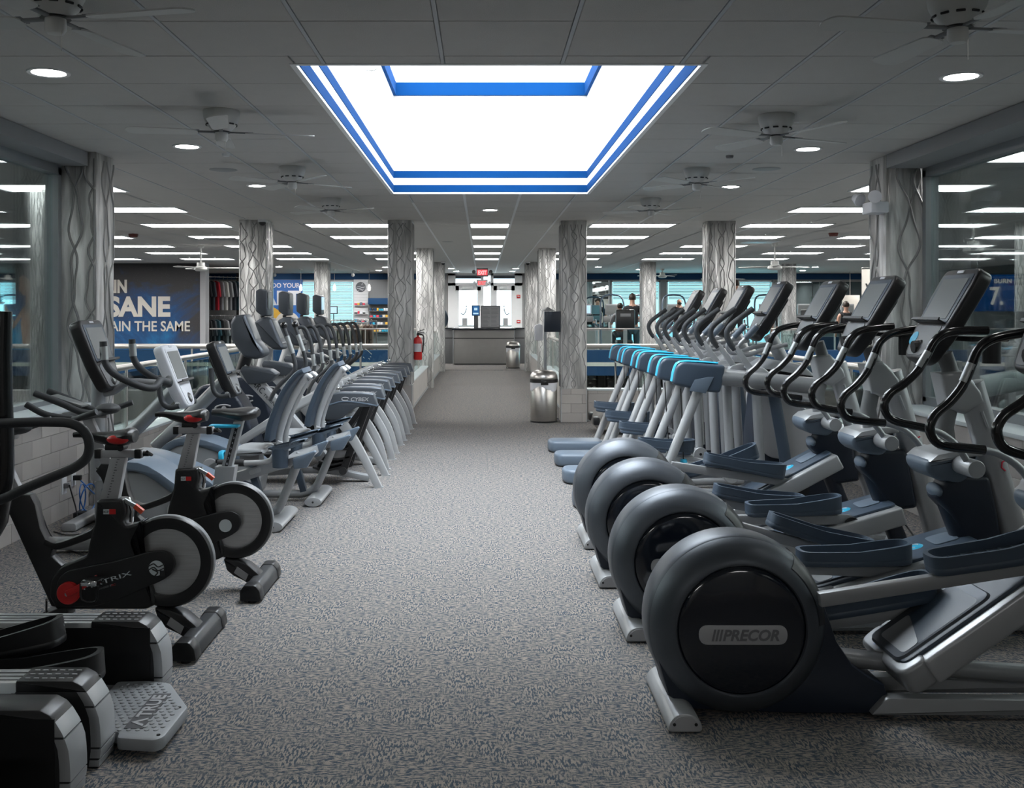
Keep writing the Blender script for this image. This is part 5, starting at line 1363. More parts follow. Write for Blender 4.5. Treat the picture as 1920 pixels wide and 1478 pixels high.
g = G(); secs = [(-1.68, .035, .87, .022), (-1.62, .045, .868, .028), (-1.56, .075, .862, .034), (-1.48, .115, .862, .042), (-1.42, .10, .868, .036), (-1.395, .06, .868, .022)]
rings = []
for (x, hw, zc, hh) in smooth4(secs): rings.append([g.bm.verts.new(Vector((x, D + hw * math.cos(2 * PI * k / 20), zc + hh * math.sin(2 * PI * k / 20)))) for k in range(20)])
for a_, b_ in zip(rings[:-1], rings[1:]):
    for k in range(20): g.bm.faces.new((a_[k], a_[(k + 1) % 20], b_[(k + 1) % 20], b_[k]))
g.bm.faces.new(rings[0][::-1]); g.bm.faces.new(rings[-1]); bmesh.ops.recalc_face_normals(g.bm, faces=g.bm.faces[:]); g.obj('saddle', 'black', t)
g = G(); g.prism(fillet([(-1.72, .004), (-1.60, .004), (-1.60, .06), (-1.72, .06)], .02, 3), D - .27, D + .27, bev=.006); g.obj('rear_foot', 'silver2', t)
g = G(); g.box(-2.7, -1.64, D - .04, D + .04, .02, .09, bev=.01); g.obj('base_beam', 'silver', t)

# ---- arc trainers
def arc_trainer(lab, tv, hook, D=9.0):
    t = thing('arc_trainer', lab, 'arc trainer', (-1.5, D, 0), 'arc trainers in the left row')
    Z = 8.69
    T7 = lambda L, z=Z: tr(L, z, 4.62, 400, 600)
    for s in (-1, 1):
        y = D + s * .32
        lg = [(-1.23, .60), (-1.115, .433), (-1.0, .235), (-.885, .0)] if not hook else [(-1.24, .62), (-1.08, .46), (-.955, .25), (-.885, .0)]
        g = G(); path_bar(g, lg, (.085, .060), y - .028, y + .028, bev=.006, sm=4); g.obj('rear_leg', 'silver2', t)
        g = G(); g.box(-.925, -.845, y - .035, y + .035, 0, .008); g.obj('foot_plate', 'silver2', t)
        sh = fillet(T7([(1015, 640), (1100, 622), (1300, 624), (1395, 634), (1428, 740), (1250, 752), (1180, 798), (1095, 868), (985, 862), (955, 800), (1000, 710)]), .012, 3)
        g = G(); g.prism(sh, y - .06, y + .06, bev=.014, seg=3); so = g.obj('arm_shroud', 'graphite', t)
        g = G(); path_bar(g, T7([(1000, 735), (1130, 700), (1280, 712), (1426, 738)]), .012, y - .064, y + .064, bev=.002, sm=4); g.obj('shroud_lip', 'slate2', so)
        g = G(); a, b = T7([(1200, 698), (1358, 698)]); 
        text(g, 'CYBEX', (a[0], y - .0605, a[1]), (1, 0, 0), (0, 0, 1), (b[0] - a[0]), .032, .0015, bold=.02, shear=.2)
        c = T7([(1152, 680)])[0]
        g.tube([(c[0] + .030 * math.cos(q), y - .061, c[1] + .014 * math.sin(q)) for q in [R(20 + 300 * k / 12) for k in range(13)]], .004, 6); g.obj('lettering', 'badge', so)
        g = G(); g.lathe([(.018, 0), (.034, 0), (.034, .012), (.024, .016), (.018, .012)], (-1.22, y, .835), 'z', 20, mt=None); g.obj('pivot_ring', 'chrome', so)
        g = G(); path_bar(g, [(-.985, .72), (-1.20, .13)], .062, y - .10 * s - .02, y - .10 * s + .02, bev=.006, sm=0); lk = g.obj('black_link', 'black', t)
        g = G(); g.cyl((-1.20, y - .10 * s - .04, .13), (-1.20, y - .10 * s + .04, .13), .034, 16); g.obj('link_bushing', 'rubber', lk)
        g = G(); path_bar(g, [(-1.02, .70), (-1.42, .14)], .045, y - .16 * s - .015, y - .16 * s + .015, bev=.005, sm=0); g.obj('inner_link', 'black', t)
        g = G(); path_bar(g, [(-1.30, .80), (-1.55, .715), (-2.05, .40), (-2.35, .20)], (.08, .07), y - .035 - s * .05, y + .035 - s * .05, bev=.01, sm=3); g.obj('swing_beam', 'silver2', t)
        # hand levers
        if not hook:
            hp = T7([(612, 60), (640, 140), (690, 290), (712, 400), (690, 455), (600, 540), (535, 615), (492, 700)], 8.75)
        else:
            hp = [(x, z) for x, z in tr([(735, 78), (790, 62), (832, 100), (866, 200), (882, 300), (897, 400), (872, 465), (760, 560), (700, 640), (660, 740)], 9.70, 4.62, 400, 600)]
        g = G(); g.tube(at_y(hp, D + s * .26), .0185, 12, sm=4); hl = g.obj('hand_lever', 'foam', t)
        if not hook:
            g = G(); g.ball((hp[0][0], D + s * .26, hp[0][1] + .012), .030, 14); g.obj('ball_knob', 'gloss', hl)
        i0, i1 = (1, 2) if not hook else (4, 5)
        g = G(); g.tube(at_y([hp[i0], hp[i1]], D + s * .26), .0205, 10); g.obj('pulse_sensor', 'alu', hl)
        pedal_tray(t, (-1.70 if s < 0 else -1.62, .24 if s < 0 else .34), R(-4), D + s * .14, L=.42, w=.17, mtl='black')
    g = G()
    for k in range(3): path_bar(g, [(-1.46 + .05 * k, .16 + k * .05), (-1.36 + .05 * k, .13 + k * .05), (-1.22 + .04 * k, .16 + k * .045)], .018, D - .24, D + .24, bev=.003, sm=4)
    g.obj('cross_slats', 'black', t)['kind'] = 'stuff'
    # main beam with its name, front body, mast
    g = G(); path_bar(g, [(-2.12, 1.0), (-1.76, .62), (-1.36, .16)], (.105, .10), D - .06, D + .06, bev=.012, sm=0); bm_ = g.obj('main_beam', 'silver2', t)
    if not hook:
        a, b = T7([(258, 596), (480, 812)], D - .07)
    else: a, b = (-2.02, .87), (-1.80, .64)
    xd = Vector((b[0] - a[0], 0, b[1] - a[1])); L = xd.length; xd.normalize(); yd = Vector((-xd.z, 0, xd.x))
    if not hook:
        g = G(); text(g, 'ARC', Vector((-2.03, D - .0605, .862)), xd, yd, .125, .055, .001); text(g, 'TRAINER', Vector((-2.03, D - .0605, .862)) + xd * .14, xd, yd, .19, .026, .001); g.obj('lettering', 'black', bm_)
    g = G(); g.prism(fillet([(-2.12, .98), (-2.10, 1.02), (-1.86, .99), (-1.80, .95), (-1.86, .88), (-2.05, .86)], .012, 3), D - .10, D + .10, bev=.01); g.obj('hub_cover', 'graphite', t)
    g = G(); g.prism(fillet([(-2.60, .04), (-2.62, .6), (-2.45, .86), (-2.20, .86), (-2.06, .66), (-1.95, .30), (-2.0, .04)], .05, 4), D - .17, D + .17, bev=.03, seg=3); fb = g.obj('front_body', 'navy', t)
    g = G(); g.tube([(-2.24 + .075 * math.cos(q), D - .173, .66 + .030 * math.sin(q)) for q in [R(40 + 280 * k / 14) for k in range(15)]], .008, 6); g.ball((-2.24, D - .172, .66), .022, 10, sy=.3); g.obj('swirl_mark', 'badge', fb)
    g = G(); path_bar(g, [(-2.45, .06), (-1.90, .08), (-1.40, .10), (-1.0, .03)], .05, D - .05, D + .05, bev=.008, sm=3); g.obj('base_beam', 'silver', t)
    g = G(); g.box(-2.62, -2.52, D - .3, D + .3, 0, .05, bev=.01); g.obj('front_foot', 'silver2', t)
    g = G(); g.tube(at_y([(-2.14, .94), (-2.07, 1.15)], D), .055, 16, flat=1.1); g.obj('mast_neck', 'black' if not hook else 'silver2', t)
    if not hook:
        cp = [(-2.20, 1.40), (-2.16, 1.465), (-2.07, 1.475), (-1.975, 1.24), (-1.905, 1.16), (-1.90, 1.12), (-1.97, 1.08), (-2.08, 1.10), (-2.19, 1.25)]
    else: cp = [(-2.185, 1.40), (-2.10, 1.445), (-2.02, 1.435), (-1.93, 1.22), (-1.895, 1.15), (-1.92, 1.125), (-2.0, 1.13), (-2.12, 1.22)]
    g = G(); g.prism(fillet(cp, .02, 3), D - .135, D + .135, bev=.030, seg=3); cn = g.obj('console', 'graphite', t)
    f0, f1 = (cp[2], cp[3])
    ey = Vector((f0[0] - f1[0], 0, f0[1] - f1[1])); Lf = ey.length; ey.normalize(); n = Vector((ey.z, 0, -ey.x)); n = n if n.x > 0 else -n
    mt = frame_mt(Vector((f1[0], D, f1[1])), ey.cross(n), ey)
    g = G(); g.box(-.105, .105, .02, Lf - .03, -.002, .003, bev=.002, mt=mt); g.obj('display', 'screen', cn)
    g = G(); text(g, '888', (0, 0, 0), (1, 0, 0), (0, 1, 0), .06, .03, .001); g.bm.free()
    g = G()
    for q in range(4): g.box(-.09 + q * .05, -.06 + q * .05, -.035, -.02, -.004, .006, bev=.002, mt=mt)
    g.obj('buttons', 'badge', cn)['kind'] = 'stuff'
    if tv:
        g = G(); g.prism(fillet([(-2.17, 1.50), (-2.17, 1.70), (-2.13, 1.72), (-2.06, 1.70), (-2.055, 1.46), (-2.10, 1.45)], .012, 3), D - .125, D + .125, bev=.015, seg=3); tvo = g.obj('television', 'graphite', t)
        g = G(); g.box(-2.057, -2.050, D - .10, D + .10, 1.52, 1.685, bev=.002); g.obj('tv_screen', 'tvlit' if tv == 2 else 'screen', tvo)
        g = G(); g.tube([(-2.13, D, 1.46), (-2.12, D, 1.40)], .02, 8); g.obj('tv_bracket', 'black', tvo)
    return t
arc_trainer('arc trainer with ball-topped levers and its name along the silver beam', 0, False)
def number_tag(root, s_):
    g = G(); xd = Vector((.69, 0, -.72)); text(g, s_, Vector((-2.06, 9.0 - .0615, .855)), xd, (.72, 0, .69), .085, .06, .001); g.obj('number_sticker', 'black', root)
b = arc_trainer('second arc trainer, first of those with a small television on top', 1, True)
b.location = (-1.53, 10.0, 0)
number_tag(dup(b, (-1.53, 11.1, 0), 'third arc trainer, second with a small television on top'), '57')
dup(b, (-1.53, 12.15, 0), 'fourth arc trainer, second from the far end of the row')
e = arc_trainer('arc trainer at the far end of the row, its small television lit', 2, True)
number_tag(e, '69'); e.location = (-1.53, 13.3, 0)
# ================================================================== BRIDGE, DESK AND FAR HALLS
def bin_(loc, lab, r=.18, h=.70):
    x, y = loc
    t = thing('waste_bin', lab, 'bin', (x, y, 0), 'steel domed waste bins')
    g = G(); g.lathe([(0, .0), (r * .98, .0), (r, .012), (r, .50), (r * .98, .505), (0, .505)], (x, y, 0), 'z', 40); g.obj('body', 'steelcan', t)
    g = G(); g.lathe([(r * .99, .0), (r * 1.02, .004), (r * 1.02, .02), (r * .99, .024)], (x, y, 0), 'z', 36); g.obj('base_ring', 'black', t)
    g = G(); rng = [(r * (1.015 + .02 * math.sin(a * 7)), .455 + .035 * math.sin(a * 3 + 1)) for a in [2 * PI * k / 48 for k in range(48)]]
    n = 48; A = [g.bm.verts.new((x + rng[k][0] * math.cos(2 * PI * k / n), y + rng[k][0] * math.sin(2 * PI * k / n), rng[k][1])) for k in range(n)]
    B = [g.bm.verts.new((x + r * 1.03 * math.cos(2 * PI * k / n), y + r * 1.03 * math.sin(2 * PI * k / n), .545)) for k in range(n)]
    for k in range(n): g.bm.faces.new((A[k], A[(k + 1) % n], B[(k + 1) % n], B[k]))
    g.obj('bin_liner', 'whitep', t, 'white bag folded over the rim')
    g = G(); g.lathe([(r * 1.0, .535), (r * 1.06, .54), (r * 1.06, .585), (r * 1.0, .59)], (x, y, 0), 'z', 36); g.box(x - .05, x + .05, y - r * 1.08, y - r * .95, .51, .575, bev=.004); g.obj('collar', 'black', t)
    g = G(); g.lathe([(r * 1.04, .585), (r * 1.05, .60), (r * 1.0, .64), (r * .86, .68), (r * .6, .70), (r * .5, .69), (r * .45, .60), (0, .60)], (x, y, 0), 'z', 40); g.obj('dome_lid', 'steelcan', t)
bin_((.83, 13.85), 'brushed steel domed waste bin beside the front right bridge column')
bin_((.80, 26.9), 'brushed steel domed waste bin standing by the front desk')
# wipes stand beside the bin
x, y = .99, 14.35
t = thing('wipes_stand', 'grey stand with a white dispenser and a dark box beside the column', 'dispenser', (x - .08, y, 0))
g = G(); g.box(x - .13, x - .09, y - .02, y + .02, 0, 1.38, bev=.003); g.box(x - .28, x + .06, y - .16, y + .16, 0, .02, bev=.004); g.obj('post', 'silver', t)
g = G(); g.prism(fillet([(x - .26, 1.09), (x - .145, 1.09), (x - .145, 1.31), (x - .20, 1.33), (x - .26, 1.30)], .015, 3), y - .07, y + .05, bev=.01); g.obj('wipe_dispenser', 'whitep', t)
t = thing('wall_box', 'dark box with a lifted lid hung on the side of the front right column', 'dispenser', (.93, 13.9, 1.22))
g = G(); g.box(.84, 1.055, 13.80, 14.02, 1.22, 1.50, bev=.006); g.obj('box', 'navy', t)
g = G(); g.prism([(.83, 1.505), (.88, 1.56), (.99, 1.505)], 13.81, 14.01, bev=.003); g.obj('lid', 'greyplastic', t)
g = G(); g.tube([(.84, 13.85, 1.545), (.81, 13.85, 1.50), (.80, 13.85, 1.42)], .006, 6, sm=3); g.obj('handle_wire', 'white', t)
# extinguisher on the left column
x, y = -.885, 13.93
t = thing('fire_extinguisher', 'red fire extinguisher hung on the side of the front left column', 'fire extinguisher', (x, y, .84))
g = G(); g.lathe([(0, .84), (.052, .84), (.058, .852), (.058, 1.10), (.048, 1.135), (.018, 1.155), (.016, 1.18), (0, 1.18)], (x, y, 0), 'z', 28); g.obj('cylinder', 'red', t)
g = G(); g.lathe([(.059, .95), (.059, 1.06)], (x, y, 0), 'z', 28, a0=R(200), a1=R(330)); g.obj('label_sticker', 'whitep', t)
g = G(); g.box(x - .02, x + .02, y - .02, y + .02, 1.17, 1.20, bev=.004); g.box(x - .01, x + .09, y - .012, y + .012, 1.20, 1.213, bev=.003, mt=None); g.prism([(x, 1.215), (x + .09, 1.25), (x + .09, 1.26), (x - .01, 1.225)], y - .01, y + .01); g.obj('valve_head', 'black', t)
g = G(); g.tube([(x + .02, y - .02, 1.19), (x + .08, y - .04, 1.16), (x + .075, y - .045, 1.02), (x + .065, y - .045, .94)], .010, 8, sm=4); g.obj('hose', 'black', t)
g = G(); g.box(-.955, -.94, y - .03, y + .03, .9, 1.2); g.box(-.955, x, y - .01, y + .01, 1.13, 1.15); g.obj('bracket', 'steel', t)

# front desk
t = thing('reception_desk', 'grey front desk with a dark stone top at the end of the bridge', 'desk', (.02, 29.0, 0))
g = G(); g.box(-.82, .88, 28.7, 29.3, .03, .98, bev=.006); g.obj('front_panel', mat('desk_laminate', (.28, .27, .26), .5, var=.08), t)
g = G(); g.box(-.82, .88, 28.694, 28.70, .73, .752); g.obj('black_inlay', 'black', t)
g = G(); g.box(-.87, .93, 28.62, 29.35, .98, 1.03, bev=.006); g.obj('counter_top', 'lens', t)
g = G(); g.box(-.80, .86, 28.72, 29.2, 0, .03); g.obj('plinth', 'black', t)
for s, (a, b) in enumerate(((-1.75, -.84), (.90, 1.75))):
    g = G(); g.box(a, b, 29.3, 29.7, .0, 1.0, bev=.005); w_ = g.obj('side_counter', 'greyplastic', t)
    g = G(); g.box(a - .01, b + .01, 29.27, 29.75, 1.0, 1.03); g.obj('side_top', 'lens', w_)
    g = G(); g.box(a, b, 29.294, 29.3, .72, .745); g.obj('inlay', 'black', w_)
g = G(); g.box(-.84, -.826, 28.69, 28.71, 0, .98); g.box(.884, .898, 28.69, 28.71, 0, .98); g.obj('edge_trims', 'silver2', t)['kind'] = 'stuff'
t = thing('sign_board', 'grey framed notice board standing on the front desk', 'sign', (.22, 28.95, 1.03))
g = G(); g.box(-.05, .50, 28.93, 28.96, 1.03, 1.66, bev=.004); g.obj('frame', 'greyplastic', t)
g = G(); g.box(-.02, .47, 28.925, 28.93, 1.06, 1.63); g.obj('panel', 'badge', t)
g = G()
for k in range(14):
    for q in range(2): g.box(.0 + q * .24, .0 + q * .24 + random.uniform(.13, .21), 28.922, 28.925, 1.09 + k * .038, 1.098 + k * .038)
g.obj('print_lines', 'greyplastic', t)['kind'] = 'stuff'
t = thing('check_in_terminal', 'blue lit check-in screen on a grey post on the front desk', 'terminal', (-.19, 28.95, 1.03))
g = G(); g.box(-.25, -.13, 28.93, 28.97, 1.03, 1.38, bev=.006); g.obj('post', 'greyplastic', t)
g = G(); g.box(-.31, -.08, 28.90, 28.95, 1.37, 1.67, bev=.008); g.obj('housing', 'slate', t)
g = G(); g.box(-.29, -.10, 28.895, 28.90, 1.39, 1.65); g.obj('screen', mat('blue_screen', (.02, .1, .3), .3, emit=(.04, .25, .6), es=.35, var=0), t)
g = G(); g.box(-.24, -.15, 28.892, 28.895, 1.53, 1.60); g.box(-.27, -.12, 28.892, 28.895, 1.42, 1.46); g.obj('icons', 'tvlit', t)['kind'] = 'stuff'
for k, (z, nm) in enumerate(((1.98, 'small red alarm plate on the door frame, upper one'), (1.17, 'small red alarm plate on the door frame, lower one'))):
    t = thing('alarm_plate', nm, 'alarm', (1.16, 32.97, z - .055)); g = G(); g.box(1.10, 1.22, 32.95, 32.98, z - .055, z + .055, bev=.006); b_ = g.obj('plate', 'red', t)
    g = G(); g.box(1.125, 1.195, 32.945, 32.95, z - .012, z + .018); g.obj('strip', 'whitep', b_)
t = thing('chair', 'round-backed black chair left of the front desk', 'chair', (-1.35, 30.1, 0))
g = G(); g.lathe([(.26, -.02), (.28, 0), (.26, .02), (0, .02), (0, -.02)], (0, 0, 0), 'y', 28, sz=1.35, mt=Matrix.Translation((-1.30, 30.25, 1.28)) @ Matrix.Rotation(R(20), 4, 'X')); g.obj('backrest', 'slate', t)
g = G(); g.lathe([(0, -.03), (.2, -.03), (.2, 0), (0, 0)], (0, 0, 0), 'y', 24, sz=1.35, mt=Matrix.Translation((-1.34, 30.19, 1.28)) @ Matrix.Rotation(R(20), 4, 'X')); g.obj('back_pad', 'cream', t)
g = G(); g.box(-1.6, -1.05, 29.95, 30.4, .70, .78, bev=.03); g.obj('seat', 'black', t)
g = G(); g.cyl((-1.32, 30.2, .0), (-1.32, 30.2, .72), .03, 10); g.lathe([(0, 0), (.26, 0), (.24, .03), (0, .05)], (-1.32, 30.2, 0), 'z', 20); g.obj('pedestal', 'greyplastic', t)
g = G(); g.prism([(-1.24, 1.03), (-1.08, 1.03), (-1.12, 1.22), (-1.22, 1.22)], 29.45, 29.50, bev=.004); g.prism([(-1.24, 1.03), (-1.08, 1.03), (-1.12, 1.22), (-1.22, 1.22)], 29.56, 29.60, bev=.004); tag(g.obj('caution_sign', mat('sign_yellow', (.7, .6, .05), .5)), 'small yellow folding sign on the side counter by the desk', 'sign')

# ---- big blue poster on the left
def splash_mat():
    m = bpy.data.materials.new('poster_print'); m.use_nodes = True; nt = m.node_tree; p = nt.nodes['Principled BSDF']; p.inputs['Roughness'].default_value = .55
    tc = node(nt, 'ShaderNodeTexCoord')
    n1 = node(nt, 'ShaderNodeTexNoise', Scale=.55, Detail=5.0, Roughness=.65, Distortion=.5); nt.links.new(tc.outputs['Object'], n1.inputs['Vector'])
    sp = node(nt, 'ShaderNodeSeparateXYZ'); nt.links.new(tc.outputs['Object'], sp.inputs[0])
    gr = node(nt, 'ShaderNodeMapRange'); gr.inputs[1].default_value = 0.5; gr.inputs[2].default_value = 2.8; gr.inputs[3].default_value = .22; gr.inputs[4].default_value = -.14
    nt.links.new(sp.outputs[2], gr.inputs[0])
    gx = node(nt, 'ShaderNodeMapRange'); gx.inputs[1].default_value = -9.6; gx.inputs[2].default_value = -7.0; gx.inputs[3].default_value = .08; gx.inputs[4].default_value = -.10
    nt.links.new(sp.outputs[0], gx.inputs[0])
    ad = node(nt, 'ShaderNodeMath', operation='ADD'); nt.links.new(n1.outputs['Fac'], ad.inputs[0]); nt.links.new(gr.outputs[0], ad.inputs[1])
    ad2 = node(nt, 'ShaderNodeMath', operation='ADD'); nt.links.new(ad.outputs[0], ad2.inputs[0]); nt.links.new(gx.outputs[0], ad2.inputs[1])
    cr = node(nt, 'ShaderNodeValToRGB'); e = cr.color_ramp.elements
    e[0].position = .47; e[0].color = (.030, .028, .030, 1); e[1].position = .84; e[1].color = (.0, .26, .48, 1)
    q = e.new(.59); q.color = (.0, .042, .14, 1); q = e.new(.70); q.color = (.0, .105, .27, 1)
    nt.links.new(ad2.outputs[0], cr.inputs[0])
    v = node(nt, 'ShaderNodeTexVoronoi', Scale=22.0); nt.links.new(tc.outputs['Object'], v.inputs['Vector'])
    r2 = node(nt, 'ShaderNodeValToRGB'); r2.color_ramp.elements[0].position = .03; r2.color_ramp.elements[0].color = (1, 1, 1, 1); r2.color_ramp.elements[1].position = .14; r2.color_ramp.elements[1].color = (0, 0, 0, 1)
    nt.links.new(v.outputs['Distance'], r2.inputs[0])
    mx = node(nt, 'ShaderNodeMix'); mx.data_type = 'RGBA'; mx.blend_type = 'ADD'; mx.inputs[0].default_value = .10
    nt.links.new(cr.outputs[0], mx.inputs[6]); nt.links.new(r2.outputs[0], mx.inputs[7]); nt.links.new(mx.outputs[2], p.inputs['Base Color'])
    return m
g = G(); g.box(-13.9, -7.18, 26.05, 26.3, .5, CH); struct(g, 'wall_poster_left', 'darkwall')
t = thing('wall_poster', 'dark poster splashed with blue reading TRAIN INSANE REMAIN THE SAME', 'poster', (-10.5, 26.04, .55))
ORG[0] = Vector((0, 0, 0)); PORG[t.name] = Vector((0, 0, 0)); t.location = (0, 0, 0)
g = G(); g.box(-13.85, -7.2, 26.03, 26.05, .52, CH - .01); g.obj('printed_panel', splash_mat(), t)
for s_, x0, x1, z, h in (('TRAIN', -10.06, -9.08, 1.965, .344), ('INSANE', -10.22, -7.97, 1.356, .53), ('REMAIN THE SAME', -10.08, -7.47, .99, .262)):
    g = G(); text(g, s_, (x0, 26.028, z), (1, 0, 0), (0, 0, 1), x1 - x0, h, .012, bold=.040 if s_ != 'REMAIN THE SAME' else .014); g.obj('lettering', 'cream', t)
# printed figure of a woman drinking
g = G()
def fl(pts): g.prism([(-12.45 + p[0], .62 + p[1]) for p in pts], 26.022, 26.029)
fl(fillet([(.62, 1.75), (.80, 1.85), (.98, 1.80), (1.02, 1.50), (.90, 1.30), (.72, 1.28), (.66, 1.38), (.60, 1.45), (.64, 1.55)], .05, 4))
fl([(.80, 1.32), (1.0, 1.32), (1.35, 1.05), (1.35, .0), (.72, .0), (.66, .6), (.78, 1.0)])
fl(fillet([(.92, 1.02), (.70, .75), (.48, .42), (.20, .95), (.08, 1.02), (.12, 1.12), (.26, 1.08), (.50, .62), (.68, .92), (.84, 1.10)], .03, 3))
g.obj('printed_figure', 'skinp', t)
g = G(); g.prism([(-12.29, 1.68), (-12.20, 1.68), (-12.20, 2.22), (-12.29, 2.22)], 26.018, 26.024); g.obj('printed_bottle', 'cyan', t)
g = G(); g.prism(fillet([(-11.75, 2.45), (-11.40, 2.50), (-11.30, 2.2), (-11.3, 1.8), (-11.45, 1.9), (-11.55, 2.3)], .06, 4), 26.018, 26.024); g.obj('printed_hair', 'hair', t)
g = G(); g.box(-7.20, -7.06, 25.98, 26.32, .5, CH); struct(g, 'trim_9', 'badge')

# ---- shop, left rear
g = G(); g.box(-7.1, -6.05, 29.4, 29.5, 0, 2.6); struct(g, 'wall_shop_partition', 'black')
def shirt_mesh(w, h, mtl, sleeve=.16):
    g = G(); hw = w / 2
    o = fillet([(-.07, h - .01), (-hw, h - .06), (-hw - sleeve * .55, h * .45), (-hw - sleeve * .2, h * .42), (-hw + .015, h * .72), (-hw + .01, 0), (hw - .01, 0), (hw - .015, h * .72), (hw + sleeve * .2, h * .42), (hw + sleeve * .55, h * .45), (hw, h - .06), (.07, h - .01), (0, h - .04)], .02, 2)
    g.prism(o, -.028, .028, bev=.014); 
    return g.mesh('garment', mtl)
gm = {k: mat('cloth_' + k, c, .9, bump=.15) for k, c in dict(black=(.012, .012, .015), red=(.35, .008, .02), grey=(.22, .22, .23), dark=(.03, .035, .045), teal=(.02, .06, .08), beige=(.35, .30, .24), brown=(.10, .06, .045), white=(.50, .49, .46)).items()}
smesh = {k: shirt_mesh(.44, .80, gm[k]) for k in gm}
hang = G(); hang.tube([(-.18, 0, -.05), (0, 0, .02), (.18, 0, -.05)], .005, 5); hang.tube([(0, 0, .02), (.012, 0, .055), (.028, 0, .078), (.026, 0, .105), (0, 0, .120), (-.026, 0, .102)], .004, 5, sm=3); hmesh = hang.mesh('hanger', M['chrome'])
def garment(k, p, rz, lab, grp, sc=1):
    o = thing('hanging_garment', lab, 'clothing', p, grp); o.rotation_euler = (0, 0, rz)
    a = bpy.data.objects.new('shirt', smesh[k]); COL.objects.link(a); a.parent = o; a.scale = (sc, 1, sc)
    b_ = bpy.data.objects.new('hanger', hmesh); COL.objects.link(b_); b_.parent = o; b_.location = (0, 0, .80 * sc)
def clothes_rack(lab, p0, p1, z, feet=True, grp='clothes racks in the shop'):
    t = thing('clothes_rack', lab, 'clothes rack', ((p0[0] + p1[0]) / 2, (p0[1] + p1[1]) / 2, 0), grp)
    g = G(); g.cyl((*p0, z), (*p1, z), .012, 10); g.obj('hanging_rail', 'chrome', t)
    for p in (p0, p1):
        g = G(); g.cyl((*p, 0), (*p, z), .016, 10); g.obj('upright', 'chrome', t)
clothes_rack('two-tier chrome clothes rack beside the blue poster, rail for the upper row', (-7.44, 26.94), (-6.26, 28.14), 2.42)
clothes_rack('two-tier chrome clothes rack beside the blue poster, rail for the lower row', (-7.39, 26.84), (-6.20, 28.04), 1.39)
cols = ['black', 'dark', 'red', 'grey', 'white', 'grey', 'dark', 'teal', 'black', 'dark', 'teal', 'black']
wrd = {'black': 'black', 'dark': 'charcoal', 'red': 'red', 'grey': 'grey', 'white': 'off-white', 'teal': 'dark teal', 'beige': 'beige', 'brown': 'brown'}
for k, c in enumerate(cols):
    u = (k + .5) / 12; lab = 'the only red top hanging on the upper rack by the blue poster' if c == 'red' else '%s top on the upper shop rack, %s from its left end' % (wrd[c], ORD[k])
    garment(c, (-7.38 + 1.08 * u, 27.0 + 1.1 * u, 1.53), R(-45), lab, 'tops on the upper shop rack')
for k in range(12):
    u = (k + .5) / 12; c = ['black', 'dark', 'teal', 'black', 'grey', 'dark'][k % 6]
    garment(c, (-7.33 + 1.08 * u, 26.9 + 1.1 * u, .50), R(-45), '%s top on the lower shop rack, %s from its left end' % (wrd[c], ORD[k]), 'tops on the lower shop rack')
clothes_rack('low chrome clothes rack with beige and brown coats behind the far rail', (-4.15, 27.9), (-2.90, 27.9), 1.25)
for k in range(12):
    c = ['beige', 'white', 'beige', 'grey', 'beige', 'white', 'brown', 'brown', 'beige', 'brown', 'brown', 'brown'][k]
    garment(c, (-4.08 + .095 * k, 27.9, .40), R(90), '%s coat on the low shop rack, %s from the left' % (wrd[c], ORD[k]), 'coats on the low shop rack', .95)
# blue and yellow poster
t = thing('wall_poster', 'bright blue and yellow poster reading WE DO YOUR PART on the shop wall', 'poster', (-6.7, 32.95, .6))
g = G(); g.box(-7.9, -5.82, 32.93, 32.97, .6, 2.52); g.obj('panel', mat('poster_blue', (.012, .12, .42), .55, var=.02), t)
g = G(); g.lathe([(0, 0), (.62, 0), (.62, .01), (0, .01)], (-6.98, 32.915, 1.05), 'y', 48); g.obj('yellow_disc', 'yellow', t)
g = G(); g.lathe([(0, 0), (.40, 0), (.40, .01), (0, .01)], (-6.30, 32.905, 1.10), 'y', 48); g.obj('pale_disc', 'cream', t)
g = G(); text(g, 'WE DO YOUR', (-7.17, 32.925, 2.26), (1, 0, 0), (0, 0, 1), 1.27, .155, .008, bold=.015); g.obj('lettering', 'whitep', t)
g = G(); text(g, 'PART', (-7.42, 32.92, 1.70), (1, 0, 0), (0, 0, 1), 1.55, .47, .008, bold=.03); g.obj('big_lettering', 'whitep', t)
# slat wall with round logo and shelves of small goods
t = thing('slat_wall', 'white slatted display wall with a round dark logo', 'display wall', (-3.9, 32.7, 0))
g = G(); g.box(-4.13, -3.65, 32.65, 32.72, 0, 2.52); g.obj('backing', 'white', t)
for k in range(15):
    g = G(); g.box(-4.12, -3.66, 32.635, 32.652, 1.05 + k * .098, 1.05 + k * .098 + .085, bev=.003); g.obj('slat', 'white', t)
g = G(); g.lathe([(0, -.02), (.16, -.02), (.16, 0)], (-3.90, 32.63, 2.28), 'y', 36); lg = g.obj('round_logo', 'navy', t)
g = G()
g.tube([(-4.04, 32.605, 2.27), (-3.95, 32.605, 2.29), (-3.86, 32.605, 2.26), (-3.76, 32.605, 2.28)], .012, 6, sm=4); g.tube([(-4.03, 32.605, 2.22), (-3.95, 32.605, 2.24), (-3.86, 32.605, 2.20), (-3.78, 32.605, 2.22)], .012, 6, sm=4); g.tube([(-3.99, 32.605, 2.17), (-3.92, 32.605, 2.19), (-3.82, 32.605, 2.16)], .010, 6, sm=4)
g.tube([(-3.87, 32.605, 2.34), (-3.84, 32.605, 2.40)], .008, 6); g.obj('wave_mark', 'whitep', lg)
pal = ['cyan', 'whitep', 'redled', 'slate2', 'yellow', 'black', 'cream', 'bandblue']
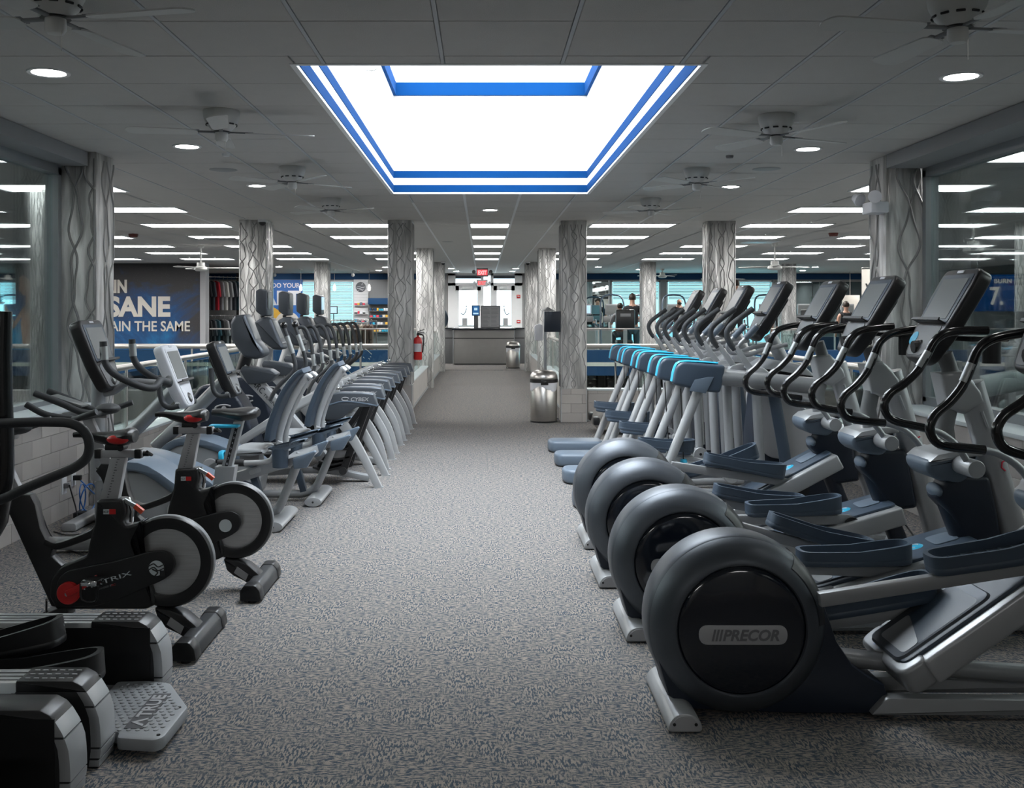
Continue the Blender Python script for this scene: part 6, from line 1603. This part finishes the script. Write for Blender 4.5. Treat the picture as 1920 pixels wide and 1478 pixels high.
def goods(x0, x1, y, zs, grp, w=(.05, .10), hh=(.05, .09)):
    rr = random.Random(int(x0 * 10)); n = 0
    for r_, z in enumerate(zs):
        x = x0; q = 0
        while x < x1 - .05:
            ww = rr.uniform(*w); h = rr.uniform(*hh); c = rr.choice(pal)
            g = G(); g.box(x, x + ww, y - .05, y + .03, z + .003, z + h, bev=.006)
            o = g.obj('boxed_item', c); tag(o, '%s item, %s %s, %s from left' % (dict(cyan='cyan', whitep='white', redled='pink', slate2='pale blue', yellow='yellow', black='black', cream='cream', bandblue='navy')[c], ['lowest', 'second', 'third', 'top'][r_], grp, ORD[q % 14]), 'packaged goods', 'small goods on the shop shelves'); x += ww + .012; q += 1
t = thing('display_shelf', 'dark shelving unit with small goods right of the slat wall', 'shelf', (-3.2, 32.4, 0))
g = G(); g.box(-3.62, -2.60, 32.5, 32.6, 0, 2.5); g.obj('back_panel', 'greyplastic', t)
g = G(); g.box(-3.62, -2.6, 32.2, 32.5, 1.72, 1.92, bev=.005); g.obj('header_box', 'bandblue', t)
for z in (.85, 1.08, 1.31, 1.52):
    g = G(); g.box(-3.60, -2.62, 32.25, 32.5, z - .02, z); g.obj('shelf_board', 'greyplastic', t)
goods(-3.58, -2.66, 32.36, (.85, 1.08, 1.31, 1.52), 'board of the dark shelf')
t = thing('display_ledges', 'three narrow ledges on the white slat wall', 'shelf', (-3.9, 32.5, 1.12))
for z in (1.16, 1.42, 1.70):
    g = G(); g.box(-4.1, -3.68, 32.45, 32.63, z - .012, z, bev=.002); g.obj('ledge', 'white', t)
goods(-4.09, -3.70, 32.54, (1.16, 1.42, 1.70), 'ledge of the slat wall')
t = thing('shop_counter', 'dark shop counter below the shaded window', 'counter', (-5.0, 31.0, 0))
g = G(); g.box(-6.0, -4.0, 30.7, 31.3, 0, 1.05, bev=.006); g.obj('body', 'greyplastic', t)
g = G(); g.box(-6.05, -3.95, 30.65, 31.35, 1.05, 1.10, bev=.005); g.obj('top', 'black', t)
t = thing('till_screen', 'black-framed screen on a stand on the shop counter', 'monitor', (-4.5, 30.8, 1.1))
g = G(); g.box(-4.62, -4.38, 30.78, 30.80, 1.42, 1.66, bev=.004); g.obj('frame', 'black', t)
g = G(); g.box(-4.595, -4.405, 30.772, 30.78, 1.445, 1.635); g.obj('screen', 'tvlit', t)
g = G(); g.cyl((-4.5, 30.81, 1.1), (-4.5, 30.81, 1.45), .014, 8); g.lathe([(0, 0), (.08, 0), (.07, .015), (0, .02)], (-4.5, 30.81, 1.1), 'z', 16); g.obj('stand', 'black', t)
for k, (x, y) in enumerate(((-4.36, 30.0), (-3.34, 30.0), (-5.35, 30.0))):
    t = thing('pendant_lamp', 'small glass pendant lamp over the shop counter, %s from the left' % {0: 'second', 1: 'third', 2: 'first'}[k], 'lamp', (x, y, CH), 'pendant lamps over the shop counter')
    g = G(); g.cyl((x, y, CH), (x, y, 2.28), .006, 6); g.lathe([(0, 0), (.05, 0), (.045, -.02), (0, -.02)], (x, y, CH), 'z', 14); g.obj('cord', 'steel', t)
    g = G(); g.lathe([(.015, .10), (.03, .07), (.048, .0), (.045, -.07), (.025, -.10), (0, -.105)], (x, y, 2.2), 'z', 20); g.obj('glass_shade', 'lampglass', t)

# ---- people
def person(lab, x, y, z0, H=1.76, face=0.0, shirt='black', trousers='dark', hair=True, pose='stand', bald=False, arms='down', sleeve=True):
    """face: 0 looks away from the camera (+y), pi looks at it"""
    t = thing('person', lab, 'person', (x, y, z0))
    s = H / 1.76
    K = {}
    V_ = lambda a, b, c: Vector((a, b, c)) * s
    sit = pose == 'sit'
    hip = .56 if sit else .93
    K['pel'] = V_(0, 0, hip); K['wst'] = V_(0, 0, hip + .17); K['chs'] = V_(0, .01, hip + .38); K['nk'] = V_(0, 0, hip + .53); K['nk2'] = V_(0, .01, hip + .60); K['hd'] = V_(0, .02, hip + .70); K['hd2'] = V_(0, .02, hip + .78)
    for sd, n in ((-1, 'l'), (1, 'r')):
        K['sh' + n] = V_(sd * .19, 0, hip + .48)
        if arms == 'down': K['el' + n] = V_(sd * .25, .0, hip + .20); K['wr' + n] = V_(sd * .25, .10, hip - .04); K['hn' + n] = V_(sd * .25, .14, hip - .13)
        else: K['el' + n] = V_(sd * .26, .10, hip + .24); K['wr' + n] = V_(sd * .20, .33, hip + .24); K['hn' + n] = V_(sd * .18, .42, hip + .26)
        K['th' + n] = V_(sd * .10, 0, hip - .06)
        if sit: K['kn' + n] = V_(sd * .13, .42, hip - .04); K['an' + n] = V_(sd * .13, .46, .09); K['to' + n] = V_(sd * .13, .62, .05)
        else: K['kn' + n] = V_(sd * .11, .04 * (1 if sd > 0 else 2), .50); K['an' + n] = V_(sd * .11, -.02 - .10 * (sd > 0), .09); K['to' + n] = V_(sd * .12, .15 - .10 * (sd > 0), .04)
    def skin(name, edges, rad, m, root):
        names = []; 
        for a, b in edges:
            for q in (a, b):
                if q not in names: names.append(q)
        me = bpy.data.meshes.new(name); me.from_pydata([K[q] for q in names], [(names.index(a), names.index(b)) for a, b in edges], [])
        me.materials.append(m if not isinstance(m, str) else M[m])
        o = bpy.data.objects.new(name, me); COL.objects.link(o); o.parent = t
        md = o.modifiers.new('skin', 'SKIN'); md.use_smooth_shade = True
        for q, v in zip(names, me.skin_vertices[0].data):
            r_ = rad.get(q, rad.get(q[:2], .04)); r_ = r_ if isinstance(r_, tuple) else (r_, r_)
            v.radius = (r_[0] * s, r_[1] * s); v.use_root = (q == root)
        sb = o.modifiers.new('sub', 'SUBSURF'); sb.levels = 1; sb.render_levels = 1
        return o
    E = [('pel', 'wst'), ('wst', 'chs'), ('chs', 'nk'), ('nk', 'nk2'), ('nk2', 'hd'), ('hd', 'hd2')]
    for n in 'lr': E += [('nk', 'sh' + n), ('sh' + n, 'el' + n), ('el' + n, 'wr' + n), ('wr' + n, 'hn' + n), ('pel', 'th' + n), ('th' + n, 'kn' + n), ('kn' + n, 'an' + n), ('an' + n, 'to' + n)]
    rad = dict(pel=(.14, .10), wst=(.13, .09), chs=(.15, .10), nk=(.09, .07), nk2=(.055, .055), hd=(.075, .09), hd2=(.07, .085), sh=.06, el=.042, wr=.03, hn=(.025, .04), th=.085, kn=.055, an=.038, to=.035)
    skin('body', E, rad, 'skin', 'pel')
    T_ = [('pel', 'wst'), ('wst', 'chs'), ('chs', 'nk')]
    for n in 'lr':
        T_ += [('nk', 'sh' + n)]
        if sleeve: T_ += [('sh' + n, 'el' + n)]
    skin('shirt', T_, dict(pel=(.165, .125), wst=(.155, .115), chs=(.175, .125), nk=(.10, .085), sh=.078, el=.058), gm[shirt], 'pel')
    T_ = []
    for n in 'lr': T_ += [('pel', 'th' + n), ('th' + n, 'kn' + n), ('kn' + n, 'an' + n)]
    skin('trousers', T_, dict(pel=(.155, .115), th=.105, kn=.075, an=.055), gm[trousers], 'pel')
    hc = (K['hd'] + K['hd2']) / 2
    g = G(); hx = x + hc.x; hy = y + hc.y; hz = z0 + hc.z
    g.ball((hx, hy - .003, hz + (.035 if not bald else .0)), .105 * s, 16, sx=.86, sy=1.0, sz=.98)
    if bald: g.bm.free()
    else:
        for v in list(g.bm.verts):
            if v.co.y > hy + .05 and v.co.z < hz + .045: v.co.y = hy + .045
            if v.co.z < hz - .035: v.co.z = hz - .035
        g.obj('hair', 'hair', t)
    g = G()
    for sd in (-1, 1): g.ball((hx + sd * .085 * s, hy, hz - .02), .022 * s, 8, sx=.4, sy=.8, sz=1.3)
    g.prism([(hx - .012, hz - .045), (hx + .012, hz - .045), (hx, hz + .01)], hy + .088 * s, hy + .112 * s, bev=.003)
    g.obj('face_features', 'skin', t)['kind'] = 'stuff'
    g = G()
    for sd in (-1, 1): g.ball((hx + sd * .032 * s, hy + .087 * s, hz + .015), .010 * s, 8, sx=1.4, sz=.7)
    g.box(hx - .024, hx + .024, hy + .086 * s, hy + .093 * s, hz - .072, hz - .064)
    if bald: g.ball((hx, hy + .045, hz - .085), .062, 12, sx=1.05, sy=.9, sz=.6)
    g.obj('eyes_and_mouth', 'hair', t)['kind'] = 'stuff'
    for n in 'lr':
        a = K['an' + n]; g = G(); g.prism(fillet([(y + a.y - .06, z0 + .0 + a.z - .09), (y + a.y + .20, z0 + a.z - .09), (y + a.y + .19, z0 + a.z - .05), (y + a.y + .04, z0 + a.z), (y + a.y - .06, z0 + a.z - .01)], .02, 3), x + a.x - .045, x + a.x + .045, 'x', bev=.01); g.obj('shoe', 'black', t)
    t.rotation_euler = (0, 0, face)
    return t

# ---- machines by the far windows
def treadmill(x, y, lab, arch=True, lit=False):
    t = thing('treadmill', lab, 'treadmill', (x, y, 0), 'machines by the far windows')
    g = G(); g.box(x - .36, x + .36, y - 1.0, y + .9, .06, .17, bev=.02); g.obj('deck', 'greyplastic', t)
    g = G(); g.box(x - .25, x + .25, y - .99, y + .6, .17, .176); g.obj('belt', 'rubber', t)
    g = G(); g.box(x - .36, x + .36, y + .55, y + .95, .0, .32, bev=.05); g.obj('motor_hood', 'black', t)
    for sd in (-1, 1):
        g = G(); g.tube([(x + sd * .36, y + .5, .1), (x + sd * .35, y + .55, .9), (x + sd * .33, y + .5, 1.25)], .03, 8, sm=3); g.obj('upright', 'silver', t)
        g = G(); g.tube([(x + sd * .33, y + .5, 1.12), (x + sd * .34, y + .05, 1.05)], .022, 8); g.obj('handrail', 'foam', t)
    g = G(); g.box(x - .26, x + .26, y + .42, y + .52, 1.18, 1.36, bev=.03); g.obj('control_panel', 'greyplastic', t)
    g = G(); g.box(x - .20, x + .20, y + .45, y + .50, 1.40, 1.72, bev=.02); sc_ = g.obj('screen_housing', 'midgrey', t)
    g = G(); g.box(x - .17, x + .17, y + .443, y + .45, 1.44, 1.68); g.obj('screen', 'tvlit' if lit else 'screen', sc_)
    if arch:
        g = G(); g.tube([(x - .36, y + .1, .2), (x - .36, y + .25, 1.2), (x - .34, y + .4, 1.75), (x - .24, y + .45, 1.95), (x, y + .46, 2.0), (x + .24, y + .45, 1.95), (x + .34, y + .4, 1.75), (x + .36, y + .25, 1.2), (x + .36, y + .1, .2)], .026, 8, sm=4); g.obj('arch_frame', 'slate', t)
tm = ['treadmill with a lit white screen at the left end by the far windows', 'arched stepper behind the seated person in grey', 'arched stepper where a man in dark top and jeans stands', 'arched stepper just right of the slim right column', 'arched stepper beside the bald man', 'arched stepper right of the bald man', 'arched stepper behind the second right column', 'machine in front of the mirrors, left of two', 'machine in front of the mirrors, right of two']
for k, (x, a) in enumerate(((3.05, False), (3.86, True), (4.75, True), (5.15 + .55, True), (6.65, True), (7.5, True), (8.45, True), (9.6, False), (10.9, False))):
    treadmill(x, 30.0, tm[k], a, k == 0)
def seat_machine(x, y, lab):
    t = thing('padded_seat_machine', lab, 'exercise machine', (x, y, 0), 'padded seats by the far windows')
    g = G(); g.box(x - .26, x + .26, y - .05, y + .05, 1.0, 1.55, bev=.04); b_ = g.obj('backrest', 'black', t)
    g = G(); g.box(x - .14, x + .14, y - .056, y - .05, 1.36, 1.44, bev=.002); g.obj('label_plate', 'badge', b_)
    g = G(); g.box(x - .22, x + .22, y + .05, y + .5, .62, .72, bev=.03); g.obj('seat', 'black', t)
    g = G(); g.box(x - .05, x + .05, y - .03, y + .05, 0, 1.05, bev=.01); g.obj('post', 'badge', t)
    g = G(); g.box(x - .3, x + .3, y - .1, y + .6, 0, .06, bev=.01); g.obj('base', 'silver', t)
seat_machine(3.86, 27.6, 'black padded seat with a pale label under the person in grey')
seat_machine(9.05, 28.2, 'black padded seat with a pale label, left of two before the mirrors')
seat_machine(10.7, 28.4, 'black padded seat with a pale label, right of two before the mirrors')
person('person in a grey shirt seated with the back to the camera', 3.76, 27.88, .43, 1.60, 0, 'grey', 'dark', pose='sit', arms='fwd')
person('standing person in a dark top and blue jeans seen from behind', 4.20, 28.6, .0, 1.96, 0, 'black', 'teal', arms='fwd')
person('bald man with a dark beard and black shirt facing the camera', 5.55, 28.8, .10, 1.80, PI, 'black', 'dark', bald=True)
person('dark-haired person high on a stepper, mostly hidden by a console', 7.02, 28.2, .55, 1.78, 0, 'teal', 'dark', arms='fwd')
person('person in a black sleeveless top before the mirrors', 9.98, 28.0, 0, 1.74, 0, 'black', 'dark', sleeve=False)
person('person in a black shirt half hidden behind the pale column', 8.38, 28.6, 0, 1.80, 0, 'black', 'dark')
g = G(); g.box(6.72, 7.32, 27.9, 28.6, 0, .55, bev=.03); tag(g.obj('step_platform', 'black'), 'black stepper base under the dark-haired person', 'exercise machine')
# mirrors on the back wall
mir = mat('mirror_glass', (.55, .62, .62), .02, 1.0, var=0)
t = thing('wall_mirror', 'wide wall mirror on the back wall at the far right', 'mirror', (11.7, 32.95, .2))
for k in range(4):
    g = G(); g.box(9.6 + k * 1.07, 9.6 + k * 1.07 + 1.05, 32.94, 32.96, .2, 2.45); g.obj('mirror_panel', mir, t)
t = thing('wall_mirror', 'narrow wall mirror left of the far windows', 'mirror', (3.7, 32.95, 1.0))
g = G(); g.box(3.2, 4.08, 32.94, 32.96, 1.0, 2.45); g.obj('mirror_panel', mir, t)
g = G(); g.box(4.06, 4.1, 32.92, 32.97, .9, 2.5); g.obj('mirror_edge', 'white', t)
g = G(); g.box(11.05, 11.65, 31.5, 31.53, 1.55, 2.0, bev=.004); g.cyl((11.35, 31.51, 2.0), (11.35, 31.51, CH), .008, 6); tag(g.obj('hanging_notice', 'cream'), 'cream notice hanging before the mirrors', 'sign')
# hanging banner with a W
t = thing('hanging_banner', 'cream hanging banner with a dark letter W by the right near column', 'banner', (5.95, 15.0, .9))
g = G(); g.box(5.58, 6.45, 14.98, 15.02, .9, 2.12, bev=.004); g.obj('panel', 'cream', t)
g = G(); text(g, 'W', (5.62, 14.978, 1.78), (1, 0, 0), (0, 0, 1), .17, .13, .003, bold=.03); g.obj('lettering', 'black', t)
for x in (5.7, 6.3):
    g = G(); g.cyl((x, 15, 2.12), (x, 15, CH), .006, 6); g.obj('hanger_wire', 'whitep', t)
# blue sign seen through the right window
t = thing('hanging_sign', 'blue sign with white figures seen through the right window', 'sign', (10.6, 20.0, 1.5))
g = G(); g.box(9.5, 11.9, 19.98, 20.02, 1.50, 2.22, bev=.004); g.obj('panel', 'blue', t)
g = G(); text(g, '7.', (9.93, 19.975, 1.62), (1, 0, 0), (0, 0, 1), .26, .36, .004, bold=.02); text(g, 'BURN', (10.02, 19.975, 2.05), (1, 0, 0), (0, 0, 1), .34, .09, .004, bold=.02); g.obj('lettering', 'cream', t)
for x in (9.7, 11.7):
    g = G(); g.cyl((x, 20, 2.22), (x, 20, CH), .006, 6); g.obj('hanger_wire', 'whitep', t)

# ---- lower halls: bikes on the left, racks and padded machines on the right
k = 0
for j, yy in enumerate((12.2, 13.6, 15.2, 16.8, 18.6, 20.4)):
    for i in range(4):
        xx = -4.1 - i * 1.25 - (.5 if j % 2 else 0)
        if yy < 13 and i > 1: continue
        dup(bike, (xx, yy, LOW), 'dark spin bike on the lower left floor, %s row, %s from the rail' % (ORD[j], ORD[i]), 'spin bikes on the lower floor'); k += 1
pad = mat('grey_green_pad', (.16, .21, .21), .55)
def pad_machine(x, y, lab, n=6, seed=1, h=2.2):
    rr = random.Random(seed)
    t = thing('padded_machine', lab, 'exercise machine', (x, y, LOW), 'padded machines below the right window')
    for sd in (-1, 1):
        g = G(); g.box(x + sd * .55 - .04, x + sd * .55 + .04, y - .3, y - .22, LOW, LOW + h, bev=.01); g.box(x + sd * .55 - .04, x + sd * .55 + .04, y - .6, y + .6, LOW, LOW + .08, bev=.01); g.obj('frame_post', 'greyplastic', t)
    g = G(); g.box(x - .55, x + .55, y - .3, y - .22, LOW + h - .1, LOW + h - .02, bev=.01); g.obj('top_bar', 'greyplastic', t)
    for k in range(n):
        z = LOW + .35 + (h - .4) * k / n
        for q in (-1, 1):
            g = G(); cx = x + q * .27 + rr.uniform(-.06, .06)
            g.box(-.25, .25, -.16, .16, -.085, .085, bev=.07, seg=4, mt=Matrix.Translation((cx, y - .1 - .05 * (k % 2), z)) @ Matrix.Rotation(rr.uniform(-.25, .25), 4, 'Y') @ Matrix.Rotation(rr.uniform(-.3, .3), 4, 'Z')); g.obj('pad', pad, t)
    return t
pad_machine(4.9, 9.3, 'padded machine nearest behind the right window', seed=2)
pad_machine(5.9, 10.6, 'padded machine behind the first, seen through the right window', seed=3)
pad_machine(6.9, 12.3, 'padded machine farthest to the right behind the window', seed=4, h=2.5)
pad_machine(5.2, 12.6, 'padded machine behind the right near column', seed=5, n=5, h=1.9)
def weight_rack(x, y, lab, warm):
    t = thing('weight_rack', lab, 'rack', (x, y, LOW), 'racks on the lower right floor')
    for sd in (-1, 1):
        g = G(); g.prism([(y - .28, LOW), (y + .28, LOW), (y + .1, LOW + .78), (y + .02, LOW + .78)], x + sd * .8 - .03, x + sd * .8 + .03, 'x', bev=.005); g.obj('side_frame', 'black', t)
    for q, z in enumerate((.16, .38, .60)):
        g = G(); g.box(x - .8, x + .8, y - .22 + q * .06, y + .10 + q * .03, LOW + z - .03, LOW + z, bev=.004); g.obj('tray', 'greyplastic', t)
        for k in range(6):
            cx = x - .66 + k * .26; r = .055 + .01 * ((k + q) % 3); yy = y - .07 + q * .05; zz = LOW + z + r + .003
            g = G(); g.cyl((cx, yy - .07, zz), (cx, yy + .07, zz), .014, 8)
            g.lathe([(0, -.14), (r, -.13), (r, -.06), (0, -.05)], (cx, yy, zz), 'y', 12); g.lathe([(0, .05), (r, .06), (r, .13), (0, .14)], (cx, yy, zz), 'y', 12)
            tag(g.obj('dumbbell', 'whitep' if (k * 3 + q) % 5 == 0 else 'brownw' if False else ('midgrey' if (k + q) % 2 else 'black')), 'dumbbell on the %s tray of the %s lower rack, %s from its left end' % (['bottom', 'middle', 'top'][q], lab.split(', ')[1].replace(' from the left', ''), ORD[k]), 'dumbbell', 'dumbbells on the lower racks')
for k, x in enumerate((2.4, 4.3, 6.2, 8.1)):
    weight_rack(x, 28.6 + .3 * (k % 2), 'rack of dumbbells below the treadmills, %s from the left' % ORD[k], True)
# low ceiling lights under the far floor
for k, x in enumerate((3.2, 6.0, 8.8, -4.0, -8.0)):
    t = thing('strip_light', 'light strip under the far floor, %s' % ['right side, first', 'right side, second', 'right side, third', 'left side, first', 'left side, second'][k], 'ceiling light', (x, 29.5, -.12), 'strip lights under the far floor')
    g = G(); g.box(x - .5, x + .5, 29.4, 29.6, -.135, -.12); g.obj('housing', 'white', t)
    g = G(); g.box(x - .48, x + .48, 29.42, 29.58, -.14, -.133); g.obj('tube_cover', mat('warm_strip', (.9, .8, .7), .5, emit=(1, .82, .65), es=9, var=0), t)
low_wall('wall_low_far_left', -7.3, -3.45, 13.95, 14.15, SL, LOW)
guard('guard_rail', 'steel handrail seen through the left window', (-7.25, 14.03), (-3.35, 14.03), SL, 1.02, 3, .034)

# ---- low treadmill end behind the cross trainers, sockets and cords
t = thing('bench_treadmill', 'low brown-grey machine end behind the last cross trainer', 'exercise machine', (1.9, 12.6, 0))
g = G(); g.prism(fillet([(1.36, .10), (1.40, .24), (1.50, .31), (2.7, .31), (2.7, .05), (1.42, .05)], .05, 4), 12.35, 13.0, bev=.03, seg=3); g.obj('padded_body', mat('taupe_pad', (.20, .185, .17), .5), t)
g = G(); g.box(1.34, 1.42, 12.33, 12.48, .12, .22, bev=.02); g.box(1.34, 1.42, 12.87, 13.02, .12, .22, bev=.02); g.obj('corner_caps', 'black', t)['kind'] = 'stuff'
g = G(); g.box(1.5, 2.6, 12.4, 12.95, 0, .06); g.obj('base', 'black', t)
for k, (yy, zz) in enumerate(((7.40, .235), (7.57, .265))):
    t = thing('wall_socket', 'wall socket low on the left tiled wall, %s' % ('nearer, with a cord' if k == 0 else 'farther, with a black adapter'), 'socket', (-3.04, yy, zz - .06))
    g = G(); g.box(-3.042, -3.034, yy - .04, yy + .04, zz - .06, zz + .06, bev=.002); g.obj('plate', 'white', t)
    g = G(); g.box(-3.036, -3.005 if k == 0 else -2.98, yy - .02, yy + .02, zz - .018, zz + .018, bev=.004); g.obj('plug', 'black' if k else 'greyplastic', t)
def cord(pts, r, m, lab):
    g = G(); g.tube(pts, r, 6, sm=6); tag(g.obj('floor_cable', m), lab, 'cord', 'cords on the floor by the left wall')
cp = []
for k in range(26):
    a = k * .72; cp.append((-2.92 + .04 * math.cos(a * .5), 7.50 + .10 * math.cos(a), .13 + .10 * math.sin(a)))
cord([(-3.0, 7.57, .26)] + cp, .005, 'cable', 'coiled blue cable under the sockets on the left wall')
cord([(-3.0, 7.40, .24), (-2.95, 7.38, .1), (-2.88, 7.3, .008), (-2.7, 7.2, .008), (-2.6, 6.95, .008), (-2.75, 6.8, .008), (-2.9, 6.9, .008)], .005, 'black', 'black cord looping on the carpet below the sockets')
cord([(-2.8, 6.6, .008), (-2.6, 6.5, .008), (-2.4, 6.62, .008), (-2.3, 6.5, .008), (-2.45, 6.35, .008)], .006, 'cable', 'blue cable snaking on the carpet under the upright bike')
cord([(-2.95, 6.75, .25), (-2.8, 6.6, .06), (-2.62, 6.42, .008), (-2.4, 6.2, .008)], .005, 'black', 'straight black cord running down to the carpet')
g = G(); g.box(-2.96, -2.88, 7.36, 7.46, .0, .045, bev=.01); tag(g.obj('power_adapter', 'black'), 'black power adapter on the carpet below the sockets', 'adapter')
